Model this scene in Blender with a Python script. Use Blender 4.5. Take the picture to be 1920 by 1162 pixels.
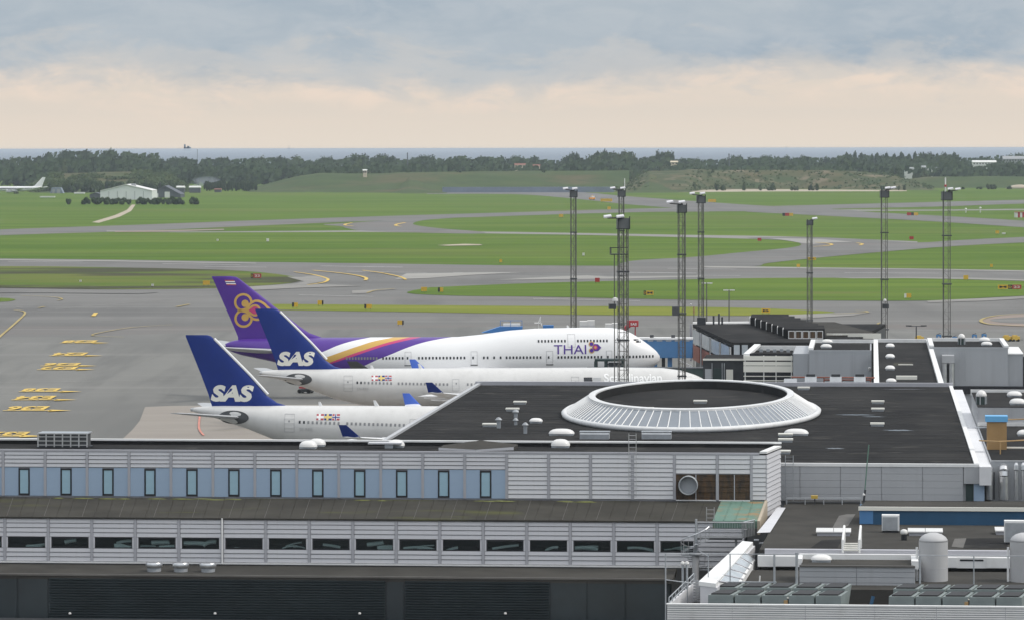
import bpy, bmesh, math, random
import numpy as np
from mathutils import Vector, Matrix, noise as mnoise

for _o in list(bpy.data.objects): bpy.data.objects.remove(_o)
SC = bpy.context.scene
COL = SC.collection
random.seed(7)
R = math.radians

# ------------------------------------------------------------------ camera
F_PX, CX, EY, H, ROLL = 7500.0, 960.0, 278.3, 39.6, 0.0016
cam_data = bpy.data.cameras.new('camera')
cam = bpy.data.objects.new('camera', cam_data); COL.objects.link(cam)
cam.location = (0, 0, H)
cam.rotation_euler = (R(90), ROLL, 0)
cam_data.sensor_fit = 'HORIZONTAL'; cam_data.sensor_width = 36.0
cam_data.lens = 36.0 * F_PX / 1920.0
cam_data.shift_y = -(581.0 - EY) / 1920.0
cam_data.clip_start = 1.0; cam_data.clip_end = 120000.0
SC.camera = cam
SC.render.resolution_x, SC.render.resolution_y = 1024, 619
SC.view_settings.view_transform = 'Standard'
SC.view_settings.look = 'None'
SC.view_settings.exposure = 0.34
SC.view_settings.gamma = 1.0
SC.view_settings.use_curve_mapping = False

# ------------------------------------------------------------------ sky + sun
SUN_EL, SUN_AZ = R(48), R(98)           # azimuth measured from +Y (view) towards +X (right)
world = bpy.data.worlds.new('World'); SC.world = world; world.use_nodes = True
wn, wl = world.node_tree.nodes, world.node_tree.links
wn.clear()
def wnode(t, **kw):
    n = wn.new(t)
    for k_, v_ in kw.items(): setattr(n, k_, v_)
    return n
def wmath(op, a, b=None, c=None, clamp=False):
    n = wnode('ShaderNodeMath', operation=op, use_clamp=clamp)
    for i, q in enumerate((a, b, c)):
        if q is None: continue
        if isinstance(q, (int, float)): n.inputs[i].default_value = q
        else: wl.new(q, n.inputs[i])
    return n.outputs[0]
def wmix(fac, a, b):
    n = wnode('ShaderNodeMix', data_type='RGBA')
    for i, q in ((0, fac), (6, a), (7, b)):
        if isinstance(q, (int, float)): n.inputs[i].default_value = q
        elif isinstance(q, tuple): n.inputs[i].default_value = q + (1,)
        else: wl.new(q, n.inputs[i])
    return n.outputs[2]
def wrange(v, a, b, c=0.0, d=1.0):
    n = wnode('ShaderNodeMapRange', interpolation_type='SMOOTHSTEP')
    wl.new(v, n.inputs[0])
    for i, q in enumerate((a, b, c, d)): n.inputs[i + 1].default_value = q
    return n.outputs[0]
tc = wnode('ShaderNodeTexCoord')
sep = wnode('ShaderNodeSeparateXYZ'); wl.new(tc.outputs['Generated'], sep.inputs[0])
EL = wmath('MULTIPLY', sep.outputs[2], 57.3)               # elevation, degrees near the horizon
sky = wnode('ShaderNodeTexSky', sky_type='NISHITA')
sky.sun_disc = False; sky.sun_elevation = SUN_EL; sky.sun_rotation = SUN_AZ
sky.air_density = 1.2; sky.dust_density = 2.0
cmbz = wnode('ShaderNodeCombineXYZ')
wl.new(sep.outputs[0], cmbz.inputs[0]); wl.new(sep.outputs[1], cmbz.inputs[1])
wl.new(wmath('MAXIMUM', sep.outputs[2], 0.03), cmbz.inputs[2])
wl.new(cmbz.outputs[0], sky.inputs[0])
def wnoise(sx, sz, scale, detail, rough=0.55, off=0.0, dist=0.0):
    m = wnode('ShaderNodeMapping'); m.inputs['Scale'].default_value = (sx, sx, sz)
    m.inputs['Location'].default_value = (off, off * .7, off * .3)
    wl.new(tc.outputs['Generated'], m.inputs[0])
    n = wnode('ShaderNodeTexNoise'); n.inputs['Scale'].default_value = scale
    n.inputs['Detail'].default_value = detail; n.inputs['Roughness'].default_value = rough
    n.inputs['Distortion'].default_value = dist
    wl.new(m.outputs[0], n.inputs['Vector']); return n.outputs[0]
n_edge = wnoise(1.0, 2.4, 26.0, 9.0, .62, 3.1, .3)
n_big = wnoise(1.0, 3.2, 9.0, 5.0, .5, 11.3)
n_fine = wnoise(1.0, 2.6, 60.0, 7.0, .6, 5.0, .5)
n_strat = wnoise(.35, 14.0, 9.0, 5.0, .5, 1.7)
# edge of the cloud deck: elevation displaced by billows
e1 = wmath('ADD', wmath('SUBTRACT', EL, .02), wmath('MULTIPLY', wmath('SUBTRACT', n_edge, .5), 1.5))
e1 = wmath('ADD', e1, wmath('MULTIPLY', wmath('SUBTRACT', n_big, .5), .9))
deck = wrange(e1, .70, 1.34)
edge_glow = wmath('MULTIPLY', wrange(e1, .45, .80), wmath('SUBTRACT', 1.0, wrange(e1, .80, 1.18)))
LOW = wmix(wrange(EL, -.25, .75), (6.55, 5.85, 5.1), (6.0, 5.4, 4.8))
LOW = wmix(wmath('MULTIPLY', wrange(n_strat, .42, .62), .22), LOW, (6.75, 5.75, 4.9))
GREY = wmix(wrange(n_fine, .3, .72), (2.75, 3.45, 4.2), (3.65, 4.15, 4.7))
GREY = wmix(wmath('MULTIPLY', wrange(n_big, .38, .66), .55), GREY, (4.2, 4.6, 4.95))
n_mid = wnoise(1.0, 3.0, 34.0, 8.0, .6, 8.4, .4)
e2 = wmath('ADD', EL, wmath('MULTIPLY', wmath('SUBTRACT', n_mid, .5), 2.4))
mid = wmath('MULTIPLY', wrange(e2, .75, .98), wmath('SUBTRACT', 1.0, wrange(e2, 1.15, 1.55)))
GREY = wmix(wrange(EL, 8.0, 40.0), GREY, (10.0, 10.2, 10.5))
CL = wmix(deck, LOW, GREY)
CL = wmix(wmath('MULTIPLY', mid, .5), CL, (5.1, 4.95, 4.8))
CL = wmix(wmath('MULTIPLY', edge_glow, wrange(n_fine, .40, .68)), CL, (6.8, 5.75, 4.95))
SKYC = wmix(.92, sky.outputs[0], CL)
bg = wnode('ShaderNodeBackground'); bg.inputs[1].default_value = 0.1
wl.new(SKYC, bg.inputs[0])
wo = wnode('ShaderNodeOutputWorld'); wl.new(bg.outputs[0], wo.inputs[0])

sun_d = bpy.data.lights.new('sun', 'SUN'); sun_d.energy = 1.4; sun_d.angle = R(14); sun_d.color = (1.0, .95, .87)
sun = bpy.data.objects.new('sun', sun_d); COL.objects.link(sun)
_sd = Vector((math.sin(SUN_AZ) * math.cos(SUN_EL), math.cos(SUN_AZ) * math.cos(SUN_EL), math.sin(SUN_EL)))
sun.rotation_euler = _sd.to_track_quat('Z', 'Y').to_euler(); sun.location = (100, 0, 200)

# ------------------------------------------------------------------ survey helpers: sight lines of the photograph onto known planes
YAW = R(5.14)                                     # bearing of the terminal's grid
CA, SA = math.cos(YAW), math.sin(YAW)
def ray(px, py):
    dx, dy = px - CX, py - EY
    return (dx - ROLL * dy) / F_PX, (dy + ROLL * dx) / F_PX
def at_d(px, py, d):
    rx, ry = ray(px, py); return (rx * d, d, H - ry * d)
def at_z(px, py, z=0.0):
    rx, ry = ray(px, py); d = (H - z) / ry; return (rx * d, d, z)
def w2t(p): return (p[0] * CA - p[1] * SA, p[0] * SA + p[1] * CA, p[2])
def t2w(p): return (p[0] * CA + p[1] * SA, -p[0] * SA + p[1] * CA, p[2])
def at_v(px, py, v):                              # on the vertical plane v = const of the terminal grid -> grid coords
    rx, ry = ray(px, py); d = v / (rx * SA + CA); return w2t((rx * d, d, H - ry * d))
def tz(px, py, z): return w2t(at_z(px, py, z))    # on a horizontal plane -> grid coords

# ------------------------------------------------------------------ mesh building
class MB:
    def __init__(s): s.v = []; s.f = []
    def add(s, vs, fs):
        n = len(s.v); s.v += [tuple(p) for p in vs]; s.f += [tuple(i + n for i in q) for q in fs]; return s
    def box(s, x0, y0, z0, x1, y1, z1):
        x0, x1 = min(x0, x1), max(x0, x1); y0, y1 = min(y0, y1), max(y0, y1); z0, z1 = min(z0, z1), max(z0, z1)
        return s.add([(x0, y0, z0), (x1, y0, z0), (x1, y1, z0), (x0, y1, z0), (x0, y0, z1), (x1, y0, z1), (x1, y1, z1), (x0, y1, z1)],
                     [(0, 3, 2, 1), (4, 5, 6, 7), (0, 1, 5, 4), (1, 2, 6, 5), (2, 3, 7, 6), (3, 0, 4, 7)])
    def prism(s, pts, z0, z1):
        n = len(pts)
        ar = sum(pts[i][0] * pts[(i + 1) % n][1] - pts[(i + 1) % n][0] * pts[i][1] for i in range(n))
        if ar < 0: pts = pts[::-1]
        return s.add([(p[0], p[1], z0) for p in pts] + [(p[0], p[1], z1) for p in pts],
                     [tuple(range(n))[::-1], tuple(range(n, 2 * n))] + [(i, (i + 1) % n, n + (i + 1) % n, n + i) for i in range(n)])
    def xprism(s, prof, x0, x1):                  # profile in (y,z) swept along x
        n = len(prof)
        return s.add([(x0, p[0], p[1]) for p in prof] + [(x1, p[0], p[1]) for p in prof],
                     [tuple(range(n)), tuple(range(n, 2 * n))[::-1]] + [(i, n + i, n + (i + 1) % n, (i + 1) % n) for i in range(n)])
    def yprism(s, prof, y0, y1):                  # profile in (x,z) swept along y
        n = len(prof)
        return s.add([(p[0], y0, p[1]) for p in prof] + [(p[0], y1, p[1]) for p in prof],
                     [tuple(range(n)), tuple(range(n, 2 * n))[::-1]] + [(i, n + i, n + (i + 1) % n, (i + 1) % n) for i in range(n)])
    def tube(s, p, q, r, n=6, r2=None):
        p, q = Vector(p), Vector(q); d = q - p
        if d.length < 1e-6: return s
        d.normalize(); a = d.orthogonal().normalized(); b = d.cross(a); r2 = r if r2 is None else r2
        vs = []
        for c, rr in ((p, r), (q, r2)):
            for i in range(n):
                t = 2 * math.pi * (i + .5) / n; vs.append(c + a * (rr * math.cos(t)) + b * (rr * math.sin(t)))
        return s.add(vs, [tuple(range(n))[::-1], tuple(range(n, 2 * n))] + [(i, (i + 1) % n, n + (i + 1) % n, n + i) for i in range(n)])
    def path(s, pts, r, n=6):
        for i in range(len(pts) - 1): s.tube(pts[i], pts[i + 1], r, n)
        return s
    def lathe(s, prof, c, n=16, axis='z', sx=1.0, sy=1.0):
        vs, fs = [], []
        for r, z in prof:
            for i in range(n):
                t = 2 * math.pi * i / n; a, b = r * math.cos(t) * sx, r * math.sin(t) * sy
                if axis == 'z': vs.append((c[0] + a, c[1] + b, c[2] + z))
                elif axis == 'x': vs.append((c[0] + z, c[1] + a, c[2] + b))
                else: vs.append((c[0] + a, c[1] + z, c[2] + b))
        m = len(prof)
        for j in range(m - 1):
            for i in range(n):
                k = (i + 1) % n; fs.append((j * n + i, j * n + k, (j + 1) * n + k, (j + 1) * n + i))
        fs.append(tuple(range(n))[::-1]); fs.append(tuple((m - 1) * n + i for i in range(n)))
        return s.add(vs, fs)
    def loft(s, rings, caps=True, closed=True):
        n = len(rings[0]); vs = [p for r in rings for p in r]; fs = []
        for j in range(len(rings) - 1):
            for i in range(n if closed else n - 1):
                k = (i + 1) % n; fs.append((j * n + i, j * n + k, (j + 1) * n + k, (j + 1) * n + i))
        if caps: fs.append(tuple(range(n))[::-1]); fs.append(tuple((len(rings) - 1) * n + i for i in range(n)))
        return s.add(vs, fs)
    def dome(s, cx, cy, z, lx, ly, h, n=10, m=5, p=3.0):     # rectangular acrylic dome light: superellipse rings
        rings = []
        for j in range(m + 1):
            t = j / m * math.pi / 2 * .97; k = math.cos(t) ** .75; rings.append([])
            for i in range(4 * n):
                a = 2 * math.pi * i / (4 * n); c, d = math.cos(a), math.sin(a)
                rr = (abs(c) ** p + abs(d) ** p) ** (-1 / p)
                rings[-1].append((cx + lx / 2 * k * rr * c, cy + ly / 2 * k * rr * d, z + h * math.sin(t)))
        return s.loft(rings)

ORG = {}
def mesh_of(name, mb, mat=None, smooth=False, fix=True):
    me = bpy.data.meshes.new(name); me.from_pydata(mb.v, [], mb.f); me.update()
    if fix and len(mb.f) < 60000:
        bm = bmesh.new(); bm.from_mesh(me); bmesh.ops.recalc_face_normals(bm, faces=bm.faces); bm.to_mesh(me); bm.free()
    if mat is not None: me.materials.append(mat)
    if smooth:
        me.shade_smooth() if smooth is True else None
        if smooth is not True:
            me.shade_smooth(); me.set_sharp_from_angle(angle=R(smooth))
    return me
def part(name, mb, mat, parent, smooth=False, label=None, kind=None):
    org = ORG.get(parent.name, (0, 0, 0))
    if org != (0, 0, 0):
        mb2 = MB(); mb2.v = [(p[0] - org[0], p[1] - org[1], p[2] - org[2]) for p in mb.v]; mb2.f = mb.f; mb = mb2
    o = bpy.data.objects.new(name, mesh_of(name, mb, mat, smooth)); COL.objects.link(o); o.parent = parent
    ORG[o.name] = org
    if label: o['label'] = label
    if kind: o['kind'] = kind
    return o
def inst(name, me, parent, loc, rotz=0.0, scale=None):       # a piece that shares mesh data
    org = ORG.get(parent.name, (0, 0, 0))
    o = bpy.data.objects.new(name, me); COL.objects.link(o); o.parent = parent
    o.location = (loc[0] - org[0], loc[1] - org[1], loc[2] - org[2]); o.rotation_euler = (0, 0, rotz)
    if scale: o.scale = scale
    return o
def thing(name, label, cat, org=(0, 0, 0), grid=False, rotz=0.0, group=None):
    """Empty at a thing's base. grid=True: org is given in terminal-grid coordinates and parts too."""
    o = bpy.data.objects.new(name, None); COL.objects.link(o); o.empty_display_size = .5
    o['label'] = label; o['category'] = cat
    if group: o['group'] = group
    if grid: o.location = t2w(org); o.rotation_euler = (0, 0, -YAW); ORG[o.name] = tuple(org)
    else: o.location = org; o.rotation_euler = (0, 0, rotz); ORG[o.name] = (0, 0, 0) if rotz or True else org
    return o
def single(name, mb, mat, label, cat, loc=(0, 0, 0), rotz=0.0, group=None, smooth=False):
    o = bpy.data.objects.new(name, mesh_of(name, mb, mat, smooth)); COL.objects.link(o)
    o.location = loc; o.rotation_euler = (0, 0, rotz)
    o['label'] = label; o['category'] = cat
    if group: o['group'] = group
    return o
def struct(name, mb, mat, kind='structure', smooth=False, fix=True):
    o = bpy.data.objects.new(name, mesh_of(name, mb, mat, smooth, fix)); COL.objects.link(o); o['kind'] = kind; return o

# ------------------------------------------------------------------ materials
def lin(c): return tuple(((q / 255) / 12.92 if q / 255 <= .04045 else ((q / 255 + .055) / 1.055) ** 2.4) for q in c)
MATS = {}
def material(name, col, rough=.6, var=0.0, vscale=.5, col2=None, metal=0.0, stretch=(1, 1, 1), bump=0.0, bscale=20.0, spec=.5,
             detail=5.0, lo=.35, hi=.65, coat=0.0):
    m = bpy.data.materials.new(name); m.use_nodes = True
    nt = m.node_tree; b = nt.nodes['Principled BSDF']
    b.inputs['Roughness'].default_value = rough; b.inputs['Metallic'].default_value = metal
    b.inputs['Specular IOR Level'].default_value = spec; b.inputs['Base Color'].default_value = tuple(col) + (1,)
    b.inputs['Coat Weight'].default_value = coat
    if var or col2:
        t = nt.nodes.new('ShaderNodeTexCoord'); mp = nt.nodes.new('ShaderNodeMapping'); mp.inputs['Scale'].default_value = stretch
        nt.links.new(t.outputs['Object'], mp.inputs[0])
        n = nt.nodes.new('ShaderNodeTexNoise'); n.inputs['Scale'].default_value = vscale; n.inputs['Detail'].default_value = detail
        n.inputs['Roughness'].default_value = .6
        nt.links.new(mp.outputs[0], n.inputs['Vector'])
        r = nt.nodes.new('ShaderNodeValToRGB')
        c2 = col2 if col2 else tuple(q * (1 + var) for q in col); c1 = col if col2 else tuple(q * (1 - var) for q in col)
        r.color_ramp.elements[0].position = lo; r.color_ramp.elements[1].position = hi
        r.color_ramp.elements[0].color = tuple(c1) + (1,); r.color_ramp.elements[1].color = tuple(c2) + (1,)
        nt.links.new(n.outputs[0], r.inputs[0]); nt.links.new(r.outputs[0], b.inputs['Base Color'])
        if bump:
            n2 = nt.nodes.new('ShaderNodeTexNoise'); n2.inputs['Scale'].default_value = bscale; n2.inputs['Detail'].default_value = 4
            nt.links.new(t.outputs['Object'], n2.inputs['Vector'])
            bp = nt.nodes.new('ShaderNodeBump'); bp.inputs['Strength'].default_value = bump
            nt.links.new(n2.outputs[0], bp.inputs['Height']); nt.links.new(bp.outputs[0], b.inputs['Normal'])
    MATS[name] = m; return m
def nn(m, t): return m.node_tree.nodes.new(t)
def mix_layer(m, fac_scale, stretch, color, lo, hi, amount=1.0, detail=6.0, off=0.0):
    """lay a second tone of the same surface over a material's base colour"""
    nt = m.node_tree; b = nt.nodes['Principled BSDF']; bc = b.inputs['Base Color']
    t = nn(m, 'ShaderNodeTexCoord'); mp = nn(m, 'ShaderNodeMapping'); mp.inputs['Scale'].default_value = stretch
    mp.inputs['Location'].default_value = (off, off, 0)
    nt.links.new(t.outputs['Object'], mp.inputs[0])
    n = nn(m, 'ShaderNodeTexNoise'); n.inputs['Scale'].default_value = fac_scale; n.inputs['Detail'].default_value = detail
    nt.links.new(mp.outputs[0], n.inputs['Vector'])
    mr = nn(m, 'ShaderNodeMapRange'); mr.inputs[1].default_value = lo; mr.inputs[2].default_value = hi; mr.inputs[4].default_value = amount
    nt.links.new(n.outputs[0], mr.inputs[0])
    mx = nn(m, 'ShaderNodeMix'); mx.data_type = 'RGBA'
    nt.links.new(mr.outputs[0], mx.inputs[0])
    if bc.links: nt.links.new(bc.links[0].from_socket, mx.inputs[6])
    else: mx.inputs[6].default_value = bc.default_value
    mx.inputs[7].default_value = tuple(color) + (1,)
    nt.links.new(mx.outputs[2], bc)

M = MATS
material('grass', (.080, .142, .019), .9, col2=(.128, .190, .033), vscale=.012, stretch=(.35, 1, 1), spec=.03)
mix_layer(M['grass'], .05, (.12, 1, 1), (.064, .116, .019), .44, .62, .75)
mix_layer(M['grass'], .006, (.5, 1, 1), (.150, .158, .050), .52, .72, .6, off=40)
mix_layer(M['grass'], .25, (.08, 1, 1), (.105, .165, .034), .50, .66, .5, off=17)
mix_layer(M['grass'], .03, (.25, 1, 1), (.150, .140, .060), .62, .72, .6, off=90)
material('grass_dry', (.145, .180, .030), .9, col2=(.20, .215, .044), vscale=.05, stretch=(.3, 1, 1), spec=.03)
material('grass_patchy', (.088, .140, .026), .9, col2=(.14, .155, .042), vscale=.03, stretch=(.35, 1, 1), spec=.03)
mix_layer(M['grass_patchy'], .022, (.5, 1.3, 1), (.060, .056, .042), .47, .55, .85)
material('asphalt', (.140, .138, .132), .85, col2=(.185, .181, .172), vscale=.02, stretch=(.22, 1, 1), spec=.12)
mix_layer(M['asphalt'], .09, (.06, 1, 1), (.235, .230, .218), .52, .72, .55)
mix_layer(M['asphalt'], .05, (1, .12, 1), (.122, .120, .116), .52, .70, .6, off=13)
mix_layer(M['asphalt'], .03, (.05, 1, 1), (.180, .160, .148), .54, .64, .6, off=51)
material('apron', (.160, .159, .150), .85, col2=(.195, .193, .180), vscale=.03, stretch=(1, .3, 1), spec=.12)
mix_layer(M['apron'], .16, (1, .07, 1), (.126, .126, .120), .48, .66, .7)
mix_layer(M['apron'], .10, (.06, 1, 1), (.225, .220, .206), .54, .70, .55, off=9)
mix_layer(M['apron'], .018, (1, .6, 1), (.140, .140, .133), .50, .62, .6, off=31)
material('concrete', (.22, .213, .20), .85, col2=(.27, .26, .24), vscale=.06, stretch=(.3, 1, 1), spec=.12)
material('pale_concrete', (.26, .252, .234), .85, col2=(.33, .32, .295), vscale=.06, stretch=(.2, 1, 1), spec=.12)
material('stand_concrete', (.25, .225, .20), .85, col2=(.285, .26, .23), vscale=.08, stretch=(.4, 1, 1), spec=.12)
material('pavers', (.25, .205, .175), .85, col2=(.29, .235, .20), vscale=.05, spec=.12)
material('line_white', (.68, .67, .64), .7, var=.12, vscale=.3)
material('line_yellow', (.62, .42, .075), .7, var=.15, vscale=.2)
material('line_yellow_worn', (.36, .28, .10), .8, var=.2, vscale=.15)
material('line_red', (.52, .20, .15), .7, var=.15, vscale=.3)
material('gravel', (.40, .34, .26), .9, var=.15, vscale=.05)
material('sea', (.045, .075, .105), .35, var=.15, vscale=.002, stretch=(.2, 1, 1), spec=.4)
# ================================================================== the ground
mb = MB(); mb.add([(-6000, -300, 0), (6000, -300, 0), (6000, 6700, 0), (-6000, 6700, 0)], [(0, 1, 2, 3)])
struct('ground', mb, M['grass'])
mb = MB(); mb.add([(-14000, 6650, -.4), (14000, 6650, -.4), (14000, 80000, -.4), (-14000, 80000, -.4)], [(0, 1, 2, 3)])
struct('sea', mb, M['sea'])
def gpoly(pts, z, name, mat):
    return struct(name, MB().add([at_z(x, y, z) for x, y in pts], [tuple(range(len(pts)))]), M[mat])
def smooth_pts(pts, n=6, closed=False):
    P = [Vector((p[0], p[1])) for p in pts]; out = []; m = len(P)
    for i in range(m if closed else m - 1):
        p1, p2 = P[i], P[(i + 1) % m]
        p0 = P[i - 1] if (i > 0 or closed) else p1; p3 = P[(i + 2) % m] if (i + 2 < m or closed) else p2
        for j in range(n):
            t = j / n
            out.append(.5 * ((2 * p1) + (p2 - p0) * t + (2 * p0 - 5 * p1 + 4 * p2 - p3) * t * t + (3 * p1 - p0 - 3 * p2 + p3) * t ** 3))
    if not closed: out.append(P[-1])
    return [(q.x, q.y) for q in out]
def ribbon(pts, width, z, name, mat, smooth=True):
    if smooth and len(pts) > 2: pts = smooth_pts(pts)
    g = [Vector(at_z(x, y, z)) for x, y in pts]; L, Rr = [], []
    w = width if isinstance(width, (list, tuple)) else [width] * 2
    for i, p in enumerate(g):
        t = (g[min(i + 1, len(g) - 1)] - g[max(i - 1, 0)]).normalized(); nrm = Vector((-t.y, t.x, 0)) * (w[0] + (w[-1] - w[0]) * i / (len(g) - 1)) / 2
        L.append(p + nrm); Rr.append(p - nrm)
    n = len(g)
    return struct(name, MB().add(L + Rr, [(i, i + 1, n + i + 1, n + i) for i in range(n - 1)]), M[mat])
# apron and the runway in front of it
apron_far = [(-500, 482), (0, 485), (240, 487.5), (480, 491.5), (720, 494.5), (960, 498), (1180, 499), (1405, 499.5), (1500, 501.5), (1700, 503.5), (1920, 507), (2400, 512)]
pts = [at_z(x, y, .03) for x, y in apron_far]
struct('taxiway', MB().add([(-220, 560, .03)] + pts + [(220, 560, .03)], [tuple(range(len(pts) + 2))]), M['asphalt'])
ap = [at_z(x, y, .06) for x, y in [(-500, 652), (0, 632), (180, 629), (480, 620), (900, 612), (1300, 606), (2400, 640)]]
struct('apron', MB().add([(-220, -250, .06)] + ap + [(260, -250, .06)], [tuple(range(len(ap) + 2))]), M['apron'])
gpoly(smooth_pts([(1180, 490), (1300, 482), (1400, 472.5), (1470, 466), (1502, 459.5), (1480, 451.5), (1400, 446.5), (1520, 445), (1640, 450), (1720, 455), (1800, 450.5), (1960, 442.5), (2300, 425), (2300, 438), (1960, 453), (1800, 461), (1700, 468.5), (1560, 481), (1440, 493.5), (1405, 500), (1180, 503)], 4, True), .08, 'taxiway', 'asphalt')
gpoly(smooth_pts([(-400, 503), (0, 499.5), (200, 501.5), (380, 505), (480, 510), (545, 518), (564, 524), (556, 529), (500, 535), (400, 540.5), (200, 542.5), (0, 540), (-400, 536)], 4, True), .10, 'grass_verge', 'grass_patchy')
gpoly(smooth_pts([(764, 549.5), (800, 540), (830, 538), (1000, 531), (1200, 526), (1440, 521.5), (1700, 522), (1920, 527.5), (2200, 533), (2200, 545), (1960, 553), (1860, 557.5), (1740, 563.5), (1500, 563), (1300, 562), (1000, 556), (860, 554.5)], 4, True), .10, 'grass_verge', 'grass')
gpoly(smooth_pts([(440, 571), (520, 570), (800, 572), (1000, 573.5), (1250, 574.5), (1400, 577), (1500, 580.5), (1566, 585.5), (1500, 590), (1400, 591.5), (1300, 591), (1100, 590), (800, 585), (600, 582), (440, 578)], 4, True), .10, 'grass_verge', 'grass_dry')
gpoly(smooth_pts([(-120, 557), (0, 558.5), (22, 560), (28, 562.5), (0, 566), (-120, 569)], 4, True), .10, 'grass_verge', 'grass')
gpoly(smooth_pts([(1838, 602), (1856, 594), (1900, 589.5), (2000, 586), (2200, 590), (2200, 616), (1960, 612), (1880, 609)], 4, True), .10, 'paved_island', 'pavers')
# far taxiways
def strip(top, bot, z, name='taxiway', mat='asphalt'): return gpoly(smooth_pts(top, 3) + smooth_pts(bot, 3)[::-1], z, name, mat)
strip([(-400, 446), (0, 430.5), (240, 422.5), (480, 413.5), (720, 405.5), (960, 398.5), (1200, 391.5), (1330, 389)], [(-400, 459), (0, 441.5), (240, 434), (480, 423.5), (720, 413.5), (960, 405), (1200, 398), (1330, 397.5)], .04)
gpoly(smooth_pts([(606, 421.5), (646, 419), (760, 411), (860, 408), (800, 412.5), (776, 418), (782, 423), (830, 429), (900, 434.5), (890, 438.5), (700, 434), (652, 428.5), (640, 424.5)], 4, True), .06, 'taxiway', 'asphalt')
strip([(200, 432), (340, 434.5), (600, 433), (700, 432.5), (900, 434.5), (1100, 437.5), (1300, 441), (1440, 443), (1560, 446.5), (1720, 453)], [(200, 434.5), (340, 436), (600, 435.5), (700, 435.5), (900, 438), (1100, 441), (1300, 445.5), (1440, 449), (1560, 453), (1720, 459)], .05, 'service_road', 'concrete')
strip([(800, 362.5), (960, 359), (1085, 360.5), (1172, 368), (1310, 378), (1440, 386.5), (1560, 390)], [(800, 364), (960, 364.5), (1035, 369), (1122, 377.5), (1172, 383), (1285, 391.5), (1440, 398), (1560, 398)], .05)
strip([(1280, 392), (1440, 387), (1640, 382), (1960, 374), (2300, 368)], [(1280, 397), (1440, 396), (1572, 391.5), (1750, 388), (1960, 381), (2300, 375)], .07)
strip([(1560, 393), (1750, 393.5), (1960, 391.5), (2300, 389)], [(1560, 396), (1750, 395.5), (1960, 394), (2300, 391.5)], .06, 'service_road', 'concrete')
strip([(1400, 388), (1572, 393), (1640, 398.5), (1800, 407), (1960, 416.5), (2300, 436)], [(1400, 397.5), (1600, 407.5), (1700, 412.5), (1800, 418.5), (1960, 429), (2300, 449)], .09)
gpoly([(172, 417), (215, 404), (238, 394), (247, 384), (254, 384), (246, 396), (224, 407), (186, 418)], .05, 'track', 'gravel')
gpoly([(1180, 360.5), (1300, 355.5), (1420, 355), (1700, 357), (1700, 359), (1420, 359.5), (1300, 360.5)], .03, 'track', 'gravel')
gpoly([(860, 360), (960, 358), (1100, 358.5), (1100, 361), (960, 361)], .03, 'track', 'gravel')
# paved patches and worn strips on the taxiways
for k, (pts, m_) in enumerate([
    ([(762, 513), (900, 511), (985, 510.5), (880, 516), (800, 522), (740, 524)], 'pale_concrete'),
    ([(925, 525), (1030, 519.5), (1100, 516.5), (1140, 519), (1320, 517), (1320, 519.5), (1140, 523), (1000, 524.5)], 'pale_concrete'),
    ([(1305, 499), (1405, 500), (1570, 502.2), (1760, 504.6), (1960, 508.5), (1960, 510.2), (1760, 506.5), (1560, 504), (1330, 502.5)], 'pale_concrete'),
    ([(1560, 521), (1700, 519.5), (1820, 521), (1960, 525), (1960, 528), (1820, 524), (1700, 522), (1600, 522.3)], 'concrete'),
    ([(1430, 592), (1560, 586.5), (1636, 584.8), (1600, 591), (1500, 597), (1440, 600)], 'concrete'),
    ([(660, 545), (740, 541), (742, 542.5), (700, 546), (688, 550), (660, 551)], 'concrete'),
    ([(1738, 563.8), (1860, 558.5), (1960, 554), (1960, 557.5), (1850, 564), (1740, 567.5)], 'concrete'),
    ([(538, 519), (566, 520), (590, 516), (612, 520), (618, 526), (590, 531), (548, 534), (570, 528)], 'concrete'),
    ([(1480, 452), (1503, 456), (1524, 458), (1560, 455), (1600, 454), (1540, 448.5), (1440, 446.5)], 'pale_concrete'),
    ([(-100, 490.5), (0, 486.5), (240, 489.2), (480, 493), (480, 494.6), (240, 491), (0, 488.4), (-100, 493)], 'pale_concrete'),
    ([(400, 541.8), (560, 531.5), (680, 536), (560, 540), (480, 544)], 'concrete'),
    ([(-100, 468), (0, 544), (120, 546), (300, 548), (260, 551), (100, 549), (-100, 549)][1:], 'asphalt'),
    ([(820, 460.0), (870, 457.6), (900, 458.2), (905, 460), (840, 461)], 'gravel'),
    ([(215, 433.5), (300, 432), (420, 429.5), (420, 431.5), (300, 435), (215, 435.5)], 'pavers')]):
    gpoly(pts, .115 + .004 * k, 'paved_patch', m_)
gpoly(smooth_pts([(1856, 600), (1880, 596), (1960, 593), (1960, 605), (1890, 605)], 3, True), .13, 'paved_patch', 'asphalt')
# taupe stand concrete where the nearest airliner is parked
gpoly([(272, 762), (320, 760), (380, 759.5), (900, 755), (900, 845), (205, 845), (248, 805), (262, 788)], .09, 'stand_pavement', 'stand_concrete')
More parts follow.
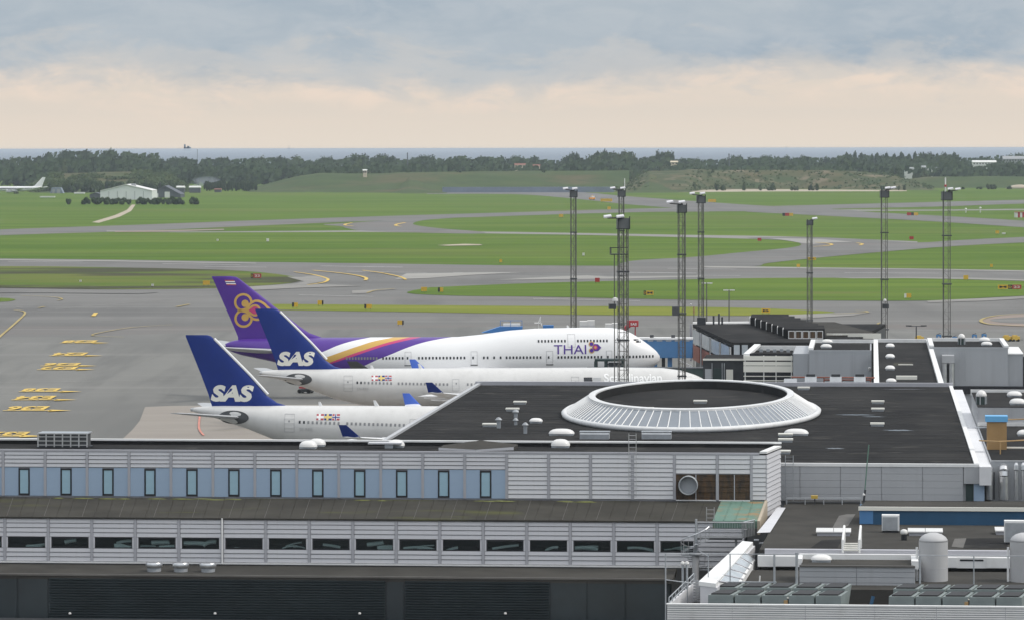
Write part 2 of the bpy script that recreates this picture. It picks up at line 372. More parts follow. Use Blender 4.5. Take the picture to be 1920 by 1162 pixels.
# painted lines
for pts, w in [([(15, 490.3), (155, 491.6)], 1.0), ([(305, 494.6), (450, 496.6)], 1.0), ([(384, 500), (500, 501.2)], 1.0), ([(602, 499), (755, 501.2)], 1.3),
               ([(850, 511.5), (956, 511.3)], 1.0), ([(1178, 511), (1306, 512.5)], 1.6), ([(1252, 503.5), (1380, 505)], .9), ([(1306, 516.3), (1388, 516.6)], 1.0),
               ([(1583, 511.4), (1760, 512.6)], .9), ([(650, 509), (800, 511.5)], .8), ([(1000, 560), (1200, 564)], .7), ([(560, 553), (700, 556)], .6)]:
    ribbon(pts, w, .2, 'runway_marking', 'line_white')
for pts, w in [([(552, 510), (587, 515), (610, 521), (615, 525), (605, 530), (577, 534)], .9), ([(587, 507), (630, 511), (667, 516), (686, 521), (685, 525.5)], 1.1),
               ([(680, 507), (717, 512), (750, 519), (761, 524.5)], .9), ([(740, 541), (705, 544), (688, 549)], .7),
               ([(-20, 650), (0, 630), (30, 604), (47, 585.5), (26, 580.5)], .55), ([(40, 554), (90, 556), (112, 558.5), (116, 561), (108, 563)], .6),
               ([(325, 608), (270, 611), (225, 616), (172, 627.5), (232, 631)], .45), ([(330, 575), (355, 570)], .8), ([(72, 577), (84, 574.5)], .7),
               ([(1560, 588), (1600, 586.5), (1628, 584.5)], .7), ([(1628, 584.5), (1622, 582.8), (1604, 582)], .7),
               ([(1960, 611.5), (1900, 609.5), (1861, 607.5), (1841, 603), (1844, 596.5), (1874, 590.5), (1930, 587)], .8),
               ([(1525, 462.5), (1548, 461), (1560, 458.8), (1553, 456.5), (1530, 454.5)], 1.2), ([(1612, 460), (1617, 457.5), (1606, 455.5)], 1.2),
               ([(662, 424), (648, 422.5), (648, 420.5), (660, 418)], 1.6), ([(752, 424.5), (742, 423), (745, 420.5), (760, 417.5)], 1.6),
               ([(1650, 604), (1646, 607), (1660, 609)], .5)]:
    ribbon(pts, w, .21, 'taxiway_line', 'line_yellow' if w > .8 else 'line_yellow_worn')
ribbon([(382, 815), (375, 806), (373, 795), (376, 768)], .30, .21, 'stand_line', 'line_red')
ribbon([(395, 806), (480, 804)], .12, .21, 'stand_line', 'line_yellow_worn')
ribbon([(175, 592), (180, 586)], 1.0, .21, 'taxiway_line', 'line_yellow')
for pts in ([(0, 716), (180, 713.5), (400, 709)], [(0, 632.5), (40, 630.5)], [(170, 601), (260, 597)], [(60, 583), (240, 567), (400, 553)], [(200, 579), (420, 583)], [(30, 575), (42, 577)]):
    ribbon(pts, .22, .19, 'pavement_joint', 'pale_concrete', False)
# stand numbers, painted to be read from the far side
def text_mesh(body, shear=0.0, bold=0.0, extrude=0.0):
    c = bpy.data.curves.new('lettering', 'FONT'); c.body = body; c.shear = shear; c.offset = bold; c.extrude = extrude; c.resolution_u = 4
    o = bpy.data.objects.new('lettering', c); COL.objects.link(o)
    me = bpy.data.meshes.new_from_object(o.evaluated_get(bpy.context.evaluated_depsgraph_get()))
    bpy.data.objects.remove(o); bpy.data.curves.remove(c)
    vs = np.array([v.co[:] for v in me.vertices]); fs = [tuple(p.vertices) for p in me.polygons]
    bpy.data.meshes.remove(me)
    lo, hi = vs[:, :2].min(0), vs[:, :2].max(0)
    return (vs[:, :2] - lo) / (hi - lo), fs                     # unit box
for x0, x1, y0, y1, xe, t in [(113, 175, 637, 642.5, 206, 'E28'), (94, 155, 660, 666.5, 193, 'E24'), (77, 143, 679.5, 685.5, 182, 'E26'), (71, 138, 686.5, 692.5, 179, 'E22'),
                              (37, 105, 727, 733.5, 153, 'E38'), (23, 94, 741, 749, 144, 'E34'), (7, 81, 760.5, 769, 134, 'E36'), (-26, 45, 808.5, 817, 85, 'E32')]:
    uv, fs = text_mesh(t, bold=.035); y0 += 1.2
    a, b = at_z(x0, y1, .1), at_z(x1, y0, .1)
    yn, yf = a[1], b[1]; X0, X1 = a[0], at_z(x1, y1, .1)[0]
    mb = MB(); mb.add([(X1 - q[0] * (X1 - X0), yf - q[1] * (yf - yn), .2) for q in uv], fs)
    g0 = at_z(xe, y1 - .6, .2); w = .5
    yl = g0[1]
    mb.add([(X0, yl - w, .2), (g0[0] - 3.0, yl - w, .2), (g0[0] - 3.0, yl + w, .2), (X0, yl + w, .2)], [(0, 1, 2, 3)])
    mb.add([(g0[0] - 3.4, yl - 2.0, .2), (g0[0], yl, .2), (g0[0] - 3.4, yl + 2.0, .2)], [(0, 1, 2)])
    struct('stand_number', mb, M['line_yellow'])
# ================================================================== airliners
material('plane_white', (.80, .80, .80), .32, var=.03, vscale=.25, coat=.3)
material('plane_grey', (.40, .41, .42), .4, var=.05, vscale=.4)
material('plane_dark_grey', (.085, .088, .092), .8, var=.1, vscale=.8, spec=.15)
material('sas_blue', (.009, .031, .200), .45, var=.06, vscale=.3, spec=.25)
material('sas_blue_lit', (.05, .12, .48), .45, spec=.25)
material('sas_grey', (.62, .615, .60), .35, var=.03, vscale=.25, coat=.15)
mix_layer(M['sas_grey'], .9, (1.2, 1, .12), (.53, .525, .51), .50, .75, .6)
material('thai_purple', (.085, .030, .270), .45, var=.06, vscale=.25, spec=.25)
material('thai_gold', (.60, .37, .09), .4)
material('thai_magenta', (.50, .045, .16), .4)
material('letter_white', (.90, .90, .89), .4)
material('cream', (.82, .80, .72), .45)
material('window_dark', (.018, .02, .024), .15)
material('window_grey', (.22, .225, .23), .3)
material('door_line', (.42, .42, .42), .5)
material('rubber', (.02, .02, .02), .8)
material('flag_red', (.42, .06, .07), .5); material('flag_yellow', (.72, .56, .20), .5)
material('metal_bare', (.55, .56, .57), .35, metal=.7)
material('reg_grey', (.45, .45, .45), .5)

def interp_stations(st, step=.3, win=1.4):
    a = np.array(st, float); L = a[-1, 0]; x0 = a[0, 0]; x = np.arange(x0, L + 1e-6, step); x[-1] = L
    out = [x]; k = max(1, int(win / step)) | 1; ker = np.hanning(k + 2)[1:-1]; ker /= ker.sum()
    for c in range(1, a.shape[1]):
        y = np.interp(x, a[:, 0], a[:, c]); pad = np.concatenate([2 * y[0] - y[k:0:-1], y, 2 * y[-1] - y[-2:-k - 2:-1]])
        ys = np.convolve(pad, ker, 'same')[k:-k]; w = np.clip(np.minimum(x - x0, L - x) / 1.2, 0, 1); out.append(w * ys + (1 - w) * y)
    return np.array(out).T
class Fus:
    """columns: x, top, bottom, half width, height of widest point"""
    def __init__(s, st): s.t = interp_stations(st)
    def g(s, x): return [float(np.interp(x, s.t[:, 0], s.t[:, c])) for c in range(1, 5)]
    def mesh(s, n=40):
        rings = []
        for x, zt, zb, w, zc in s.t:
            r = []
            for i in range(n):
                a = 2 * math.pi * i / n; c, d = math.cos(a), math.sin(a)
                r.append((x, w * c, zc + (zt - zc if d > 0 else zc - zb) * d))
            rings.append(r)
        return MB().loft(rings)
    def y(s, x, z, off=.02):
        zt, zb, w, zc = s.g(x); q = (z - zc) / ((zt - zc) if z > zc else (zc - zb)); q = max(-.995, min(.995, q))
        return w * math.sqrt(1 - q * q) + off
    def patch(s, x0, x1, z0, z1, side, off=.02, nx=2, nz=4, mb=None):
        mb = mb or MB(); vs, fs = [], []
        for i in range(nx + 1):
            for j in range(nz + 1):
                x = x0 + (x1 - x0) * i / nx; z = z0 + (z1 - z0) * j / nz; vs.append((x, side * s.y(x, z, off), z))
        for i in range(nx):
            for j in range(nz): a = i * (nz + 1) + j; fs.append((a, a + nz + 1, a + nz + 2, a + 1))
        return mb.add(vs, fs)
    def outline(s, x0, x1, z0, z1, side, t=.05, off=.03):
        mb = MB()
        for q in ((x0, x0 + t, z0, z1), (x1 - t, x1, z0, z1), (x0, x1, z0, z0 + t), (x0, x1, z1 - t, z1)): s.patch(*q, side, off, 1, 4, mb)
        return mb
    def wrap_text(s, body, x0, x1, z0, z1, side=-1, off=.035, **kw):
        uv, fs = text_mesh(body, **kw)
        bm = bmesh.new(); vv = [bm.verts.new((q[0], q[1], 0)) for q in uv]
        for f in fs:
            try: bm.faces.new([vv[i] for i in f])
            except ValueError: pass
        for k in range(1, 8): bmesh.ops.bisect_plane(bm, geom=bm.verts[:] + bm.edges[:] + bm.faces[:], plane_co=(0, k / 8, 0), plane_no=(0, 1, 0))
        bm.verts.index_update(); uv = [v.co[:2] for v in bm.verts]; fs = [tuple(v.index for v in f.verts) for f in bm.faces]; bm.free()
        return MB().add([(x0 + q[0] * (x1 - x0), side * s.y(x0 + q[0] * (x1 - x0), z0 + q[1] * (z1 - z0), off), z0 + q[1] * (z1 - z0)) for q in uv], fs)

FOIL = [(0, 0), (.02, .35), (.08, .66), (.2, .93), (.35, 1.0), (.55, .86), (.8, .42), (1, .03)]     # chord fraction, half thickness
def foil_ring(le, te, half, axis):
    """le, te are 3-D points; half thickness along axis"""
    le, te, ax = Vector(le), Vector(te), Vector(axis)
    up = [le.lerp(te, c) + ax * (t * half) for c, t in FOIL]; dn = [le.lerp(te, c) - ax * (t * half) for c, t in FOIL]
    return [tuple(p) for p in up] + [tuple(p) for p in dn[-1:0:-1]]
class Fin:
    """sections: (z, x_trailing, x_leading, half thickness)"""
    def __init__(s, secs): s.s = np.array(secs, float)
    def mesh(s): return MB().loft([foil_ring((r[2], 0, r[0]), (r[1], 0, r[0]), r[3], (0, 1, 0)) for r in s.s])
    def y(s, x, z, off=.03):
        te, le, h = [float(np.interp(z, s.s[:, 0], s.s[:, c])) for c in (1, 2, 3)]
        c = min(1, max(0, (le - x) / max(le - te, .01)))
        return h * float(np.interp(c, [q[0] for q in FOIL], [q[1] for q in FOIL])) + off
    def flat(s, pts, fs, side=-1, off=.03): return MB().add([(x, side * s.y(x, z, off), z) for x, z in pts], fs)
def ring_arc(cx, cz, r0, r1, a0, a1, n=28):
    pts, fs = [], []
    for i in range(n + 1):
        a = R(a0 + (a1 - a0) * i / n)
        pts += [(cx + r0 * math.cos(a), cz + r0 * math.sin(a)), (cx + r1 * math.cos(a), cz + r1 * math.sin(a))]
    for i in range(n): fs.append((2 * i, 2 * i + 1, 2 * i + 3, 2 * i + 2))
    return pts, fs
def disc(cx, cz, r, n=24): return [(cx + r * math.cos(2 * math.pi * i / n), cz + r * math.sin(2 * math.pi * i / n)) for i in range(n)], [tuple(range(n))]
def polyline_band(pts, w):
    P = [Vector(p) for p in pts]; L, Q = [], []
    for i, p in enumerate(P):
        t = (P[min(i + 1, len(P) - 1)] - P[max(i - 1, 0)]).normalized(); n = Vector((-t.y, t.x)) * w / 2; L.append(p + n); Q.append(p - n)
    n = len(P); return [tuple(q) for q in L + Q], [(i, i + 1, n + i + 1, n + i) for i in range(n - 1)]
def gear(parent, x, y, nw, r=.55, zt=3.0):
    g = part('landing_gear', MB().tube((x, y, r), (x, y, zt), .14, 8), M['metal_bare'], parent)
    for i in range(nw):
        for sy in (-.45, .45):
            xx = x + (i - (nw - 1) / 2) * 1.4
            part('wheel', MB().lathe([(.2, -.2), (r * .9, -.2), (r, -.1), (r, .1), (r * .9, .2), (.2, .2)], (xx, y + sy, r), 14, 'y'), M['rubber'], g)
def engine(parent, x, y, z, r, L, mat):
    e = part('engine', MB().lathe([(r * .55, -.1), (r * .8, L * .0), (r * .95, L * .3), (r * 1.02, L * .7), (r * .98, L * .95), (r * .86, L), (r * .8, L * .95), (r * .2, L * .8)], (x, y, z), 20, 'x'), mat, parent, 40)
    part('pylon', MB().box(x + .4, y - .18, z + r * .8, x + L * .7, y + .18, z + r + 1.1), mat, e)

# -------- the two blue-tailed four-engined airliners
A_ST = [(-1.95, 7.92, 7.50, .2, 7.7), (-1.4, 8.02, 7.3, .36, 7.66), (0, 8.14, 6.98, .55, 7.5), (2, 8.22, 6.35, .9, 7.3), (4.9, 8.26, 5.4, 1.45, 6.8), (8.2, 8.28, 4.1, 2.1, 6.2), (12, 8.28, 3.15, 2.6, 5.75),
        (15.5, 8.28, 2.72, 2.8, 5.5), (19, 8.28, 2.64, 2.82, 5.46), (50, 8.28, 2.64, 2.82, 5.46), (55.5, 8.16, 2.64, 2.8, 5.4), (58.2, 7.8, 2.7, 2.62, 5.2), (60.4, 7.1, 2.9, 2.2, 4.9),
        (61.8, 6.35, 3.25, 1.6, 4.75), (62.6, 5.6, 3.75, .9, 4.65), (63.0, 4.85, 4.45, .2, 4.65)]
def sas_airliner(label, px, py_ref, d, yaw, reg, hatch):
    t = thing('airliner', label, 'airplane', (at_d(px, 800, d)[0], d, 0), rotz=yaw, group='blue-tailed airliners')
    W = M['plane_white']; fu = Fus(A_ST)
    body = part('fuselage', fu.mesh(), M['sas_grey'], t, True)
    fin = Fin([(7.6, .45, 10.6, .42), (8.15, .5, 10.1, .42), (8.6, .35, 8.55, .42), (9.5, .1, 7.25, .40), (12, -.85, 5.1, .32), (16.3, -2.6, .85, .16), (16.7, -2.75, .4, .14), (16.85, -2.75, -.05, .10)])
    fo = part('vertical_stabilizer', fin.mesh(), M['sas_blue'], t, 40)
    part('leading_edge', MB().path([(.80, 0, 16.40), (5.25, 0, 11.97), (7.43, 0, 9.62)], .17, 8), W, fo)
    for sd in (-1, 1):
        uv, fs = text_mesh('SAS', shear=.22, bold=.055)
        x0, x1 = .35, 5.75; q = [((x0 + u * (x1 - x0)) if sd < 0 else (x1 - u * (x1 - x0)), 8.72 + w * 2.05) for u, w in uv]
        part('lettering', fin.flat(q, fs, sd), M['cream'], fo, label='cream slanted letters SAS on the blue fin')
        # tailplane
        rings = [foil_ring((4.2, sd * 1.0, 6.85), (1.0, sd * .6, 6.85), .24, (0, 0, 1)), foil_ring((-1.0, sd * 9.3, 7.85), (-2.9, sd * 9.3, 7.85), .10, (0, 0, 1)), foil_ring((-1.9, sd * 9.7, 7.9), (-3.0, sd * 9.7, 7.9), .05, (0, 0, 1))]
        tp = part('horizontal_stabilizer', MB().loft(rings), M['plane_grey'], t, 40)
        # plate round the tailplane pivot, shade put into its dark grey
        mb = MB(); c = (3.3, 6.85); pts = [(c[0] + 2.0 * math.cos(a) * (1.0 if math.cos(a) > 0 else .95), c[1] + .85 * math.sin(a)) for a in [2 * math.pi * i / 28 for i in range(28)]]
        part('pivot_plate', MB().add([(c[0], sd * fu.y(c[0], c[1], .05), c[1])] + [(x, sd * fu.y(x, z, .05), z) for x, z in pts], [(0, 1 + i, 1 + (i + 1) % 28) for i in range(28)]), M['plane_dark_grey'], t)
        # wing
        rings = [foil_ring((39.5, 0, 3.6), (27.0, 0, 3.4), .75, (0, 0, 1)), foil_ring((37.4, sd * 2.8, 3.75), (26.6, sd * 2.8, 3.6), .70, (0, 0, 1)), foil_ring((31.0, sd * 11, 4.6), (24.6, sd * 11, 4.5), .42, (0, 0, 1)),
                 foil_ring((22.9, sd * 28.6, 6.45), (20.8, sd * 28.6, 6.4), .13, (0, 0, 1)), foil_ring((22.6, sd * 29.2, 6.6), (20.7, sd * 29.2, 6.58), .11, (0, 0, 1))]
        wg = part('wing', MB().loft(rings), M['plane_white'], t, 40)
        rings = [foil_ring((22.75, sd * 29.1, 6.55), (20.7, sd * 29.1, 6.55), .10, (0, 1, 0)), foil_ring((21.2, sd * 29.75, 8.0), (20.3, sd * 29.75, 8.0), .05, (0, 1, 0))]
        part('winglet', MB().loft(rings), M['sas_blue'] if sd < 0 else M['sas_blue_lit'], wg, 40)  # far winglet lighter: the light on its inner face is in the blue
        for fx, fy in ((24.3, 8.0), (23.0, 15.5), (22.0, 21.5)):
            zz = 3.6 + fy * .1
            part('flap_fairing', MB().lathe([(.02, -2.4), (.22, -1.2), (.3, 0), (.22, 1.6), (.02, 2.6)], (fx, sd * fy, zz - .15), 8, 'x'), W, wg, True)
        engine(t, 29.6, sd * 9.4, 2.9, 1.05, 4.6, W); engine(t, 23.6, sd * 19.3, 3.7, 1.05, 4.6, W)
        gear(t, 30.5, sd * 5.2, 2)
        # cabin windows: the rear rows rise with the cabin floor
        zw = lambda x: 6.1 if x > 25 else 6.1 + (25 - x) * .024
        mb, md = MB(), MB(); rnd = random.Random(3)
        def row(xa, xb, prob=1.0):
            x = xa; k = 0
            while x < xb:
                if rnd.random() < prob: fu.patch(x, x + .24, zw(x) - .17, zw(x) + .17, sd, .025, 1, 2, md if (k < 2 and xa < 13) else mb)
                x += .533; k += 1
        row(11.6, 24.7, .93); row(27.3, 41.6, .97); row(46.6, 49.0); row(50.5, 58.0, .95)
        part('cabin_windows', mb, M['window_grey'], body, kind='stuff'); part('cabin_windows', md, M['window_dark'], body, kind='stuff')
        for xa, xb, za, zb in ((9.8, 11.05, 5.2, 7.4), (25.2, 26.2, 5.2, 6.85), (42.2, 43.3, 5.2, 7.1), (58.6, 59.6, 5.1, 7.0)):
            dr = part('door', fu.patch(xa, xb, za, zb, sd, .02), M['sas_grey'], body); part('door_seal', fu.outline(xa, xb, za, zb, sd, .06), M['door_line'], dr)
            part('door_window', fu.patch(xa + .5, xa + .68, (za + zb) / 2 + .1, (za + zb) / 2 + .32, sd, .04, 1, 1), M['window_grey'], dr)
        # three Nordic flags
        for k, (ca, cb) in enumerate(((M['flag_red'], None), (M['sas_blue'], M['flag_yellow']), (M['flag_red'], M['sas_blue']))):
            xa = 13.75 + k * .98; za, zb = 6.68, 7.4
            fl = part('flag', fu.patch(xa, xa + .9, za, zb, sd, .022, 2, 3), ca, body)
            cm = cb if k == 1 else W
            mb = fu.patch(xa + .26, xa + .52, za, zb, sd, .035, 1, 3); fu.patch(xa, xa + .9, (za + zb) / 2 - .14, (za + zb) / 2 + .14, sd, .035, 2, 1, mb)
            part('flag_cross', mb, cm, fl)
            if k == 2:
                mb = fu.patch(xa + .33, xa + .45, za, zb, sd, .045, 1, 3); fu.patch(xa, xa + .9, (za + zb) / 2 - .06, (za + zb) / 2 + .06, sd, .045, 2, 1, mb); part('flag_cross', mb, cb, fl)
        if sd < 0:
            part('lettering', fu.wrap_text(reg, 11.7, 13.3, 5.35, 5.72), M['reg_grey'], body, label='small grey registration letters')
            part('lettering', fu.wrap_text('Scandinavian', 46.9, 55.2, 6.32, 7.5, bold=.02), M['letter_white'], body, label='white raised word Scandinavian on the forward fuselage')
    if hatch:
        hd = part('open_hatch', fu.patch(44.0, 45.2, 6.05, 7.0, -1, .03), M['window_dark'], body, label='open black cargo doorway')
        part('hatch_door', MB().box(45.25, -2.95, 6.05, 46.4, -2.78, 7.0), W, hd)
    part('antenna', MB().loft([foil_ring((14.2, 0, 8.2), (13.7, 0, 8.2), .04, (0, 1, 0)), foil_ring((13.9, 0, 8.75), (13.65, 0, 8.75), .02, (0, 1, 0))]), W, t)
    part('antenna', MB().loft([foil_ring((21.2, 0, 8.2), (20.6, 0, 8.2), .05, (0, 1, 0)), foil_ring((20.7, 0, 8.95), (20.4, 0, 8.95), .02, (0, 1, 0))]), W, t)
    mb = MB()
    for sd in (-1, 1): fu.patch(60.2, 61.3, 5.95, 6.5, sd, .03, 3, 2, mb)
    part('cockpit_windows', mb, M['window_dark'], body)
    part('tail_exhaust', MB().lathe([(.2, -.2), (.23, 0), (.25, .2)], (-1.95, 0, 7.71), 14, 'x'), M['plane_grey'], t)
    gear(t, 57.0, 0, 1)
    return t
sas_airliner('nearest white airliner with a blue SAS fin, partly behind the dark flat roof', 390, 0, 490, R(-5.5), 'SE-REE', False)
sas_airliner('middle white airliner with a blue SAS fin and the word Scandinavian', 515, 0, 570, R(3.6), 'LN-RKF', True)

# -------- the purple-tailed jumbo
B_D = 634.0
def bx(px): return (px - 422) / 11.77
def bz(px, py): return H - (py - EY + (px - 960) * ROLL) * (B_D + (px - 422) * .0075 - 2) / F_PX
B_ST = [(0, 8.75, 8.05, .3, 8.4), (.8, 9.15, 7.6, .7, 8.4), (2.4, 9.5, 7.0, 1.2, 8.2), (6.6, 9.66, 6.1, 1.9, 7.6), (10.5, 9.68, 5.1, 2.4, 7.0), (16, 9.68, 3.7, 2.95, 6.5), (22, 9.68, 2.6, 3.2, 6.3), (28, 9.68, 2.2, 3.25, 6.2),
        (36.5, 9.66, 2.2, 3.25, 6.2), (40.3, 10.02, 2.2, 3.25, 6.2), (44.6, 10.62, 2.2, 3.25, 6.2), (48.8, 10.92, 2.2, 3.25, 6.2), (55, 11.02, 2.2, 3.25, 6.2), (60.5, 11.0, 2.35, 3.2, 6.2), (62.4, 10.78, 2.6, 3.05, 6.2),
        (64.0, 10.15, 3.0, 2.8, 6.2), (65.6, 9.15, 3.6, 2.35, 6.2), (67.2, 7.95, 4.5, 1.6, 6.1), (68.1, 7.2, 5.1, .95, 6.1), (68.55, 6.5, 5.75, .25, 6.1)]
liv = bpy.data.materials.new('jumbo_livery'); liv.use_nodes = True
lb = liv.node_tree.nodes['Principled BSDF']; lb.inputs['Roughness'].default_value = .32; lb.inputs['Coat Weight'].default_value = .1; lb.inputs['Specular IOR Level'].default_value = .35
lt = nn(liv, 'ShaderNodeTexCoord'); ls = nn(liv, 'ShaderNodeSeparateXYZ'); LK = liv.node_tree.links
LK.new(lt.outputs['Object'], ls.inputs[0])
lx = nn(liv, 'ShaderNodeMapRange'); lx.inputs[1].default_value = 0; lx.inputs[2].default_value = 50
LK.new(ls.outputs[0], lx.inputs[0])
cur = (.80, .80, .80, 1)
for colr, pts in [((.085, .030, .270, 1), [(679.5, 683.4), (704, 671.7), (726, 663), (755.5, 651), (785, 641.7), (814, 635.8), (862, 629.5)]),
                  ((.50, .045, .16, 1), [(637, 673.5), (662, 665), (688, 656), (720, 646), (750, 638.8), (788, 631.5)]),
                  ((.60, .37, .09, 1), [(631, 671.7), (656, 662), (682, 653.4), (711.6, 643.9), (741, 636.6), (767, 631.5)]),
                  ((.80, .80, .80, 1), [(618.8, 664.4), (641.4, 656.3), (667.8, 647.5), (697, 638.8), (726, 633.6), (748, 630)]),
                  ((.085, .030, .270, 1), [(607.8, 655.6), (631, 646), (656, 638.8), (682.4, 633.9), (714, 629.5)])]:
    fc = nn(liv, 'ShaderNodeFloatCurve'); cv = fc.mapping.curves[0]; fc.mapping.use_clip = False
    q = [(bx(a) / 50, bz(a, b) / 14) for a, b in pts]
    s0 = (q[1][1] - q[0][1]) / (q[1][0] - q[0][0]); q = [(0, q[0][1] - s0 * q[0][0])] + q
    s1 = (q[-1][1] - q[-2][1]) / (q[-1][0] - q[-2][0]); q = q + [(1.0, q[-1][1] + max(s1, .3) * (1 - q[-1][0]))]
    cv.points[0].location = q[0]; cv.points[1].location = q[-1]
    for p in q[1:-1]: cv.points.new(*p)
    fc.mapping.update()
    LK.new(lx.outputs[0], fc.inputs[1])
    zz = nn(liv, 'ShaderNodeMath'); zz.operation = 'MULTIPLY'; zz.inputs[1].default_value = 14; LK.new(fc.outputs[0], zz.inputs[0])
    gt = nn(liv, 'ShaderNodeMath'); gt.operation = 'GREATER_THAN'; LK.new(ls.outputs[2], gt.inputs[0]); LK.new(zz.outputs[0], gt.inputs[1])
    mx = nn(liv, 'ShaderNodeMix'); mx.data_type = 'RGBA'; LK.new(gt.outputs[0], mx.inputs[0])
    if isinstance(cur, tuple): mx.inputs[6].default_value = cur
    else: LK.new(cur, mx.inputs[6])
    mx.inputs[7].default_value = colr; cur = mx.outputs[2]
LK.new(cur, lb.inputs['Base Color'])

def jumbo():
    W = M['plane_white']; P_ = M['thai_purple']
    t = thing('jumbo_jet', 'white jumbo jet with a purple tail and gold swoosh, farthest of the parked airliners', 'airplane', (at_d(422, 640, B_D)[0], B_D, 0), rotz=R(4.5)); t.scale = (1.011, 1, 1)
    fu = Fus(B_ST); body = part('fuselage', fu.mesh(44), liv, t, True)
    fin = Fin([(9.2, 2.0, 16.2, .62), (9.75, 2.05, 15.0, .60), (10.4, 1.8, 13.2, .56), (11.5, 1.35, 11.6, .52), (18.9, -1.85, 2.35, .20), (19.25, -2.05, 1.8, .17), (19.38, -2.05, .9, .10)])
    fo = part('vertical_stabilizer', fin.mesh(), P_, t, 40)
    k = B_D / F_PX
    def fp(px, py): return ((px - 422) * k, H - (py - EY - .9) * k)
    z5 = lambda zx, zy: fp(390 + zx / 5.96, 505 + zy / 5.96)
    s5 = k / 5.96
    for sd in (-1, 1):
        lg = None
        for cz in (z5(392, 370), z5(395, 547)):
            up = cz[1] > 14.2
            a0, a1 = (-5, 292) if up else (68, 365)
            o = part('emblem', fin.flat(*ring_arc(cz[0], cz[1], 76 * s5, 102 * s5, a0, a1), sd), M['thai_gold'], fo, label=None if lg else 'gold looped orchid emblem with a magenta drop on the purple fin')
            lg = lg or o
        for c in (z5(412, 382), z5(412, 535)):
            part('emblem', fin.flat(*disc(c[0], c[1], 40 * s5), sd), M['thai_gold'], fo)
        c = z5(520, 457); tip = z5(440, 457)
        for off, rr, mt in ((.03, 66, 'thai_gold'), (.06, 44, 'thai_magenta')):
            r = rr * s5; tp = z5(415 if rr > 50 else 448, 457)
            pts = [(c[0] + r * math.cos(R(a)), c[1] + r * math.sin(R(a))) for a in range(-125, 126, 10)] + [tp]
            part('emblem', fin.flat(pts, [tuple(range(len(pts)))], sd, off), M[mt], fo)
        c = z5(540, 457)
        for pts in ([z5(*q) for q in ((330, 460), (420, 440), (470, 385), (520, 355), (570, 358), (620, 385), (655, 420), (690, 457), (660, 500), (610, 535))], [z5(*q) for q in ((330, 460), (420, 475), (470, 525), (500, 550), (540, 560), (580, 552), (615, 530))]):
            part('emblem', fin.flat(*polyline_band(smooth_pts(pts, 4), 26 * s5), sd, .04), M['thai_gold'], fo)
        # national flag near the tip
        for zy, m_ in ((128, 'flag_red'), (141, 'plane_white'), (152, 'sas_blue'), (163, 'plane_white'), (174, 'flag_red')):
            xa, za = z5(190 + (zy - 128) * .45, zy); part('flag_stripe', fin.flat([(xa, za - .09), (xa + 1.5, za - .09), (xa + 1.45, za + .09), (xa - .05, za + .09)], [(0, 1, 2, 3)], sd), M[m_], fo)
        rings = [foil_ring((9.4, sd * 1.2, 7.6), (2.0, sd * .9, 7.6), .40, (0, 0, 1)), foil_ring((-.2, sd * 10.7, 8.7), (-2.6, sd * 10.7, 8.7), .12, (0, 0, 1)), foil_ring((-1.2, sd * 11.0, 8.75), (-2.6, sd * 11.0, 8.75), .06, (0, 0, 1))]
        part('horizontal_stabilizer', MB().loft(rings), M['plane_grey'], t, 40)
        rings = [foil_ring((46.5, 0, 3.2), (31.0, 0, 3.1), .9, (0, 0, 1)), foil_ring((44.0, sd * 3.2, 3.4), (30.5, sd * 3.2, 3.3), .85, (0, 0, 1)), foil_ring((36.0, sd * 12.5, 4.2), (27.5, sd * 12.5, 4.1), .5, (0, 0, 1)),
                 foil_ring((22.4, sd * 31.3, 6.0), (18.9, sd * 31.3, 5.95), .15, (0, 0, 1))]
        wg = part('wing', MB().loft(rings), W, t, 40)
        rings = [foil_ring((22.0, sd * 31.2, 5.95), (18.8, sd * 31.2, 5.95), .10, (0, 1, 0)), foil_ring((19.4, sd * 32.2, 7.6), (17.9, sd * 32.2, 7.6), .05, (0, 1, 0))]
        part('winglet', MB().loft(rings), M['plane_dark_grey'], wg, 40)
        part('wing_root_fairing', MB().lathe([(.05, -9), (.7, -6), (1.0, 0), (.8, 5), (.05, 9)], (38, sd * 2.7, 3.9), 10, 'x', 1.0, 1.3), W, wg, True)
        for fx, fy in ((28.5, 8.0), (25.3, 15.5), (23, 21.5)):
            part('flap_fairing', MB().lathe([(.02, -3), (.3, -1.5), (.4, 0), (.3, 2), (.02, 3.4)], (fx, sd * fy, 3.4 + fy * .08), 8, 'x'), W, wg, True)
        engine(t, 37.0, sd * 11.8, 2.0, 1.25, 5.2, W); engine(t, 28.6, sd * 21.0, 2.9, 1.25, 5.2, W)
        gear(t, 34.0, sd * 5.5, 2, .6); gear(t, 31.0, sd * 1.9, 2, .6)
        mb = MB()
        def row(xa, xb, n, z):
            for i in range(n):
                x = xa + (xb - xa) * i / max(1, n - 1); fu.patch(x - .13, x + .13, z - .2, z + .2, sd, .03, 1, 2, mb)
        zm = 6.5
        for a, b, n in ((712, 748, 7), (778, 862, 14), (898, 905, 2), (917, 917, 1), (929, 929, 1), (940, 1003, 11), (1036, 1116, 14), (1144, 1214, 12)): row(bx(a), bx(b), n, zm)
        for a in (757, 878, 1018, 1128): row(bx(a), bx(a), 1, zm)
        row(bx(1000), bx(1049), 9, 9.05); row(bx(1073), bx(1127), 10, 9.05)
        part('cabin_windows', mb, M['window_dark'], body, kind='stuff')
        mb = MB(); row(bx(645), bx(700), 11, zm); part('cabin_windows', mb, M['window_grey'], body, kind='stuff')
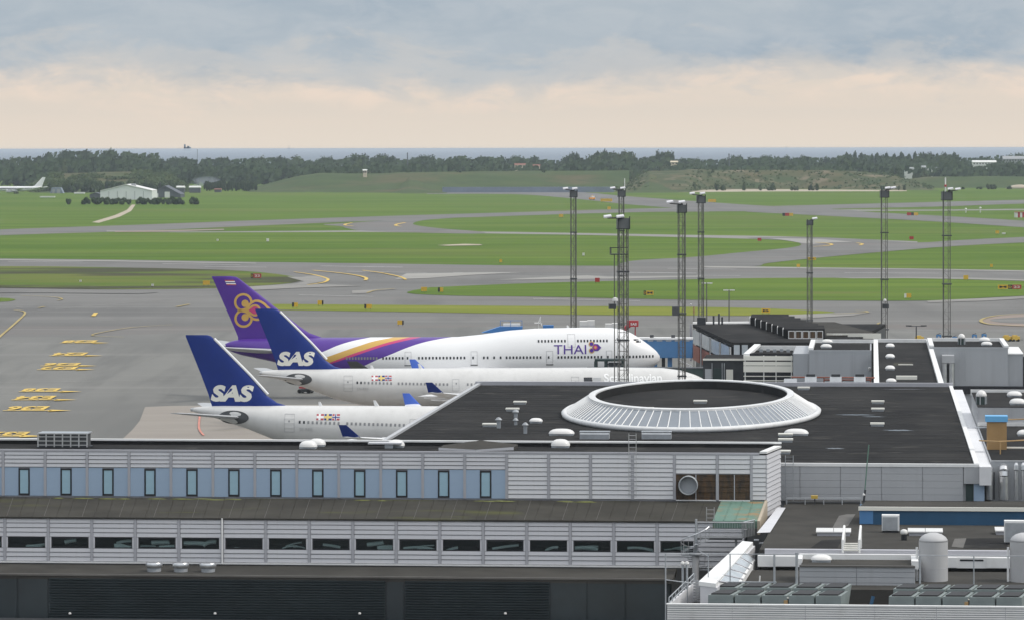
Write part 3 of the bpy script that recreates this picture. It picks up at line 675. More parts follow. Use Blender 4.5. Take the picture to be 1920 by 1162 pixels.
        for a, b, z0, z1 in ((752, 764, 5.35, 7.5), (874, 886, 5.35, 7.5), (1014, 1026, 5.35, 7.5), (1125, 1136, 5.35, 7.5), (1054, 1068, 8.1, 10.1)):
            dr = part('door', fu.patch(bx(a), bx(b), z0, z1, sd, .02), W, body); part('door_seal', fu.outline(bx(a), bx(b), z0, z1, sd, .06, .03), M['door_line'], dr)
            if z0 < 8: part('door_sill', fu.patch(bx(a) - .05, bx(b) + .05, z0 - .1, z0 + .06, sd, .05, 1, 1), M['plane_dark_grey'], dr)
        if sd < 0:
            part('lettering', fu.wrap_text('THAI', bx(1028), bx(1088), 7.0, 8.45), P_, body, label='purple capital letters THAI on the white fuselage')
            # small flower emblem after the name
            def blob(px, py, r, m_, off): 
                pts, fs = disc((px - 422) / 11.77, bz(px, py), r / 11.77, 18)
                return part('emblem', MB().add([(x, -fu.y(x, z, off), z) for x, z in pts], fs), M[m_], body)
            for px, py in ((1098, 643.5), (1098, 655.5)): blob(px, py, 5.2, 'thai_gold', .035); blob(px, py, 3.6, 'thai_purple', .05)
            pts = [((px - 422) / 11.77, bz(px, py)) for px, py in ((1116, 650), (1110, 656), (1103, 656), (1099, 650), (1103, 643), (1110, 643.5))]
            part('emblem', MB().add([(x, -fu.y(x, z, .06), z) for x, z in pts], [tuple(range(6))]), M['thai_purple'], body)
            blob(1105, 649.5, 4.0, 'thai_magenta', .075); blob(1105, 649.5, 2.0, 'thai_gold', .09)
            for i in range(6):
                a = R(60 * i + 40); fu_x, fu_z = bx(1147) + .33 * math.cos(a), 9.05 + .33 * math.sin(a)
                part('alliance_mark', fu.patch(fu_x - .09, fu_x + .09, fu_z - .09, fu_z + .09, sd, .03, 1, 1), M['window_grey'], body)
    mb = MB()
    for sd in (-1, 1): fu.patch(64.2, 65.4, 8.7, 9.25, sd, .03, 3, 2, mb)
    part('cockpit_windows', mb, M['window_dark'], body)
    part('antenna', MB().loft([foil_ring((54.3, 0, 10.8), (53.8, 0, 10.8), .04, (0, 1, 0)), foil_ring((54.0, 0, 11.4), (53.8, 0, 11.4), .02, (0, 1, 0))]), W, t)
    part('tail_exhaust', MB().lathe([(.3, -.3), (.34, 0), (.36, .3)], (0, 0, 8.4), 14, 'x'), M['metal_bare'], t)
    gear(t, 61.5, 0, 1, .55)
    return t
jumbo()

# -------- old airliner standing across the field
def old_airliner():
    d = 3545.0; s = d / F_PX
    t = thing('airliner', 'distant white airliner with swept fin parked at the far left of the field', 'airplane', (at_d(82, 355, d)[0], d, 0), rotz=R(180 - 4)); t.scale = (1.2, 1.2, 1.2)
    W = M['plane_white']      # nose points left, out of the picture
    st = [(0, 4.9, 4.5, .2, 4.7), (3, 5.2, 3.6, .9, 4.6), (8, 5.4, 2.5, 1.5, 4.0), (14, 5.4, 1.75, 1.85, 3.6), (40, 5.4, 1.7, 1.87, 3.55), (44.5, 5.0, 1.8, 1.6, 3.4), (47, 3.9, 2.4, .7, 3.2), (47.5, 3.3, 2.9, .1, 3.1)]
    fu = Fus(st); body = part('fuselage', fu.mesh(24), W, t, True)
    for sd in (-1, 1):
        part('cheat_line', fu.patch(1.5, 45, 3.55, 4.25, sd, .03, 30, 1), M['plane_dark_grey'], body)
        rings = [foil_ring((6.8, sd * .9, 4.3), (2.4, sd * .8, 4.3), .25, (0, 0, 1)), foil_ring((-.2, sd * 7.2, 5.0), (-1.9, sd * 7.2, 5.0), .08, (0, 0, 1))]
        part('horizontal_stabilizer', MB().loft(rings), W, t, 40)
        rings = [foil_ring((29, sd * .5, 2.4), (18.5, sd * .5, 2.3), .5, (0, 0, 1)), foil_ring((12.0, sd * 21.5, 4.2), (9.6, sd * 21.5, 4.2), .1, (0, 0, 1))]
        part('wing', MB().loft(rings), W, t, 40)
        engine(t, 22, sd * 8.0, 1.6, .7, 4.5, M['plane_grey']); engine(t, 16.5, sd * 13.5, 2.1, .7, 4.5, M['plane_grey'])
        gear(t, 20.5, sd * 3.2, 2, .5, 2.2)
    fin = Fin([(5.1, 1.2, 9.0, .25), (5.9, 1.0, 6.9, .22), (11.9, -1.3, 1.2, .1), (12.1, -1.3, .6, .06)])
    part('vertical_stabilizer', fin.mesh(), W, t, 40)
    gear(t, 42, 0, 1, .45, 2.2)
old_airliner()
# ================================================================== terminal buildings
material('felt', (.021, .021, .0215), .9, col2=(.031, .0305, .030), vscale=.25, bump=.3, bscale=8, spec=.04)
mix_layer(M['felt'], .09, (1, .5, 1), (.042, .041, .040), .47, .66, .8)
mix_layer(M['felt'], .3, (1, 1, 1), (.062, .059, .054), .60, .68, .6, off=5)
mix_layer(M['felt'], .5, (.15, 1.6, 1), (.024, .024, .026), .55, .7, .5)
material('felt_lap', (.030, .0295, .029), .9, var=.35, vscale=.12, stretch=(1, .2, 1), spec=.04)
material('felt_brown', (.052, .050, .046), .9, col2=(.070, .067, .061), vscale=.25, bump=.3, bscale=8, spec=.04)
mix_layer(M['felt_brown'], .12, (1, .4, 1), (.042, .041, .038), .5, .7, .6)
material('felt_moss', (.046, .044, .039), .9, col2=(.066, .063, .055), vscale=.2, spec=.04)
mix_layer(M['felt_moss'], .25, (.5, 1.5, 1), (.095, .098, .040), .58, .72, .7)
material('felt_patch', (.11, .105, .097), .9, var=.1, vscale=.5)
material('moss', (.125, .135, .045), .95, var=.3, vscale=1.0)
material('clad', (.62, .62, .645), .45, var=.05, vscale=.35, stretch=(.3, 1, 3))
mix_layer(M['clad'], 1.2, (2.5, 1, .12), (.54, .535, .54), .55, .8, .5)
material('clad_white', (.70, .70, .715), .45, var=.05, vscale=.3, stretch=(.3, 1, 3))
mix_layer(M['clad_white'], 1.2, (2.5, 1, .12), (.61, .60, .60), .55, .8, .5)
material('clad_joint', (.30, .30, .325), .7)
material('mullion_grey', (.42, .42, .45), .5, var=.05, vscale=.5)
material('glass_blue', (.36, .47, .61), .25, var=.08, vscale=.15)
material('glass_pane_blue', (.36, .54, .64), .12, var=.12, vscale=.3)
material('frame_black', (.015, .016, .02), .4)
material('white_trim', (.78, .78, .77), .5, var=.05, vscale=.4)
mix_layer(M['white_trim'], .8, (1, 1, .3), (.62, .61, .58), .55, .75, .6)
material('ring_white', (.66, .665, .665), .5, var=.06, vscale=.5)
mix_layer(M['ring_white'], 1.5, (1, 1, .3), (.50, .50, .49), .52, .75, .7)
material('grey_metal', (.37, .385, .405), .5, var=.05, vscale=.2, stretch=(1, 1, .3))
mix_layer(M['grey_metal'], .5, (2, 2, .12), (.33, .335, .35), .52, .75, .6)
material('grey_panel', (.43, .44, .455), .5, var=.05, vscale=.2)
mix_layer(M['grey_panel'], .8, (2, 2, .12), (.37, .375, .38), .55, .8, .6)
material('dark_louvre', (.022, .032, .036), .55, var=.15, vscale=.4)
material('rust', (.13, .075, .035), .8, col2=(.045, .035, .028), vscale=1.2, stretch=(2, 1, .5))
material('copper', (.095, .185, .145), .8, col2=(.13, .22, .175), vscale=.6)
mix_layer(M['copper'], .55, (1, 1, 1), (.28, .17, .07), .52, .66, .85, off=2.3)
material('dome', (.72, .71, .69), .35, var=.04, vscale=1.0)
material('galv', (.36, .38, .40), .6, metal=.25, var=.1, vscale=1.5)
material('galv_light', (.62, .63, .64), .28, metal=.8, var=.1, vscale=1.5)
material('unit_green', (.205, .240, .235), .6, var=.08, vscale=1.0)
material('black_grille', (.022, .022, .024), .7)
material('tank_grey', (.45, .45, .455), .6, var=.04, vscale=.5)
mix_layer(M['tank_grey'], .9, (3, 3, .15), (.40, .40, .40), .55, .75, .5)
material('blue_paint', (.020, .085, .170), .55, var=.1, vscale=.3, stretch=(1, 1, .2))
material('sky_blue_box', (.14, .42, .72), .5); material('ochre', (.36, .22, .09), .7, var=.1, vscale=.6)
material('timber', (.40, .26, .12), .8, var=.15, vscale=1.0)
material('brick_red', (.26, .095, .065), .8, var=.15, vscale=.8)
material('glass_pale', (.50, .54, .57), .18, var=.1, vscale=.6)
material('skylight_glass', (.20, .225, .255), .18, var=.15, vscale=.12)
material('skylight_metal', (.44, .455, .475), .4, var=.05, vscale=.2)
material('bridge_blue', (.085, .235, .475), .5, var=.06, vscale=.3)
material('dark_green', (.025, .045, .042), .5, var=.1, vscale=.3)
material('dark_steel', (.040, .043, .047), .6, var=.15, vscale=1.0)
material('mast_steel', (.105, .101, .093), .6, var=.2, vscale=.6)
material('interior', (.16, .19, .19), .8); material('interior_white', (.75, .78, .80), .5)
pg = bpy.data.materials.new('clear_pane'); pg.use_nodes = True; MATS['clear_pane'] = pg
_b = pg.node_tree.nodes['Principled BSDF']; _g = nn(pg, 'ShaderNodeBsdfTransparent'); _x = nn(pg, 'ShaderNodeMixShader')
_b.inputs['Base Color'].default_value = (.012, .018, .022, 1); _b.inputs['Roughness'].default_value = .06; _b.inputs['Specular IOR Level'].default_value = .9
_g.inputs[0].default_value = (.88, .95, .94, 1); _x.inputs[0].default_value = .25
pg.node_tree.links.new(_g.outputs[0], _x.inputs[1]); pg.node_tree.links.new(_b.outputs[0], _x.inputs[2])
pg.node_tree.links.new(_x.outputs[0], pg.node_tree.nodes['Material Output'].inputs[0])

def smooth3(a, b, c, n=8):
    a, b, c = Vector(a), Vector(b), Vector(c); return [a * (1 - t) ** 2 + b * 2 * t * (1 - t) + c * t * t for t in [i / n for i in range(n + 1)]]
vU, vL, vD = 328.0, 316.8, 311.0
U = lambda px, v=vU, py=890: at_v(px, py, v)[0]
Zu = lambda py, v=vU, px=700: at_v(px, py, v)[2]
def rect_part(name, u0, u1, v0, v1, z0, z1, mat, parent, **kw): return part(name, MB().box(u0, v0, z0, u1, v1, z1), M[mat], parent, **kw)

t = thing('terminal_building', 'long terminal with pale cladding, a row of blue glazed bays and a dark louvred base', 'building', (U(300), vU, 0), grid=True)
zt, zp, zb = Zu(845.5), Zu(878.5), Zu(932.5)
uL, uC = U(-160), U(1437); vB = vU + 7.0
uB = at_v(1463, 828, vB)[0]
part('upper_wall', MB().prism([(uL, vU + .08), (uC - .02, vU + .08), (uB - .05, vB), (uL, vB)], 9.0, zt - .12), M['clad_joint'], t)
rf = part('roof', MB().prism([(uL, vU + .02), (uC, vU + .02), (uB, vB - .3), (uL, vB - .3)], zt - .11, zt - .02), M['felt'], t)
zpar = Zu(824.5, vB)
part('parapet', MB().box(uL, vB - .32, zt - .3, uB, vB, zpar - .12), M['felt'], t)
part('parapet_cap', MB().box(uL, vB - .42, zpar - .12, uB + .1, vB + .15, zpar + .02), M['white_trim'], t)
part('end_parapet_cap', MB().prism([(uC - .55, vU), (uC + .05, vU), (uB + .1, vB - .45), (uB - .5, vB - .45)], zt - .015, zt + .16), M['white_trim'], t)
part('eave_trim', MB().box(uL, vU - .05, zt - .13, uC - .56, vU + .25, zt + .03), M['mullion_grey'], t)
rnd = random.Random(5)
# cladding boards, bay by bay (one shared board per size)
BOARD = {}
def board(w, h, mat, tag):
    k = (round(w, 2), round(h, 2), mat)
    if k not in BOARD: BOARD[k] = mesh_of('cladding_board', MB().xprism([(.06, .025), (.06, h - .02), (0, h - .03), (-.035, .05), (0, .02)], -w / 2, w / 2), M[mat])
    return BOARD[k]
def boards(ua, ub, v, z0, z1, n, mat, parent, inset=.13):
    h = (z1 - z0) / n; me = board(ub - ua - 2 * inset, h, mat, '')
    for i in range(n): inst('cladding_board', me, parent, ((ua + ub) / 2, v, z0 + i * h))
xs = [6 + 78.66 * i for i in range(-1, 17)] + [1345, 1409, 1436.5]
us = [U(x) for x in xs]; bayw = us[3] - us[2]
for i, u in enumerate(us[:-1]): inst('mullion', BOARD.setdefault('mu', mesh_of('mullion', MB().box(-.11, -.06, 0, .11, .07, zt - .14 - zb), M['mullion_grey'])), t, (u, vU, zb))
fr_w, fr_h = bayw * .27, (zp - zb) * .93
FRM = MB(); w2 = fr_w / 2
for a in ((-w2, -w2 + .13, 0, fr_h), (w2 - .13, w2, 0, fr_h), (-w2 + .13, w2 - .13, 0, .13), (-w2 + .13, w2 - .13, fr_h - .13, fr_h)): FRM.box(a[0], -.03, a[2], a[1], .05, a[3])
FRM = mesh_of('window_frame', FRM, M['frame_black']); PANE = mesh_of('pane', MB().box(-w2 + .13, 0, .13, w2 - .13, .03, fr_h - .13), M['glass_pane_blue'])
BLU = mesh_of('glass_panel', MB().box(-(bayw - .24 - fr_w) / 4, 0, 0, (bayw - .24 - fr_w) / 4, .07, zp - zb - .03), M['glass_blue'])
STR = mesh_of('glass_strip', MB().box(-w2, .01, 0, w2, .07, .1), M['glass_blue'])
for i in range(len(xs) - 1):
    a, b = us[i], us[i + 1]; x = xs[i + 1]
    if x < 960:
        boards(a, b, vU, zp, zt - .13, 4, 'clad', t)
        c = (a + b) / 2
        for sx in (-1, 1): inst('glass_panel', BLU, t, (c + sx * (fr_w / 2 + (bayw - .24 - fr_w) / 4), vU, zb + .01))
        w = inst('window', FRM, t, (c, vU, zb + .07)); p = bpy.data.objects.new('pane', PANE); COL.objects.link(p); p.parent = w
    elif x < 1300: boards(a, b, vU, zb, zt - .13, 10, 'clad_white', t)
    elif x < 1420:
        boards(a, b, vU, zp - .25, zt - .13, 4, 'clad_white', t)
        lo = rect_part('vent_panel', a + .14, b - .14, vU + .06, vU + .3, zb, zp - .3, 'rust', t)
        m0 = (a + b) / 2
        rect_part('vent_post', m0 - .04, m0 + .04, vU - .02, vU + .06, zb, zp - .3, 'mullion_grey', t)
        rect_part('vent_sill', a + .12, b - .12, vU - .1, vU + .06, zb - .08, zb, 'white_trim', t)
        for k in range(5): rect_part('louvre_blade', a + .16, b - .16, vU - .01, vU + .055, zb + .2 + k * .45, zb + .26 + k * .45, 'rust', t)
        if x < 1350:
            c = at_v(1291, 908, vU); dk = part('exhaust_duct', MB().lathe([(.78, .1), (.80, -.75), (.74, -.8), (.70, -.75), (.68, .05)], (c[0], vU - .05, c[2]), 24, 'y'), M['galv'], t)
            part('duct_mouth', MB().lathe([(.675, 0), (.6, .02), (.2, .05)], (c[0], vU - .25, c[2]), 24, 'y'), M['grey_metal'], dk)
    else: boards(a, b, vU, zb, zt - .13, 10, 'clad_white', t, .03)
# slanting end wall
ew = Vector((uB - uC, vB - vU)); el = ew.length; ed = ew / el; ang = math.atan2(ed.y, ed.x)
EB = mesh_of('cladding_board', MB().xprism([(.06, .025), (.06, .37), (0, .36), (-.05, .05), (0, .02)], 0, el - .1), M['clad'])
for k in range(13):
    z = zt - .14 - .39 * (k + 1)
    inst('cladding_board', EB, t, (uC + .03, vU, z), ang)
# lower roof, lower facade
zl1, zl0 = Zu(972.5, vL), Zu(1056, vL); zw1, zw0 = Zu(1010, vL), Zu(1030.5, vL)
uE = at_v(1398, 1000, vL)[0]; uR = at_v(1424, 975, vL)[0]
part('lower_roof', MB().xprism([(vU + .05, zb - .12), (vU + .05, zb - .5), (vL - .15, zl1 - .1), (vL - .15, zl1 + .02)], uL, at_v(1345, 960, 322)[0]), M['felt_moss'], t)
ug0, ug1 = at_v(1352, 950, vU)[0], at_v(1434, 950, vU)[0]; ul0, ul1 = at_v(1336, 975, vL)[0], at_v(1420, 975, vL)[0]
cop = part('copper_roof', MB().add([(ug0, vU, zb - .08), (ug1, vU, zb - .08), (ul1, vL - .1, zl1 + .06), (ul0, vL - .1, zl1 + .06), (ug0, vU, zb - .5), (ug1, vU, zb - .5), (ul1, vL - .1, zl1 - .5), (ul0, vL - .1, zl1 - .5)],
     [(0, 1, 2, 3), (0, 4, 5, 1), (1, 5, 6, 2), (2, 6, 7, 3), (3, 7, 4, 0)]), M['copper'], t)
for k in range(1, 4):
    f = k / 4; part('seam', MB().tube((ug0 + (ug1 - ug0) * f, vU, zb - .06), (ul0 + (ul1 - ul0) * f, vL - .1, zl1 + .08), .035, 4), M['copper'], cop)
part('verge_board', MB().add([(ug1, vU, zb), (ug1 + .22, vU, zb), (ul1 + .22, vL - .4, zl1 + .1), (ul1, vL - .4, zl1 + .1), (ug1, vU, zb - 1.6), (ug1 + .22, vU, zb - 1.4), (ul1 + .22, vL - .4, zl1 - 1.0), (ul1, vL - .4, zl1 - 1.0)],
     [(0, 1, 2, 3), (1, 5, 6, 2), (0, 3, 7, 4), (2, 6, 7, 3), (0, 4, 5, 1)]), M['gravel'], t)
# moss tufts in the gutter and felt seams
for k in range(26):
    px = rnd.choice([rnd.uniform(0, 330), rnd.uniform(330, 720), rnd.uniform(880, 960), rnd.uniform(1020, 1110)]); u = U(px); L = rnd.uniform(.5, 2.2)
    mb = MB(); n = 7
    mb.lathe([(.02, 0), (.16, .02), (.10, .07), (.02, .09)], (0, 0, 0), 7, 'z', L * 3, 1.6)
    o = inst('moss', mesh_of('moss', mb, M['moss']), t, (u, vU - rnd.uniform(.4, 1.1), zb - .16 - rnd.uniform(.0, .04)))
sl = (zl1 + .02 - zb + .12) / (vL - .15 - vU - .05)
for k in range(60):
    px = -40 + k * 23 + rnd.uniform(-4, 4)
    if px > 1330: break
    ua, ub = at_v(px, 940, vU)[0], at_v(px - 13, 972, vL)[0]
    part('felt_seam', MB().tube((ua, vU - .1, zb - .105), (ub, vL, zl1 + .035), .02, 4), M['felt_patch'] if k % 3 == 0 else M['felt_moss'], t)
xs2 = [9 + 81.55 * j for j in range(-2, 16)] + [1306, 1398]
us2 = [at_v(x, 1000, vL)[0] for x in xs2]
part('lower_wall', MB().box(uL, vL + .08, zw1 - .0, uE - .05, vL + .5, zl1 - .12), M['clad_joint'], t)
part('lower_wall', MB().box(uL, vL + .08, zl0 - .2, uE - .05, vL + .5, zw0), M['clad_joint'], t)
part('interior_floor', MB().box(uL, vL + .52, zw0 - .35, uE - .06, vL + 6.0, zw0 - .25), M['interior'], t)
part('interior_wall', MB().box(uL, vL + 6.0, zw0 - .3, uE - .06, vL + 6.2, zl1 - .15), M['interior'], t)
MU2 = mesh_of('mullion', MB().box(-.11, -.06, 0, .11, .07, zl1 - .12 - zl0), M['mullion_grey'])
for i in range(len(us2) - 1):
    a, b = us2[i], us2[i + 1]
    inst('mullion', MU2, t, (a, vL, zl0))
    if i == len(us2) - 2: boards(a, b, vL, zl0, zl1 - .13, 9, 'clad', t); continue
    boards(a, b, vL, zw1, zl1 - .13, 4, 'clad', t); boards(a, b, vL, zl0, zw0, 3, 'clad', t)
    w = MB(); x0, x1 = a + .25, b - .25
    for j0, j1 in ((a + .12, x0), (x1, b - .12)): rect_part('window_jamb', j0, j1, vL - .02, vL + .2, zw0, zw1, 'clad', t)
    th = .1 if i % 2 else .05
    for q in ((x0, x0 + th, zw0, zw1), (x1 - th, x1, zw0, zw1), (x0 + th, x1 - th, zw0, zw0 + th), (x0 + th, x1 - th, zw1 - th, zw1)): w.box(q[0], vL - .01, q[2], q[1], vL + .2, q[3])
    w = part('window', w, M['frame_black'], t)
    part('pane', MB().box(x0 + th, vL + .06, zw0 + th, x1 - th, vL + .09, zw1 - th), M['clear_pane'], w)
    for q in range(rnd.choice((1, 2, 2, 3))):
        z = rnd.uniform(zw0 - .1, zw0 + .45); ua = rnd.uniform(a, b - 1.2); L = rnd.uniform(.9, 2.2); hgt = rnd.uniform(-.5, .6)
        part('stand_in_tube', MB().path(smooth3((ua, vL + .32, z), (ua + L * .5, vL + .42, z + hgt * .2 + rnd.uniform(0, .3)), (min(ua + L, b - .1), vL + .36, z + hgt * .6)), rnd.choice((.06, .12, .18)), 8), M['interior_white'], t)  # added pale tubes, standing in for room contents and reflections in the panes
part('sill_trim', MB().box(uL, vL - .12, zl0 - .12, uE, vL + .3, zl0 - .01), M['white_trim'], t)
dp = at_v(417, 1000, vL)[0]; part('downpipe', MB().tube((dp, vL - .16, zl0 - .1), (dp, vL - .16, zl1), .07, 8), M['white_trim'], t)
part('base_roof', MB().xprism([(vL + .3, zl0 - .2), (vL + .3, zl0 - .6), (vD, Zu(1080, vD) - .4), (vD, Zu(1080, vD))], uL, at_v(1262, 1070, vD)[0]), M['felt_brown'], t)
zd = Zu(1080, vD)
part('base_trim', MB().box(uL, vD - .12, zd - .12, at_v(1256, 1080, vD)[0], vD + .1, zd + .02), M['felt_patch'], t)
uDe = at_v(1252, 1100, vD)[0]
part('base_wall', MB().box(uL, vD + .1, .1, uDe, vL + .3, zd - .13), M['dark_louvre'], t)
for xa, xb in ((92, 722), (759, 1030)):
    a, b = at_v(xa, 1100, vD)[0], at_v(xb, 1100, vD)[0]; mb = MB(); z = zd - .35
    while z > 2.6:
        mb.xprism([(vD - .10, z - .05), (vD - .07, z - .07), (vD + .11, z + .05), (vD + .09, z + .08)], a, b); z -= .205
    part('louvres', mb, M['dark_louvre'], t, kind='stuff')
for xa, xb in ((-150, -40), (-38, 32), (34, 90), (724, 757), (1032, 1100), (1102, 1172), (1174, 1250)):
    a, b = at_v(xa, 1100, vD)[0], at_v(xb, 1100, vD)[0]; rect_part('wall_panel', a + .04, b - .04, vD + .02, vD + .1, .2, zd - .25, 'dark_louvre', t)
for px in (132, 404, 675, 948): c = at_v(px, 1148, vD); part('wall_lamp', MB().lathe([(.05, 0), (.12, .03), (.1, .14), (.03, .18)], (c[0], vD - .2, c[2] - .1), 8), M['dome'], t)

# low canopy at the foot of the terminal
cz = 2.72; cv0, cv1 = 300.5, 310.7
t = thing('entrance_canopy', 'low canopy with white and brown roof panels at the bottom edge below the louvred wall', 'canopy', (U(300), cv0, 0), grid=True)
part('deck', MB().box(uL, cv0, cz - .35, uDe - 2, cv1, cz - .03), M['dark_steel'], t)
px = -60; k = 0
while px < 1240:
    L = rnd.choice((44, 66, 70, 92)); a, b = at_v(px, 1160, cv0 + 4)[0], at_v(min(px + L, 1240), 1160, cv0 + 4)[0]
    part('roof_panel', MB().add([(a, cv0 + .2, cz - .03), (b, cv0 + .2, cz - .03), (b + .9, cv1 - 2.6, cz - .03), (a + .9, cv1 - 2.6, cz - .03), (a, cv0 + .2, cz + .04), (b, cv0 + .2, cz + .04), (b + .9, cv1 - 2.6, cz + .04), (a + .9, cv1 - 2.6, cz + .04)],
         [(4, 5, 6, 7), (0, 1, 5, 4), (1, 2, 6, 5), (2, 3, 7, 6), (3, 0, 4, 7)]), M[('brick_red', 'white_trim', 'timber', 'white_trim', 'felt_brown')[k % 5]], t)
    px += L + 3; k += 1
for px in (60, 360, 660, 960, 1200): a = at_v(px, 1160, cv0 + 1)[0]; part('column', MB().tube((a, cv0 + 1, 0.06), (a, cv0 + 1, cz - .3), .15, 10), M['dark_steel'], t)

# ------------------------------------------------------------------ lounge with the oval rooflight
zB = 13.0
rl, rr_, fr_ = tz(890, 723.5, zB), tz(1784, 722.5, zB), tz(1819, 869, zB)
vr = (rl[1] + rr_[1]) / 2; vf = tz(1640, 870.5, zB)[1]
ul_ = tz(808, 771, zB)[0] + .6; ur_ = (rr_[0] + fr_[0]) / 2
t = thing('lounge_building', 'pavilion with a broad black flat roof and a raised oval rooflight', 'building', ((ul_ + ur_) / 2, vf, 0), grid=True)
part('walls', MB().box(ul_ - .25, vf + .35, .1, ur_ + .3, vr + .3, zB - .26), M['grey_panel'], t)
rf = part('roof', MB().box(ul_, vf + .02, zB - .25, ur_, vr, zB), M['felt'], t)
part('parapet', MB().box(ul_ - .6, vr, zB - .2, ur_ + .45, vr + .6, zB + .42), M['mullion_grey'], t)
part('parapet', MB().box(ul_ - .4, vf + .4, zB - .2, ul_, vr - .01, zB + .22), M['grey_panel'], t)
part('parapet', MB().box(ur_, vf + .4, zB - .2, ur_ + .4, vr - .01, zB + .14), M['white_trim'], t)
part('side_ledge', MB().box(ur_ + .41, vf - .9, zB - 1.6, ur_ + 1.4, vr - 4.0, zB - .06), M['clad_white'], t)
part('front_trim', MB().box(ul_, vf - .06, zB - .16, ur_ + .4, vf + .38, zB + .1), M['white_trim'], t)
zf0 = at_v(1640, 939, vf)[2]
for k, (xa, xb) in enumerate(((1440, 1499.7), (1500, 1575.8), (1576, 1652.8), (1653, 1729.8), (1730, 1806))):
    a, b = at_v(xa, 900, vf)[0], at_v(xb, 900, vf)[0]
    for j in range(5):
        h = (zB - .18 - zf0) / 5; rect_part('wall_panel', a + .012, b - .012, vf, vf + .3, zf0 + j * h + .008, zf0 + (j + 1) * h - .006, 'grey_panel', t)
a, b = at_v(1807, 900, vf)[0], at_v(1846, 900, vf)[0]
rect_part('wall_panel', a, b, vf - .02, vf + .3, zB - 1.55, zB - .18, 'grey_panel', t)
rect_part('doorway', at_v(1811, 900, vf)[0], at_v(1825, 900, vf)[0], vf + .25, vf + .33, zf0, zB - 1.58, 'dark_green', t)
rect_part('wall_panel', at_v(1826, 900, vf)[0], b, vf + .2, vf + .33, zf0, zB - 1.58, 'glass_blue', t)
# oval rooflight
oc = w2t(at_z(1297, 769, zB + .3)); ocx, ocy = oc[0], oc[1]
A0, B0, A1, B1 = 12.45, 27.0, 10.2, 24.3; zt0, zt1 = zB + .45, zB + 1.85
NP = 120
_t = np.linspace(0, 2 * math.pi, 2881); _s = np.concatenate([[0], np.cumsum(np.hypot(np.diff(A0 * np.cos(_t)), np.diff(B0 * np.sin(_t))))])
ARC = np.interp(np.arange(NP) / NP * _s[-1], _s, _t)                 # equal spacing round the oval
def oval(a, b, z): return [(ocx + a * math.cos(q), ocy + b * math.sin(q), z) for q in ARC]
sk = part('oval_rooflight', MB().loft([oval(A0 + .25, B0 + .5, zB + .0), oval(A0 + .45, B0 + .75, zB + .10), oval(A0 + .5, B0 + .85, zB + .36), oval(A0 + .25, B0 + .4, zB + .54), oval(A0, B0, zt0)], caps=False), M['ring_white'], t, True, label='white collar of the raised oval rooflight')
part('rim', MB().loft([oval(A1 + .05, B1 + .1, zt1 - .05), oval(A1 + .05, B1 + .1, zt1 + .16), oval(A1 - .3, B1 - .6, zt1 + .24), oval(A1 - .62, B1 - 1.2, zt1 + .16), oval(A1 - .66, B1 - 1.3, zt1 - 1.2)], caps=False), M['ring_white'], sk, 50)
part('inner_wall', MB().loft([oval(A1 - .68, B1 - 1.32, zt1 + .05), oval(A1 - .70, B1 - 1.34, zt1 - .9)], caps=False), M['felt'], sk)
part('inner_roof', MB().add(oval(A1 - .66, B1 - 1.3, zt1 - .75), [tuple(range(NP))]), M['felt'], sk)
p0, p1 = oval(A0, B0, zt0), oval(A1, B1, zt1 + .02)
for i in range(NP):
    j = (i + 1) % NP; q = [Vector(p0[i]), Vector(p0[j]), Vector(p1[j]), Vector(p1[i])]; c = sum(q, Vector()) / 4
    ang_i = math.degrees(ARC[i]); front = 200 < ang_i < 340
    jig = rnd.uniform(-.02, .02)
    q = [c + (x - c) * .985 + Vector((0, 0, jig * .4)) for x in q]; dn = Vector((0, 0, -.05))
    part('glass_panel', MB().add(q + [x + dn for x in q], [(0, 1, 2, 3), (7, 6, 5, 4), (0, 4, 5, 1), (1, 5, 6, 2), (2, 6, 7, 3), (3, 7, 4, 0)]), M['skylight_glass' if front else 'skylight_metal'], sk)
    part('mullion', MB().tube(Vector(p0[i]) + Vector((0, 0, .03)), Vector(p1[i]) + Vector((0, 0, .03)), .055, 4), M['white_trim'], sk)
# laps of the felt sheets
for k in range(34):
    v = vf + 1.6 + k * 3.3
    if v > vr - 1: break
    part('felt_lap', MB().box(ul_ + .1, v, zB, ur_ - .1, v + .16, zB + .012), M['felt_lap' if k % 3 else 'felt_brown'], rf)
# rain puddles on the felt
material('puddle', (.05, .05, .052), .03, spec=.8)
for px, py, w_, d_ in ((1605, 777, 3.6, 1.0), (1640, 780.5, 2.2, .7), (1685, 806, 2.6, 1.4), (1565, 840, 1.6, 1.1), (1695, 729, 4.4, .9)):
    c = tz(px, py, zB); n = 20
    pts = [(c[0] + w_ / 2 * math.cos(2 * math.pi * i / n) * (1 + .25 * math.sin(5 * i)), c[1] + d_ / 2 * math.sin(2 * math.pi * i / n) * (1 + .3 * math.cos(3 * i)), zB + .012) for i in range(n)]
    part('puddle', MB().add(pts, [tuple(range(n))]), M['puddle'], rf)

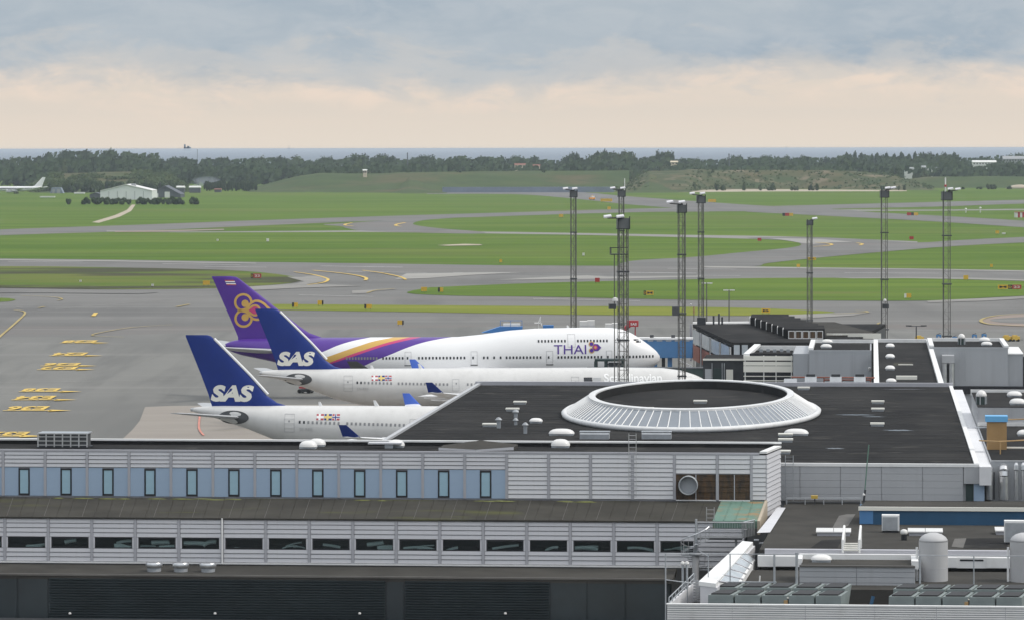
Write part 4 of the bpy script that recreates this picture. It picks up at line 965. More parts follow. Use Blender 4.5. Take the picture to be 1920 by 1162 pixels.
# ------------------------------------------------------------------ low roofs at the right (terrace), from rear to front
zC = 10.0
vC1 = vf + .0; vC0 = tz(1650, 1031, zC)[1]
cl0, cl1 = tz(1474, 946, zC), tz(1424, 1029, zC)
t = thing('annex_building', 'low annex with a grey felt roof terrace in front of the lounge wall', 'building', (at_v(1650, 1000, vC0)[0], vC0, 0), grid=True)
uX = at_v(2330, 1000, vC0)[0]
part('roof', MB().prism([(cl0[0], vC1), (cl1[0], vC0), (uX, vC0), (uX, vC1)], .1, zC), M['felt_brown'], t)
part('flashing', MB().add([tz(1458, 950, zC + .06), tz(1473, 951, zC + .06), tz(1444, 997, zC + .06), tz(1419, 998, zC + .06)], [(0, 1, 2, 3)]), M['clad'], t)
for pts, m_ in (([(1560, 990), (1573, 966), (1588, 963), (1604, 963), (1590, 985), (1575, 992)], 'felt_patch'), ([(1540, 1012), (1580, 1010), (1570, 1026), (1520, 1026)], 'felt'),
                ([(1784, 1024), (1790, 1009), (1812, 1008), (1806, 1026)], 'felt_patch'), ([(1812, 1008), (1890, 1008), (1890, 1027), (1806, 1027)], 'felt')):
    part('felt_sheet', MB().add([tz(x, y, zC + .02) for x, y in pts], [tuple(range(len(pts)))]), M[m_], t)
part('parapet', MB().box(cl1[0] + .4, vC0 - .5, zC - .9, uX, vC0 + .25, zC + .06), M['mullion_grey'], t)
part('front_band', MB().box(cl1[0] - .1, vC0 - 1.1, zC - 1.15, uX, vC0 - .5, zC - .35), M['white_trim'], t)
for k in range(10):
    px = 1450 + k * 50; a, b = at_v(px, 1040, vC0 - 1.1)[0], at_v(px + 44, 1040, vC0 - 1.1)[0]
    if k % 2: rect_part('slot_window', a, b, vC0 - 1.13, vC0 - 1.08, zC - .62, zC - .5, 'frame_black', t)
    else: rect_part('band_panel', a, b, vC0 - 1.2, vC0 - 1.1, zC - 1.1, zC - .38, 'white_trim', t)

# blue-fronted rooftop plant shed
vb = tz(1700, 983, zC)[1]; a = at_v(1612, 970, vb)[0]; zb1 = at_v(1700, 956, vb)[2]
t = thing('plant_shed', 'long dark blue rooftop shed with a cream edge along its flat roof', 'shed', (a + 3, vb, zC), grid=True)
part('wall', MB().box(a, vb, zC, uX, vb + 5.6, zb1 - .02), M['blue_paint'], t)
rect_part('corner_panel', a - .02, a + 1.05, vb - .04, vb, zC + .06, zb1 - .05, 'bridge_blue', t)
rect_part('fascia', a - .1, uX, vb - .15, vb + .1, zb1 - .02, zb1 + .27, 'cream', t)
part('roof', MB().prism([(a - .1, vb + .1), (uX, vb + .1), (uX, vb + 5.8), (a + .5, vb + 5.8)], zb1, zb1 + .2), M['felt_brown'], t)

# foreground plant deck with white ribbed parapet
vE = 268.5
zE1 = at_v(1600, 1133.5, vE)[2]; zE = zE1 - 1.35
uE0 = at_v(1251, 1132, vE)[0]
t = thing('plant_deck', 'foreground rooftop plant deck with a white horizontally ribbed parapet', 'building', (at_v(1600, 1100, vE)[0], vE, 0), grid=True)
back = tz(1296, 1096, zE1 - .3)
part('roof', MB().prism([(uE0 + .1, vE + .25), (uX, vE + .25), (uX, 300.0), (back[0] + 2.2, 300.0), (back[0] + .4, 283.0)], .1, zE), M['felt_brown'], t)
part('court_roof', MB().prism([(tz(1400, 1066, 8.7)[0], 293.6), (tz(1352, 1098, 8.7)[0], 281.2), (uX, 281.2), (uX, 293.6)], zE - .1, 8.7), M['felt_brown'], t)
mb = MB(); z = zE1 - .1
part('parapet', MB().box(uE0, vE + .06, .2, uX, vE + .24, zE1 - .06), M['mullion_grey'], t)
while z > zE1 - 3.6:
    mb.xprism([(vE + .06, z - .04), (vE - .05, z - .03), (vE - .05, z + .045), (vE + .06, z + .055)], uE0, uX); z -= .148
part('parapet_ribs', mb, M['white_trim'], t, kind='stuff')
part('parapet_cap', MB().box(uE0 - .05, vE - .08, zE1 - .06, uX, vE + .3, zE1), M['white_trim'], t)
for px in (1373, 1510, 1640, 1756, 1885): a = at_v(px, 1145, vE)[0]; rect_part('joint', a - .015, a + .015, vE - .05, vE - .025, zE1 - 3, zE1 - .07, 'mullion_grey', t)
# side wall down the left
part('side_wall', MB().prism([(uE0, vE + .25), (uE0 + .15, vE + .25), (back[0] + .3, back[1]), (back[0] + .15, back[1])], .1, zE1 - .08), M['clad_white'], t)
# slatted windbreak behind the left corner
s0, s1 = at_v(1300, 1110, 280.5), at_v(1338, 1110, 280.5)
for k in range(8): rect_part('windbreak_slat', s0[0], s1[0] + 1.0, 280.5, 280.56, zE + .1 + k * .2, zE + .24 + k * .2, 'grey_panel', t)

# courtyard glazing and low wall between annex and plant deck
t = thing('courtyard_rooflight', 'sloping glazed strip in a white frame beside the small courtyard roof', 'skylight', tz(1375, 1065, 8.6), grid=True)
g = [tz(1394, 1033, zC - .2), tz(1416, 1049, zC - .9), tz(1386, 1096, zC - .9), tz(1345, 1090, zC - .2)]
g = [Vector(p) for p in g]
lowp = [Vector((p.x, p.y, 7.6)) for p in g]
part('frame', MB().add(g + lowp, [(0, 1, 2, 3), (0, 4, 5, 1), (1, 5, 6, 2), (2, 6, 7, 3), (3, 7, 4, 0)]), M['white_trim'], t)
for k in range(5):
    f0, f1 = (k + .1) / 5, (k + .9) / 5; up = Vector((0, 0, .06))
    q = [g[0].lerp(g[3], f0).lerp(g[1].lerp(g[2], f0), .12) + up, g[0].lerp(g[3], f0).lerp(g[1].lerp(g[2], f0), .88) + up, g[0].lerp(g[3], f1).lerp(g[1].lerp(g[2], f1), .88) + up, g[0].lerp(g[3], f1).lerp(g[1].lerp(g[2], f1), .12) + up]
    part('pane', MB().add(q + [x - up for x in q], [(0, 1, 2, 3), (0, 4, 5, 1), (1, 5, 6, 2), (2, 6, 7, 3), (3, 7, 4, 0)]), M['glass_pale'], t)
    part('glazing_bar', MB().tube(g[0].lerp(g[3], (k + 1) / 5) + up, g[1].lerp(g[2], (k + 1) / 5) + up, .06, 4), M['mullion_grey'], t)
wb = thing('courtyard_wall', 'white coping wall slanting down from the annex corner to the plant deck', 'wall', tz(1370, 1050, 8.6), grid=True)
q = [tz(1392, 1014, zC - .15), tz(1412, 1016, zC - .15), tz(1342, 1094, zC - .15), tz(1310, 1090, zC - .15)]
part('coping', MB().prism([(p[0], p[1]) for p in q], zC - .4, zC - .12), M['white_trim'], wb)
q2 = [(p[0] + (.15 if i < 2 else .1), p[1]) for i, p in enumerate(q)]
part('wall', MB().prism(q2, .1, zC - .41), M['clad'], wb)

# box housing with dark roof behind the cooling units
vh = 284.0; a, b = at_v(1499, 1080, vh)[0], at_v(1716, 1080, vh)[0]; zh = at_v(1600, 1061, vh)[2]
t = thing('plant_room', 'grey panelled box housing with dark sunken roof behind the cooling units', 'building', ((a + b) / 2, vh, zE), grid=True)
part('wall', MB().box(a + .06, vh + .06, zE, b - .06, vh + 5.0, zh - .1), M['clad_joint'], t)
for j in range(6):
    h = (zh - zE) / 6; m0 = at_v(1606, 1090, vh)[0]
    rect_part('wall_panel', a, m0 - .02, vh, vh + .06, zE + j * h + .015, zE + (j + 1) * h - .015, 'grey_panel', t); rect_part('wall_panel', m0 + .02, b, vh, vh + .06, zE + j * h + .015, zE + (j + 1) * h - .015, 'grey_panel', t)
part('roof', MB().box(a + .1, vh + .2, zh - .1, b - .1, vh + 4.9, zh - .02), M['felt_brown'], t)
part('gutter', MB().box(a, vh - .1, zh - .06, b, vh + .2, zh + .06), M['felt_patch'], t)
rect_part('parapet', a - .1, b + .1, vh + 4.9, vh + 5.3, zh - .3, zh + .35, 'white_trim', t)
rect_part('parapet', b - .25, b + .25, vh + 1.2, vh + 4.89, zh - .3, zh + .28, 'white_trim', t)
rect_part('parapet', a - .25, a + .15, vh + 2.2, vh + 4.89, zh - .3, zh + .28, 'white_trim', t)
# ================================================================== buildings at the right, behind the lounge
zG = 13.2
vG0 = vf + 2.2; vG1 = tz(1880, 798, zG)[1]
ug = max(at_v(1850, 900, vG0)[0], ur_ + 1.45)
t = thing('east_wing', 'grey walled wing right of the lounge with silver ducts up its front', 'building', (ug + 6, vG0, 0), grid=True)
part('wall', MB().box(ug, vG0, .1, uX + 12, vG1 - .01, zG - .06), M['grey_metal'], t)
part('roof', MB().box(ug + .1, vG0 + .12, zG - .06, uX + 12, vG1, zG), M['felt'], t)
part('wall_cap', MB().box(ug, vG0 - .05, zG - .05, uX + 12, vG0 + .12, zG + .06), M['grey_panel'], t)
zG2 = at_v(1880, 762, vG1)[2]; vG2 = tz(1880, 735, zG2)[1]
ug2 = max(at_v(1803, 780, vG1)[0], ur_ + 1.45)
part('upper_wall', MB().box(ug2, vG1, zG, uX + 16, vG2, zG2 - .06), M['grey_panel'], t)
for k in range(6): a = at_v(1835 + 30 * k, 780, vG1)[0]; rect_part('wall_joint', a - .02, a + .02, vG1 - .03, vG1, zG, zG2 - .1, 'mullion_grey', t)
part('base_trim', MB().box(ug2, vG1 - .25, zG + .01, uX + 14, vG1 - .01, zG + .32), M['white_trim'], t)
part('upper_roof', MB().box(ug2, vG1 - .02, zG2 - .06, uX + 16, vG2, zG2), M['felt'], t)
part('upper_parapet', MB().box(ug2 - .1, vG2, zG2 - .3, uX + 16, vG2 + .4, zG2 + .26), M['white_trim'], t)
zroof = zC
for px, r, kind in ((1855, .30, 'a'), (1882, .42, 'b'), (1905.5, .17, 'c'), (1919, .19, 'c')):
    c = at_v(px, 930, vG0 - .7); ztop = at_v(px, 892 if kind != 'c' else 882, vG0 - .7)[2]
    dct = part('duct', MB().tube((c[0], vG0 - .7, zroof), (c[0], vG0 - .7, ztop), r, 12), M['galv_light'], t, 40)
    if kind != 'c': part('duct_bend', MB().path([(c[0], vG0 - .7, ztop - .02), (c[0], vG0 - .6, ztop + .35), (c[0], vG0 - .3, ztop + .6), (c[0], vG0 + .2, ztop + .7)], r * .98, 12), M['galv_light'], dct, 40)
    else: part('duct_cap', MB().lathe([(r * .9, 0), (r * 1.3, .1), (r * 1.1, .5), (.1, .7)], (c[0], vG0 - .7, ztop), 12), M['galv_light'], dct)
part('pipe', MB().tube((at_v(1864, 930, vG0 - .3)[0], vG0 - .4, zroof), (at_v(1864, 930, vG0 - .3)[0], vG0 - .4, zroof + 2.3), .06, 6), M['dark_steel'], t)

# blue-lidded ochre crate standing behind the ledge
c = tz(1829, 842, zG); c = (max(c[0], ur_ + 2.45), c[1], c[2])
t = thing('lift_housing', 'tall ochre box with a bright blue lid behind the white ledge', 'crate', (c[0], c[1], zG), grid=True)
h = (at_v(1830, 790, c[1])[2] - zG)
part('body', MB().box(c[0] - .95, c[1], zG, c[0] + .75, c[1] + 1.6, zG + h), M['ochre'], t); part('lid', MB().box(c[0] - 1.1, c[1] - .1, zG + h + .005, c[0] + .85, c[1] + 1.7, zG + h + .5), M['sky_blue_box'], t)
# timber guard rails on that roof
def rail(label, pts, posts, h, r=.06, mat='timber', name='guard_rail', z=zG):
    g = [tz(x, y, z) for x, y in pts]
    t = thing(name, label, 'railing', g[0], grid=True)
    part('rail', MB().path([(p[0], p[1], z + h) for p in g], r, 5), M[mat], t)
    for f in posts:
        n = len(g) - 1; i = min(int(f * n), n - 1); a, b = Vector(g[i]), Vector(g[i + 1]); p = a.lerp(b, f * n - i)
        part('post', MB().tube((p.x, p.y, z), (p.x, p.y, z + h), r, 5), M[mat], t)
    return t
rail('timber guard rail at the rear of the east wing roof', [(1886, 806), (1960, 804)], (0, .5, 1), 1.0)
rail('timber and cable guard rail at the front of the east wing roof', [(1836, 849), (1872, 851), (1960, 846)], (.52, 1), 1.1)
bp = tz(1908, 840, zG); single('timber_plank', MB().box(-1.6, -.2, 0, 1.6, .25, .12), M['cream'], 'pale plank lying on the east wing roof by the right edge', 'plank', t2w((bp[0] + .6, bp[1], zG + .004)), -YAW + .05)
bp = tz(1860, 808, zG)
t = thing('roof_valve', 'small valve with pipe handles on the east wing roof', 'valve', (bp[0], bp[1], zG), grid=True)
part('stem', MB().tube((bp[0], bp[1], zG), (bp[0], bp[1], zG + .7), .12, 8), M['dark_steel'], t); part('head', MB().lathe([(.1, 0), (.22, .1), (.2, .3), (.05, .4)], (bp[0], bp[1], zG + .7), 10), M['dome'], t)
part('pipe', MB().tube((bp[0] - 1.6, bp[1], zG + .35), (bp[0] + 1.1, bp[1], zG + .35), .09, 6), M['galv'], t)

# far grey plant block, right
zP = 13.6
v0, v1 = tz(1815, 650, zP)[1], tz(1815, 636, zP)[1]
t = thing('grey_plant_block', 'large plain grey metal block with a white-edged sunken roof, right of the central roof', 'building', (at_v(1815, 700, v0)[0], v0, 0), grid=True)
a, b = at_v(1744, 680, v0)[0], at_v(1890, 680, v0)[0]
part('wall', MB().box(a, v0, .1, b, v1, zP - .3), M['grey_metal'], t)
part('roof', MB().box(a + .2, v0 + .2, zP - .29, b - .2, v1 - .2, zP - .22), M['felt'], t)
rect_part('front_lip', a, b, v0 - .02, v0 + .2, zP - .3, zP - .02, 'grey_metal', t)
for q in ((a - .1, a + .5, v0 + .21, v1 - .01), (b - .5, b + .1, v0 + .21, v1 - .01), (a - .1, b + .1, v1, v1 + .6)): rect_part('parapet', *q, zP - .25, zP + .2, 'white_trim', t)
e0, e1 = b, at_v(1918, 690, v0 + 1)[0]
part('side_bay', MB().box(b + .02, v0 + .8, .1, e1, v1 - 2, zP - 1.0), M['grey_metal'], t)
rect_part('side_cap', b + .02, e1 + .05, v0 + .7, v1 - 2, zP - .99, zP - .85, 'white_trim', t)
rect_part('end_strip', e1, e1 + .35, v0 + .75, v0 + 3, .1, zP - 1.3, 'frame_black', t)
c0, c1 = at_v(1766, 690, v0)[0], at_v(1789, 690, v0)[0]; hz0, hz1 = at_v(1775, 682, v0)[2], at_v(1775, 664, v0)[2]
hd = part('exhaust_hood', MB().xprism([(v0, hz1), (v0 - .9, hz1 - .1), (v0 - .9, hz0 + .2), (v0, hz0 - .1)], c0, c1), M['grey_panel'], t)
for px in (1771, 1784):
    c = at_v(px, 700, v0 - .5)[0]; part('exhaust_duct', MB().tube((c, v0 - .5, 8.5), (c, v0 - .5, hz0 + .15), .36, 12), M['galv_light'], hd, 40)
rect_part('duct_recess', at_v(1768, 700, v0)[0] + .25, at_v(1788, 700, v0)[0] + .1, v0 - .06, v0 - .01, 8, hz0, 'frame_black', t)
rect_part('dark_gap', a, b + 4, v0 - .3, v0 - .02, 7.5, at_v(1815, 723, v0)[2], 'frame_black', t)  # black strip standing in for the dark of the gap below the block
def ladder(label, px, pyt, pyb, v, w=.5, mat='galv', z_over=0.0):
    A, B = at_v(px, pyt, v), at_v(px, pyb, v)
    t = thing('roof_ladder', label, 'ladder', (B[0], v, B[2]), grid=True)
    for s in (-1, 1): part('stringer', MB().tube((B[0] + s * w / 2, v, B[2]), (B[0] + s * w / 2, v, A[2]), .032, 5), M[mat], t)
    mb = MB(); z = B[2] + .25
    while z < A[2] - .05: mb.tube((B[0] - w / 2, v, z), (B[0] + w / 2, v, z), .013, 4); z += .32
    part('rungs', mb, M[mat], t, kind='stuff'); return t
lad = ladder('thin caged ladder up the grey plant block below the domed hood', 1805, 652, 715, v0 - .25, .75)

# glazed-neck white domed hoods
def hood(label, px, py0, py1, z, r):
    c = tz(px, py0, z); h = at_v(px, py1, c[1])[2] - z
    t = thing('domed_hood', label, 'roof vent', (c[0], c[1], z), grid=True, group='domed hoods')
    part('neck', MB().tube((c[0], c[1], z), (c[0], c[1], z + h * .55), r * .96, 14), M['dark_green'], t, 40)
    for k in range(6): q = R(60 * k + 15); part('bar', MB().tube((c[0] + r * math.cos(q), c[1] + r * math.sin(q), z), (c[0] + r * math.cos(q), c[1] + r * math.sin(q), z + h * .55), .06, 4), M['galv'], t)
    part('cap', MB().lathe([(r * 1.0, 0), (r * 1.05, .1), (r * .98, h * .2), (r * .75, h * .35), (r * .4, h * .43), (.02, h * .46)], (c[0], c[1], z + h * .55), 18), M['dome'], t, True)
hood('white domed hood with a glazed neck on the grey plant block', 1803, 645, 625, zP - .22, .46)
hood('white domed hood with a glazed neck on the east wing upper roof', 1840, 757, 731, zG2, .5)

# corridor roof between the grey blocks
zK = 13.0
t = thing('pier_corridor', 'dark flat-roofed corridor between the grey blocks, with white edges', 'building', tz(1700, 716, zK)[:2] + (0,), grid=True)
vk0, vk1 = vr + .62, tz(1700, 641, zK)[1]
k0, k1 = tz(1643, 690, zK)[0], tz(1755, 690, zK)[0]
part('walls', MB().box(k0 + .1, vk0, .1, k1 - .1, vk1, zK - .11), M['grey_metal'], t)
part('roof', MB().box(k0 + .3, vk0, zK - .1, k1 - .3, vk1, zK), M['felt'], t)
rect_part('parapet', k0 - .3, k0 + .29, vk0, vk1 - .6, zK - .4, zK + .35, 'white_trim', t); rect_part('parapet', k1 - .29, k1 + .3, vk0, vk1 - .6, zK - .4, zK + .35, 'white_trim', t)
rect_part('parapet', k0 - .3, k1 + .3, vk1 - .59, vk1 + .1, zK - .4, zK + .45, 'white_trim', t)
c = tz(1700, 711, zK); rect_part('roof_curb', c[0] - 1.2, c[0] + 1.2, c[1], c[1] + 1.0, zK, zK + .4, 'cream', t)
c = tz(1698, 684, zK); rect_part('roof_curb', c[0] - .9, c[0] + .9, c[1], c[1] + .4, zK, zK + .12, 'cream', t)
part('roof_patch', MB().add([tz(x, y, zK + .015) for x, y in ((1676, 679), (1712, 678.5), (1710, 684), (1675, 684.5))], [(0, 1, 2, 3)]), M['felt_moss'], t)

# left grey block
v0, v1 = tz(1580, 655, zP)[1], tz(1580, 639, zP)[1]
t = thing('grey_plant_block', 'plain grey metal block with twin rooflights, left of the central roof', 'building', (at_v(1570, 690, v0)[0], v0, 0), grid=True)
a, b = at_v(1517, 680, v0)[0], at_v(1634, 680, v0)[0]
part('wall', MB().box(a, v0, .1, b, v1, zP - .3), M['grey_metal'], t)
part('roof', MB().box(a + .2, v0 + .2, zP - .29, b - .2, v1 - .2, zP - .22), M['felt'], t)
rect_part('front_lip', a, b, v0 - .02, v0 + .2, zP - .3, zP - .05, 'grey_metal', t)
for q in ((a - .1, a + .5, v0 + .21, v1 - .01), (a - .1, b + .3, v1, v1 + .6)): rect_part('parapet', *q, zP - .25, zP + .2, 'white_trim', t)
c0 = at_v(1487, 680, v0)[0]
part('side_bay', MB().box(c0, v0 + .3, .1, a - .02, v1 - 2, zP - .55), M['grey_metal'], t)
for px in (1548, 1600, 1626): c = at_v(px, 680, v0)[0]; rect_part('wall_joint', c - .02, c + .02, v0 - .03, v0, 8.5, zP - .35, 'grey_panel', t)
part('bracket_lamp', MB().path([(b - .3, v0 - .1, 11.0), (b - .3, v0 - .5, 11.3), (b - .1, v0 - .7, 11.35)], .12, 6), M['white_trim'], t)
# red pipe run and hooded intake units along its foot
vp = vr + 3.0
t = thing('red_pipe_run', 'thin red pipe running along the foot of the left grey block', 'pipe', at_v(1560, 709, vp), grid=True)
p0, p1 = at_v(1484, 706.5, vp), at_v(1640, 707.5, vp); part('pipe', MB().tube(p0, p1, .09, 6), M['brick_red'], t)
p0, p1 = at_v(1545, 711.5, vp), at_v(1634, 711.5, vp); part('pipe', MB().tube(p0, p1, .09, 6), M['brick_red'], t)
for px in (1545, 1578, 1632): p = at_v(px, 706, vp); part('bracket', MB().tube(p, (p[0], vp, p[2] - 1.2), .07, 5), M['brick_red'], t)
for px, w_, lab in ((1482, 24, 'flat grey intake box left of the intake hoods'), (1520, 22, 'hooded grey intake unit, leftmost of the three'), (1567, 22, 'hooded grey intake unit, middle of the three'), (1612, 22, 'hooded grey intake unit, rightmost of the three')):
    v = vr + 1.6; a, b = at_v(px - w_ / 2, 712, v)[0], at_v(px + w_ / 2, 712, v)[0]; z0, z1 = at_v(px, 722, v)[2], at_v(px, 706 if px > 1500 else 710, v)[2]
    t = thing('intake_unit', lab, 'ventilation unit', ((a + b) / 2, v, z0), grid=True, group='intake units at the lounge rear')
    part('hood', MB().xprism([(v - .5, z0), (v - .5, z0 + (z1 - z0) * .45), (v + .3, z1), (v + 1.0, z1), (v + 1.0, z0)], a, b), M['galv'], t)
    if px > 1500: part('fan_cap', MB().box((a + b) / 2 - .5, v + .4, z1 + .01, (a + b) / 2 + .5, v + .95, z1 + .28), M['dark_steel'], t)

# white slatted stair block
vs = tz(1440, 660, 12.6)[1]
a, b = at_v(1394, 690, vs)[0], at_v(1486, 690, vs)[0]
t = thing('slatted_stair_block', 'block with broad cream horizontal bands beside the grey metal block', 'building', ((a + b) / 2, vs, 0), grid=True)
part('core', MB().box(a + .2, vs + .35, .1, b, vs + 9, at_v(1440, 664, vs)[2]), M['frame_black'], t)
for y0, y1 in ((667, 675), (677.5, 684.5), (685.5, 697), (704, 705.5), (712, 714)):
    rect_part('band', a, b, vs, vs + .3, at_v(1440, y1, vs)[2], at_v(1440, y0, vs)[2], 'cream', t)
for px in (1397, 1432, 1455, 1484): c = at_v(px, 705, vs)[0]; rect_part('post', c - .08, c + .08, vs + .31, vs + .35, 7.5, at_v(1440, 666, vs)[2], 'white_trim', t)
zS = at_v(1440, 664, vs)[2]
part('roof', MB().box(a + .3, vs + .4, zS, b - .1, vs + 9.0, zS + .1), M['felt'], t)
part('roof_edge', MB().add([(a, vs + .2, zS - .3), (a + .8, vs + .2, zS - .3), (a + 2.0, vs + 9.2, zS + .6), (a + 1.2, vs + 9.2, zS + .6), (a, vs + .2, zS + .1), (a + .8, vs + .2, zS + .1), (a + 2.0, vs + 9.2, zS + .95), (a + 1.2, vs + 9.2, zS + .95)],
     [(4, 5, 6, 7), (0, 1, 5, 4), (1, 2, 6, 5), (2, 3, 7, 6), (3, 0, 4, 7), (3, 2, 1, 0)]), M['white_trim'], t)
rect_part('roof_edge', a + 1.2, b + 2, vs + 9.3, vs + 9.9, zS - .3, zS + .7, 'white_trim', t)
for k in range(5): c = a + 2 + k * .9; rect_part('rooftop_pipe', c, c + .45, vs + 4 + (k % 2), vs + 4.4 + (k % 2), zS + .1, zS + .5, 'galv', t)

# pier head with clerestory
zH = 10.2
q = {k_: tz(x, y, zH) for k_, x, y in (('nl', 1372, 641.5), ('fl', 1299, 607.5), ('fr', 1420, 606), ('nr', 1580, 640))}
vn, vfar = q['nl'][1], q['fl'][1]
t = thing('pier_building', 'black-roofed pier building with a glazed brick end and a stepped clerestory', 'building', (q['nl'][0] + 6, vn, 0), grid=True)
def corner(px, py, z): c = tz(px, py, z); return Vector((c[0], c[1], z))
nl, fl = corner(1372, 641.5, zH), corner(1299, 607.5, zH); fr, nr = corner(1660, 607, zH), corner(1600, 641, zH)
part('roof', MB().prism([(p.x, p.y) for p in (nl, nr, fr, fl)], zH - .5, zH), M['felt'], t)
part('rear_trim', MB().tube(fl + Vector((0, .3, .1)), corner(1406, 606.5, zH) + Vector((0, .3, .1)), .28, 6), M['white_trim'], t)
ins = Vector((.5, .4, 0))
part('core', MB().prism([(p.x, p.y) for p in (nl + ins, nr, fr, fl + ins)], .1, zH - .51), M['frame_black'], t)
ed2 = (nl - fl); L2 = Vector((ed2.x, ed2.y)).length; e2 = Vector((ed2.x, ed2.y)) / L2; ang2 = math.atan2(e2.y, e2.x)
nrm = Vector((e2.y, -e2.x)); nrm = nrm if nrm.x < 0 else -nrm
zb_ = zH - .8
for k in range(4):
    f0, f1 = (k + .05) / 4, (k + .82) / 4
    def pt(f, z, o=0.0): p = fl.lerp(nl, f); return (p.x + nrm.x * o, p.y + nrm.y * o, z)
    def quad(name, z0, z1, m_, o0, o1, par): return part(name, MB().add([pt(f0, z0, o0), pt(f1, z0, o0), pt(f1, z1, o0), pt(f0, z1, o0), pt(f0, z0, o1), pt(f1, z0, o1), pt(f1, z1, o1), pt(f0, z1, o1)], [(0, 1, 2, 3), (4, 7, 6, 5), (0, 4, 5, 1), (1, 5, 6, 2), (2, 6, 7, 3), (3, 7, 4, 0)]), M[m_], par)
    w = quad('window', zb_ - 2.2, zb_, 'glass_pale', .0, .12, t); quad('brick_infill', zb_ - 5.0, zb_ - 2.5, 'brick_red', .0, .12, t)
    part('column', MB().tube(pt((k + .96) / 4, 3.0, .1), pt((k + .96) / 4, zb_ + .1, .1), .09, 6), M['white_trim'], t)
part('end_post', MB().tube(pt(0.0 - .02, 4.0, .2), pt(-.02, zH, .2), .2, 6), M['mullion_grey'], t)
for px in (1376, 1391): a_, b_ = at_v(px, 655, vn)[0], at_v(px + 11, 655, vn)[0]; rect_part('window', a_, b_, vn - .05, vn + .4, at_v(px, 664, vn)[2], at_v(px, 646, vn)[2], 'glass_pale', t)
# stepped clerestory: sawtooth blocks
zc1 = zH + 2.6
cle = None
c0 = corner(1407, 634, zH); 
for k in range(7):
    f = k / 6; px = 1408 + 62 * f; py = 609 + 22 * f
    p = corner(px, py, zH); w_ = 6.2
    mb = MB().xprism([(p.y - 2.9, zH), (p.y + 3.6, zH), (p.y + 3.6, zH + 1.65), (p.y - 2.9, zH + 1.35)], p.x, p.x + w_ - .0)
    o = part('clerestory_block', mb, M['dark_green' if False else 'felt'], t)
    part('bracket_frame', MB().path([(p.x - .12, p.y - 2.6, zH + .3), (p.x - .12, p.y - 2.6, zH + 1.3), (p.x - .12, p.y + .2, zH + 1.42)], .06, 4), M['white_trim'], o)
p = corner(1477, 634.5, zH); v = p.y
for k in range(5):
    a, b = at_v(1478 + 13.2 * k, 627, v)[0], at_v(1478 + 13.2 * k + 12.4, 627, v)[0]; z0, z1 = at_v(1500, 634.5, v)[2], at_v(1500, 619.5, v)[2]
    fr_m = MB()
    for q_ in ((a, a + .12, z0, z1), (b - .12, b, z0, z1), (a + .12, b - .12, z0, z0 + .12), (a + .12, b - .12, z1 - .12, z1)): fr_m.box(q_[0], v - .1, q_[2], q_[1], v + .1, q_[3])
    w = part('clerestory_window', fr_m, M['white_trim'], t); part('pane', MB().box(a + .12, v, z0 + .12, b - .12, v + .05, z1 - .12), M['rust'], w)
a, b = at_v(1474, 627, v)[0], at_v(1546, 627, v)[0]
part('clerestory_front', MB().box(a, v + .12, zH, b, v + 4.5, z1 + .25), M['felt'], t)
# right wing of the pier head
w0, w1, w2_, w3 = corner(1566, 606, zH), corner(1520, 607, zH), corner(1560, 636, zH), corner(1650, 628, zH)
part('wing_roof', MB().prism([(p.x, p.y) for p in (corner(1500, 606, zH), corner(1565, 606, zH), corner(1650, 629, zH), corner(1540, 632, zH))], zH - .4, zH + .25), M['felt_brown'], t)
v = corner(1600, 630, zH).y; rect_part('wing_fascia', at_v(1550, 632, v)[0], at_v(1652, 632, v)[0], v - 1.2, v - .9, zH - .3, zH + .5, 'cream', t)
part('wing_wall', MB().box(at_v(1552, 632, v)[0], v - .89, .1, at_v(1648, 632, v)[0], v + 2, zH - .45), M['felt_brown'], t)
for px in (1563, 1568, 1573, 1577): p = at_v(px, 634, v - 1.5); part('vent_pipe', MB().tube((p[0], v - 1.5, p[2] - .4), (p[0], v - 1.5, p[2] + .7), .1, 6), M['white_trim'], t)
rect_part('roof_unit', at_v(1307, 600, vfar - 3)[0], at_v(1323, 600, vfar - 3)[0], vfar - 3, vfar - 1.8, zH + .01, at_v(1315, 595, vfar - 3)[2], 'dark_steel', t)
for px, py in ((1338, 592), (1348, 588), (1354, 594)): p = at_v(px, py, vfar - 1.0); part('chimney_pipe', MB().tube((p[0], vfar - 1.0, zH), (p[0], vfar - 1.0, p[2]), .16, 6), M['dark_steel'], t)

# lower dark block with doors in front of the pier head
v = vs + 6; a, b = at_v(1318, 690, v)[0], at_v(1396, 690, v)[0]; z1 = at_v(1350, 673, v)[2]
t = thing('gate_lounge', 'dark low gate building with pale doors under the pier head', 'building', ((a + b) / 2, v, 0), grid=True)
part('wall', MB().box(a, v, .1, b, v + 12, z1 - .15), M['dark_steel'], t); rect_part('roof', a, b + 3, v - .1, v + 12, z1 - .14, z1 + .02, 'felt', t); rect_part('roof_edge', a, b + 1.5, v - .25, v - .11, z1 - .14, z1 + .1, 'cream', t)
for px, w_, y0, m_ in ((1328, 12, 691, 'grey_panel'), (1368, 13, 692, 'cream'), (1345, 15, 690, 'dark_green')):
    c0, c1 = at_v(px - w_ / 2, 700, v)[0], at_v(px + w_ / 2, 700, v)[0]; rect_part('door', c0, c1, v - .1, v, 6.0, at_v(px, y0, v)[2], m_, t)
for px in (1335, 1354, 1358): p = at_v(px, 680, v - .2); part('post', MB().tube((p[0], v - .2, 6), (p[0], v - .2, p[2]), .06, 5), M['galv'], t)

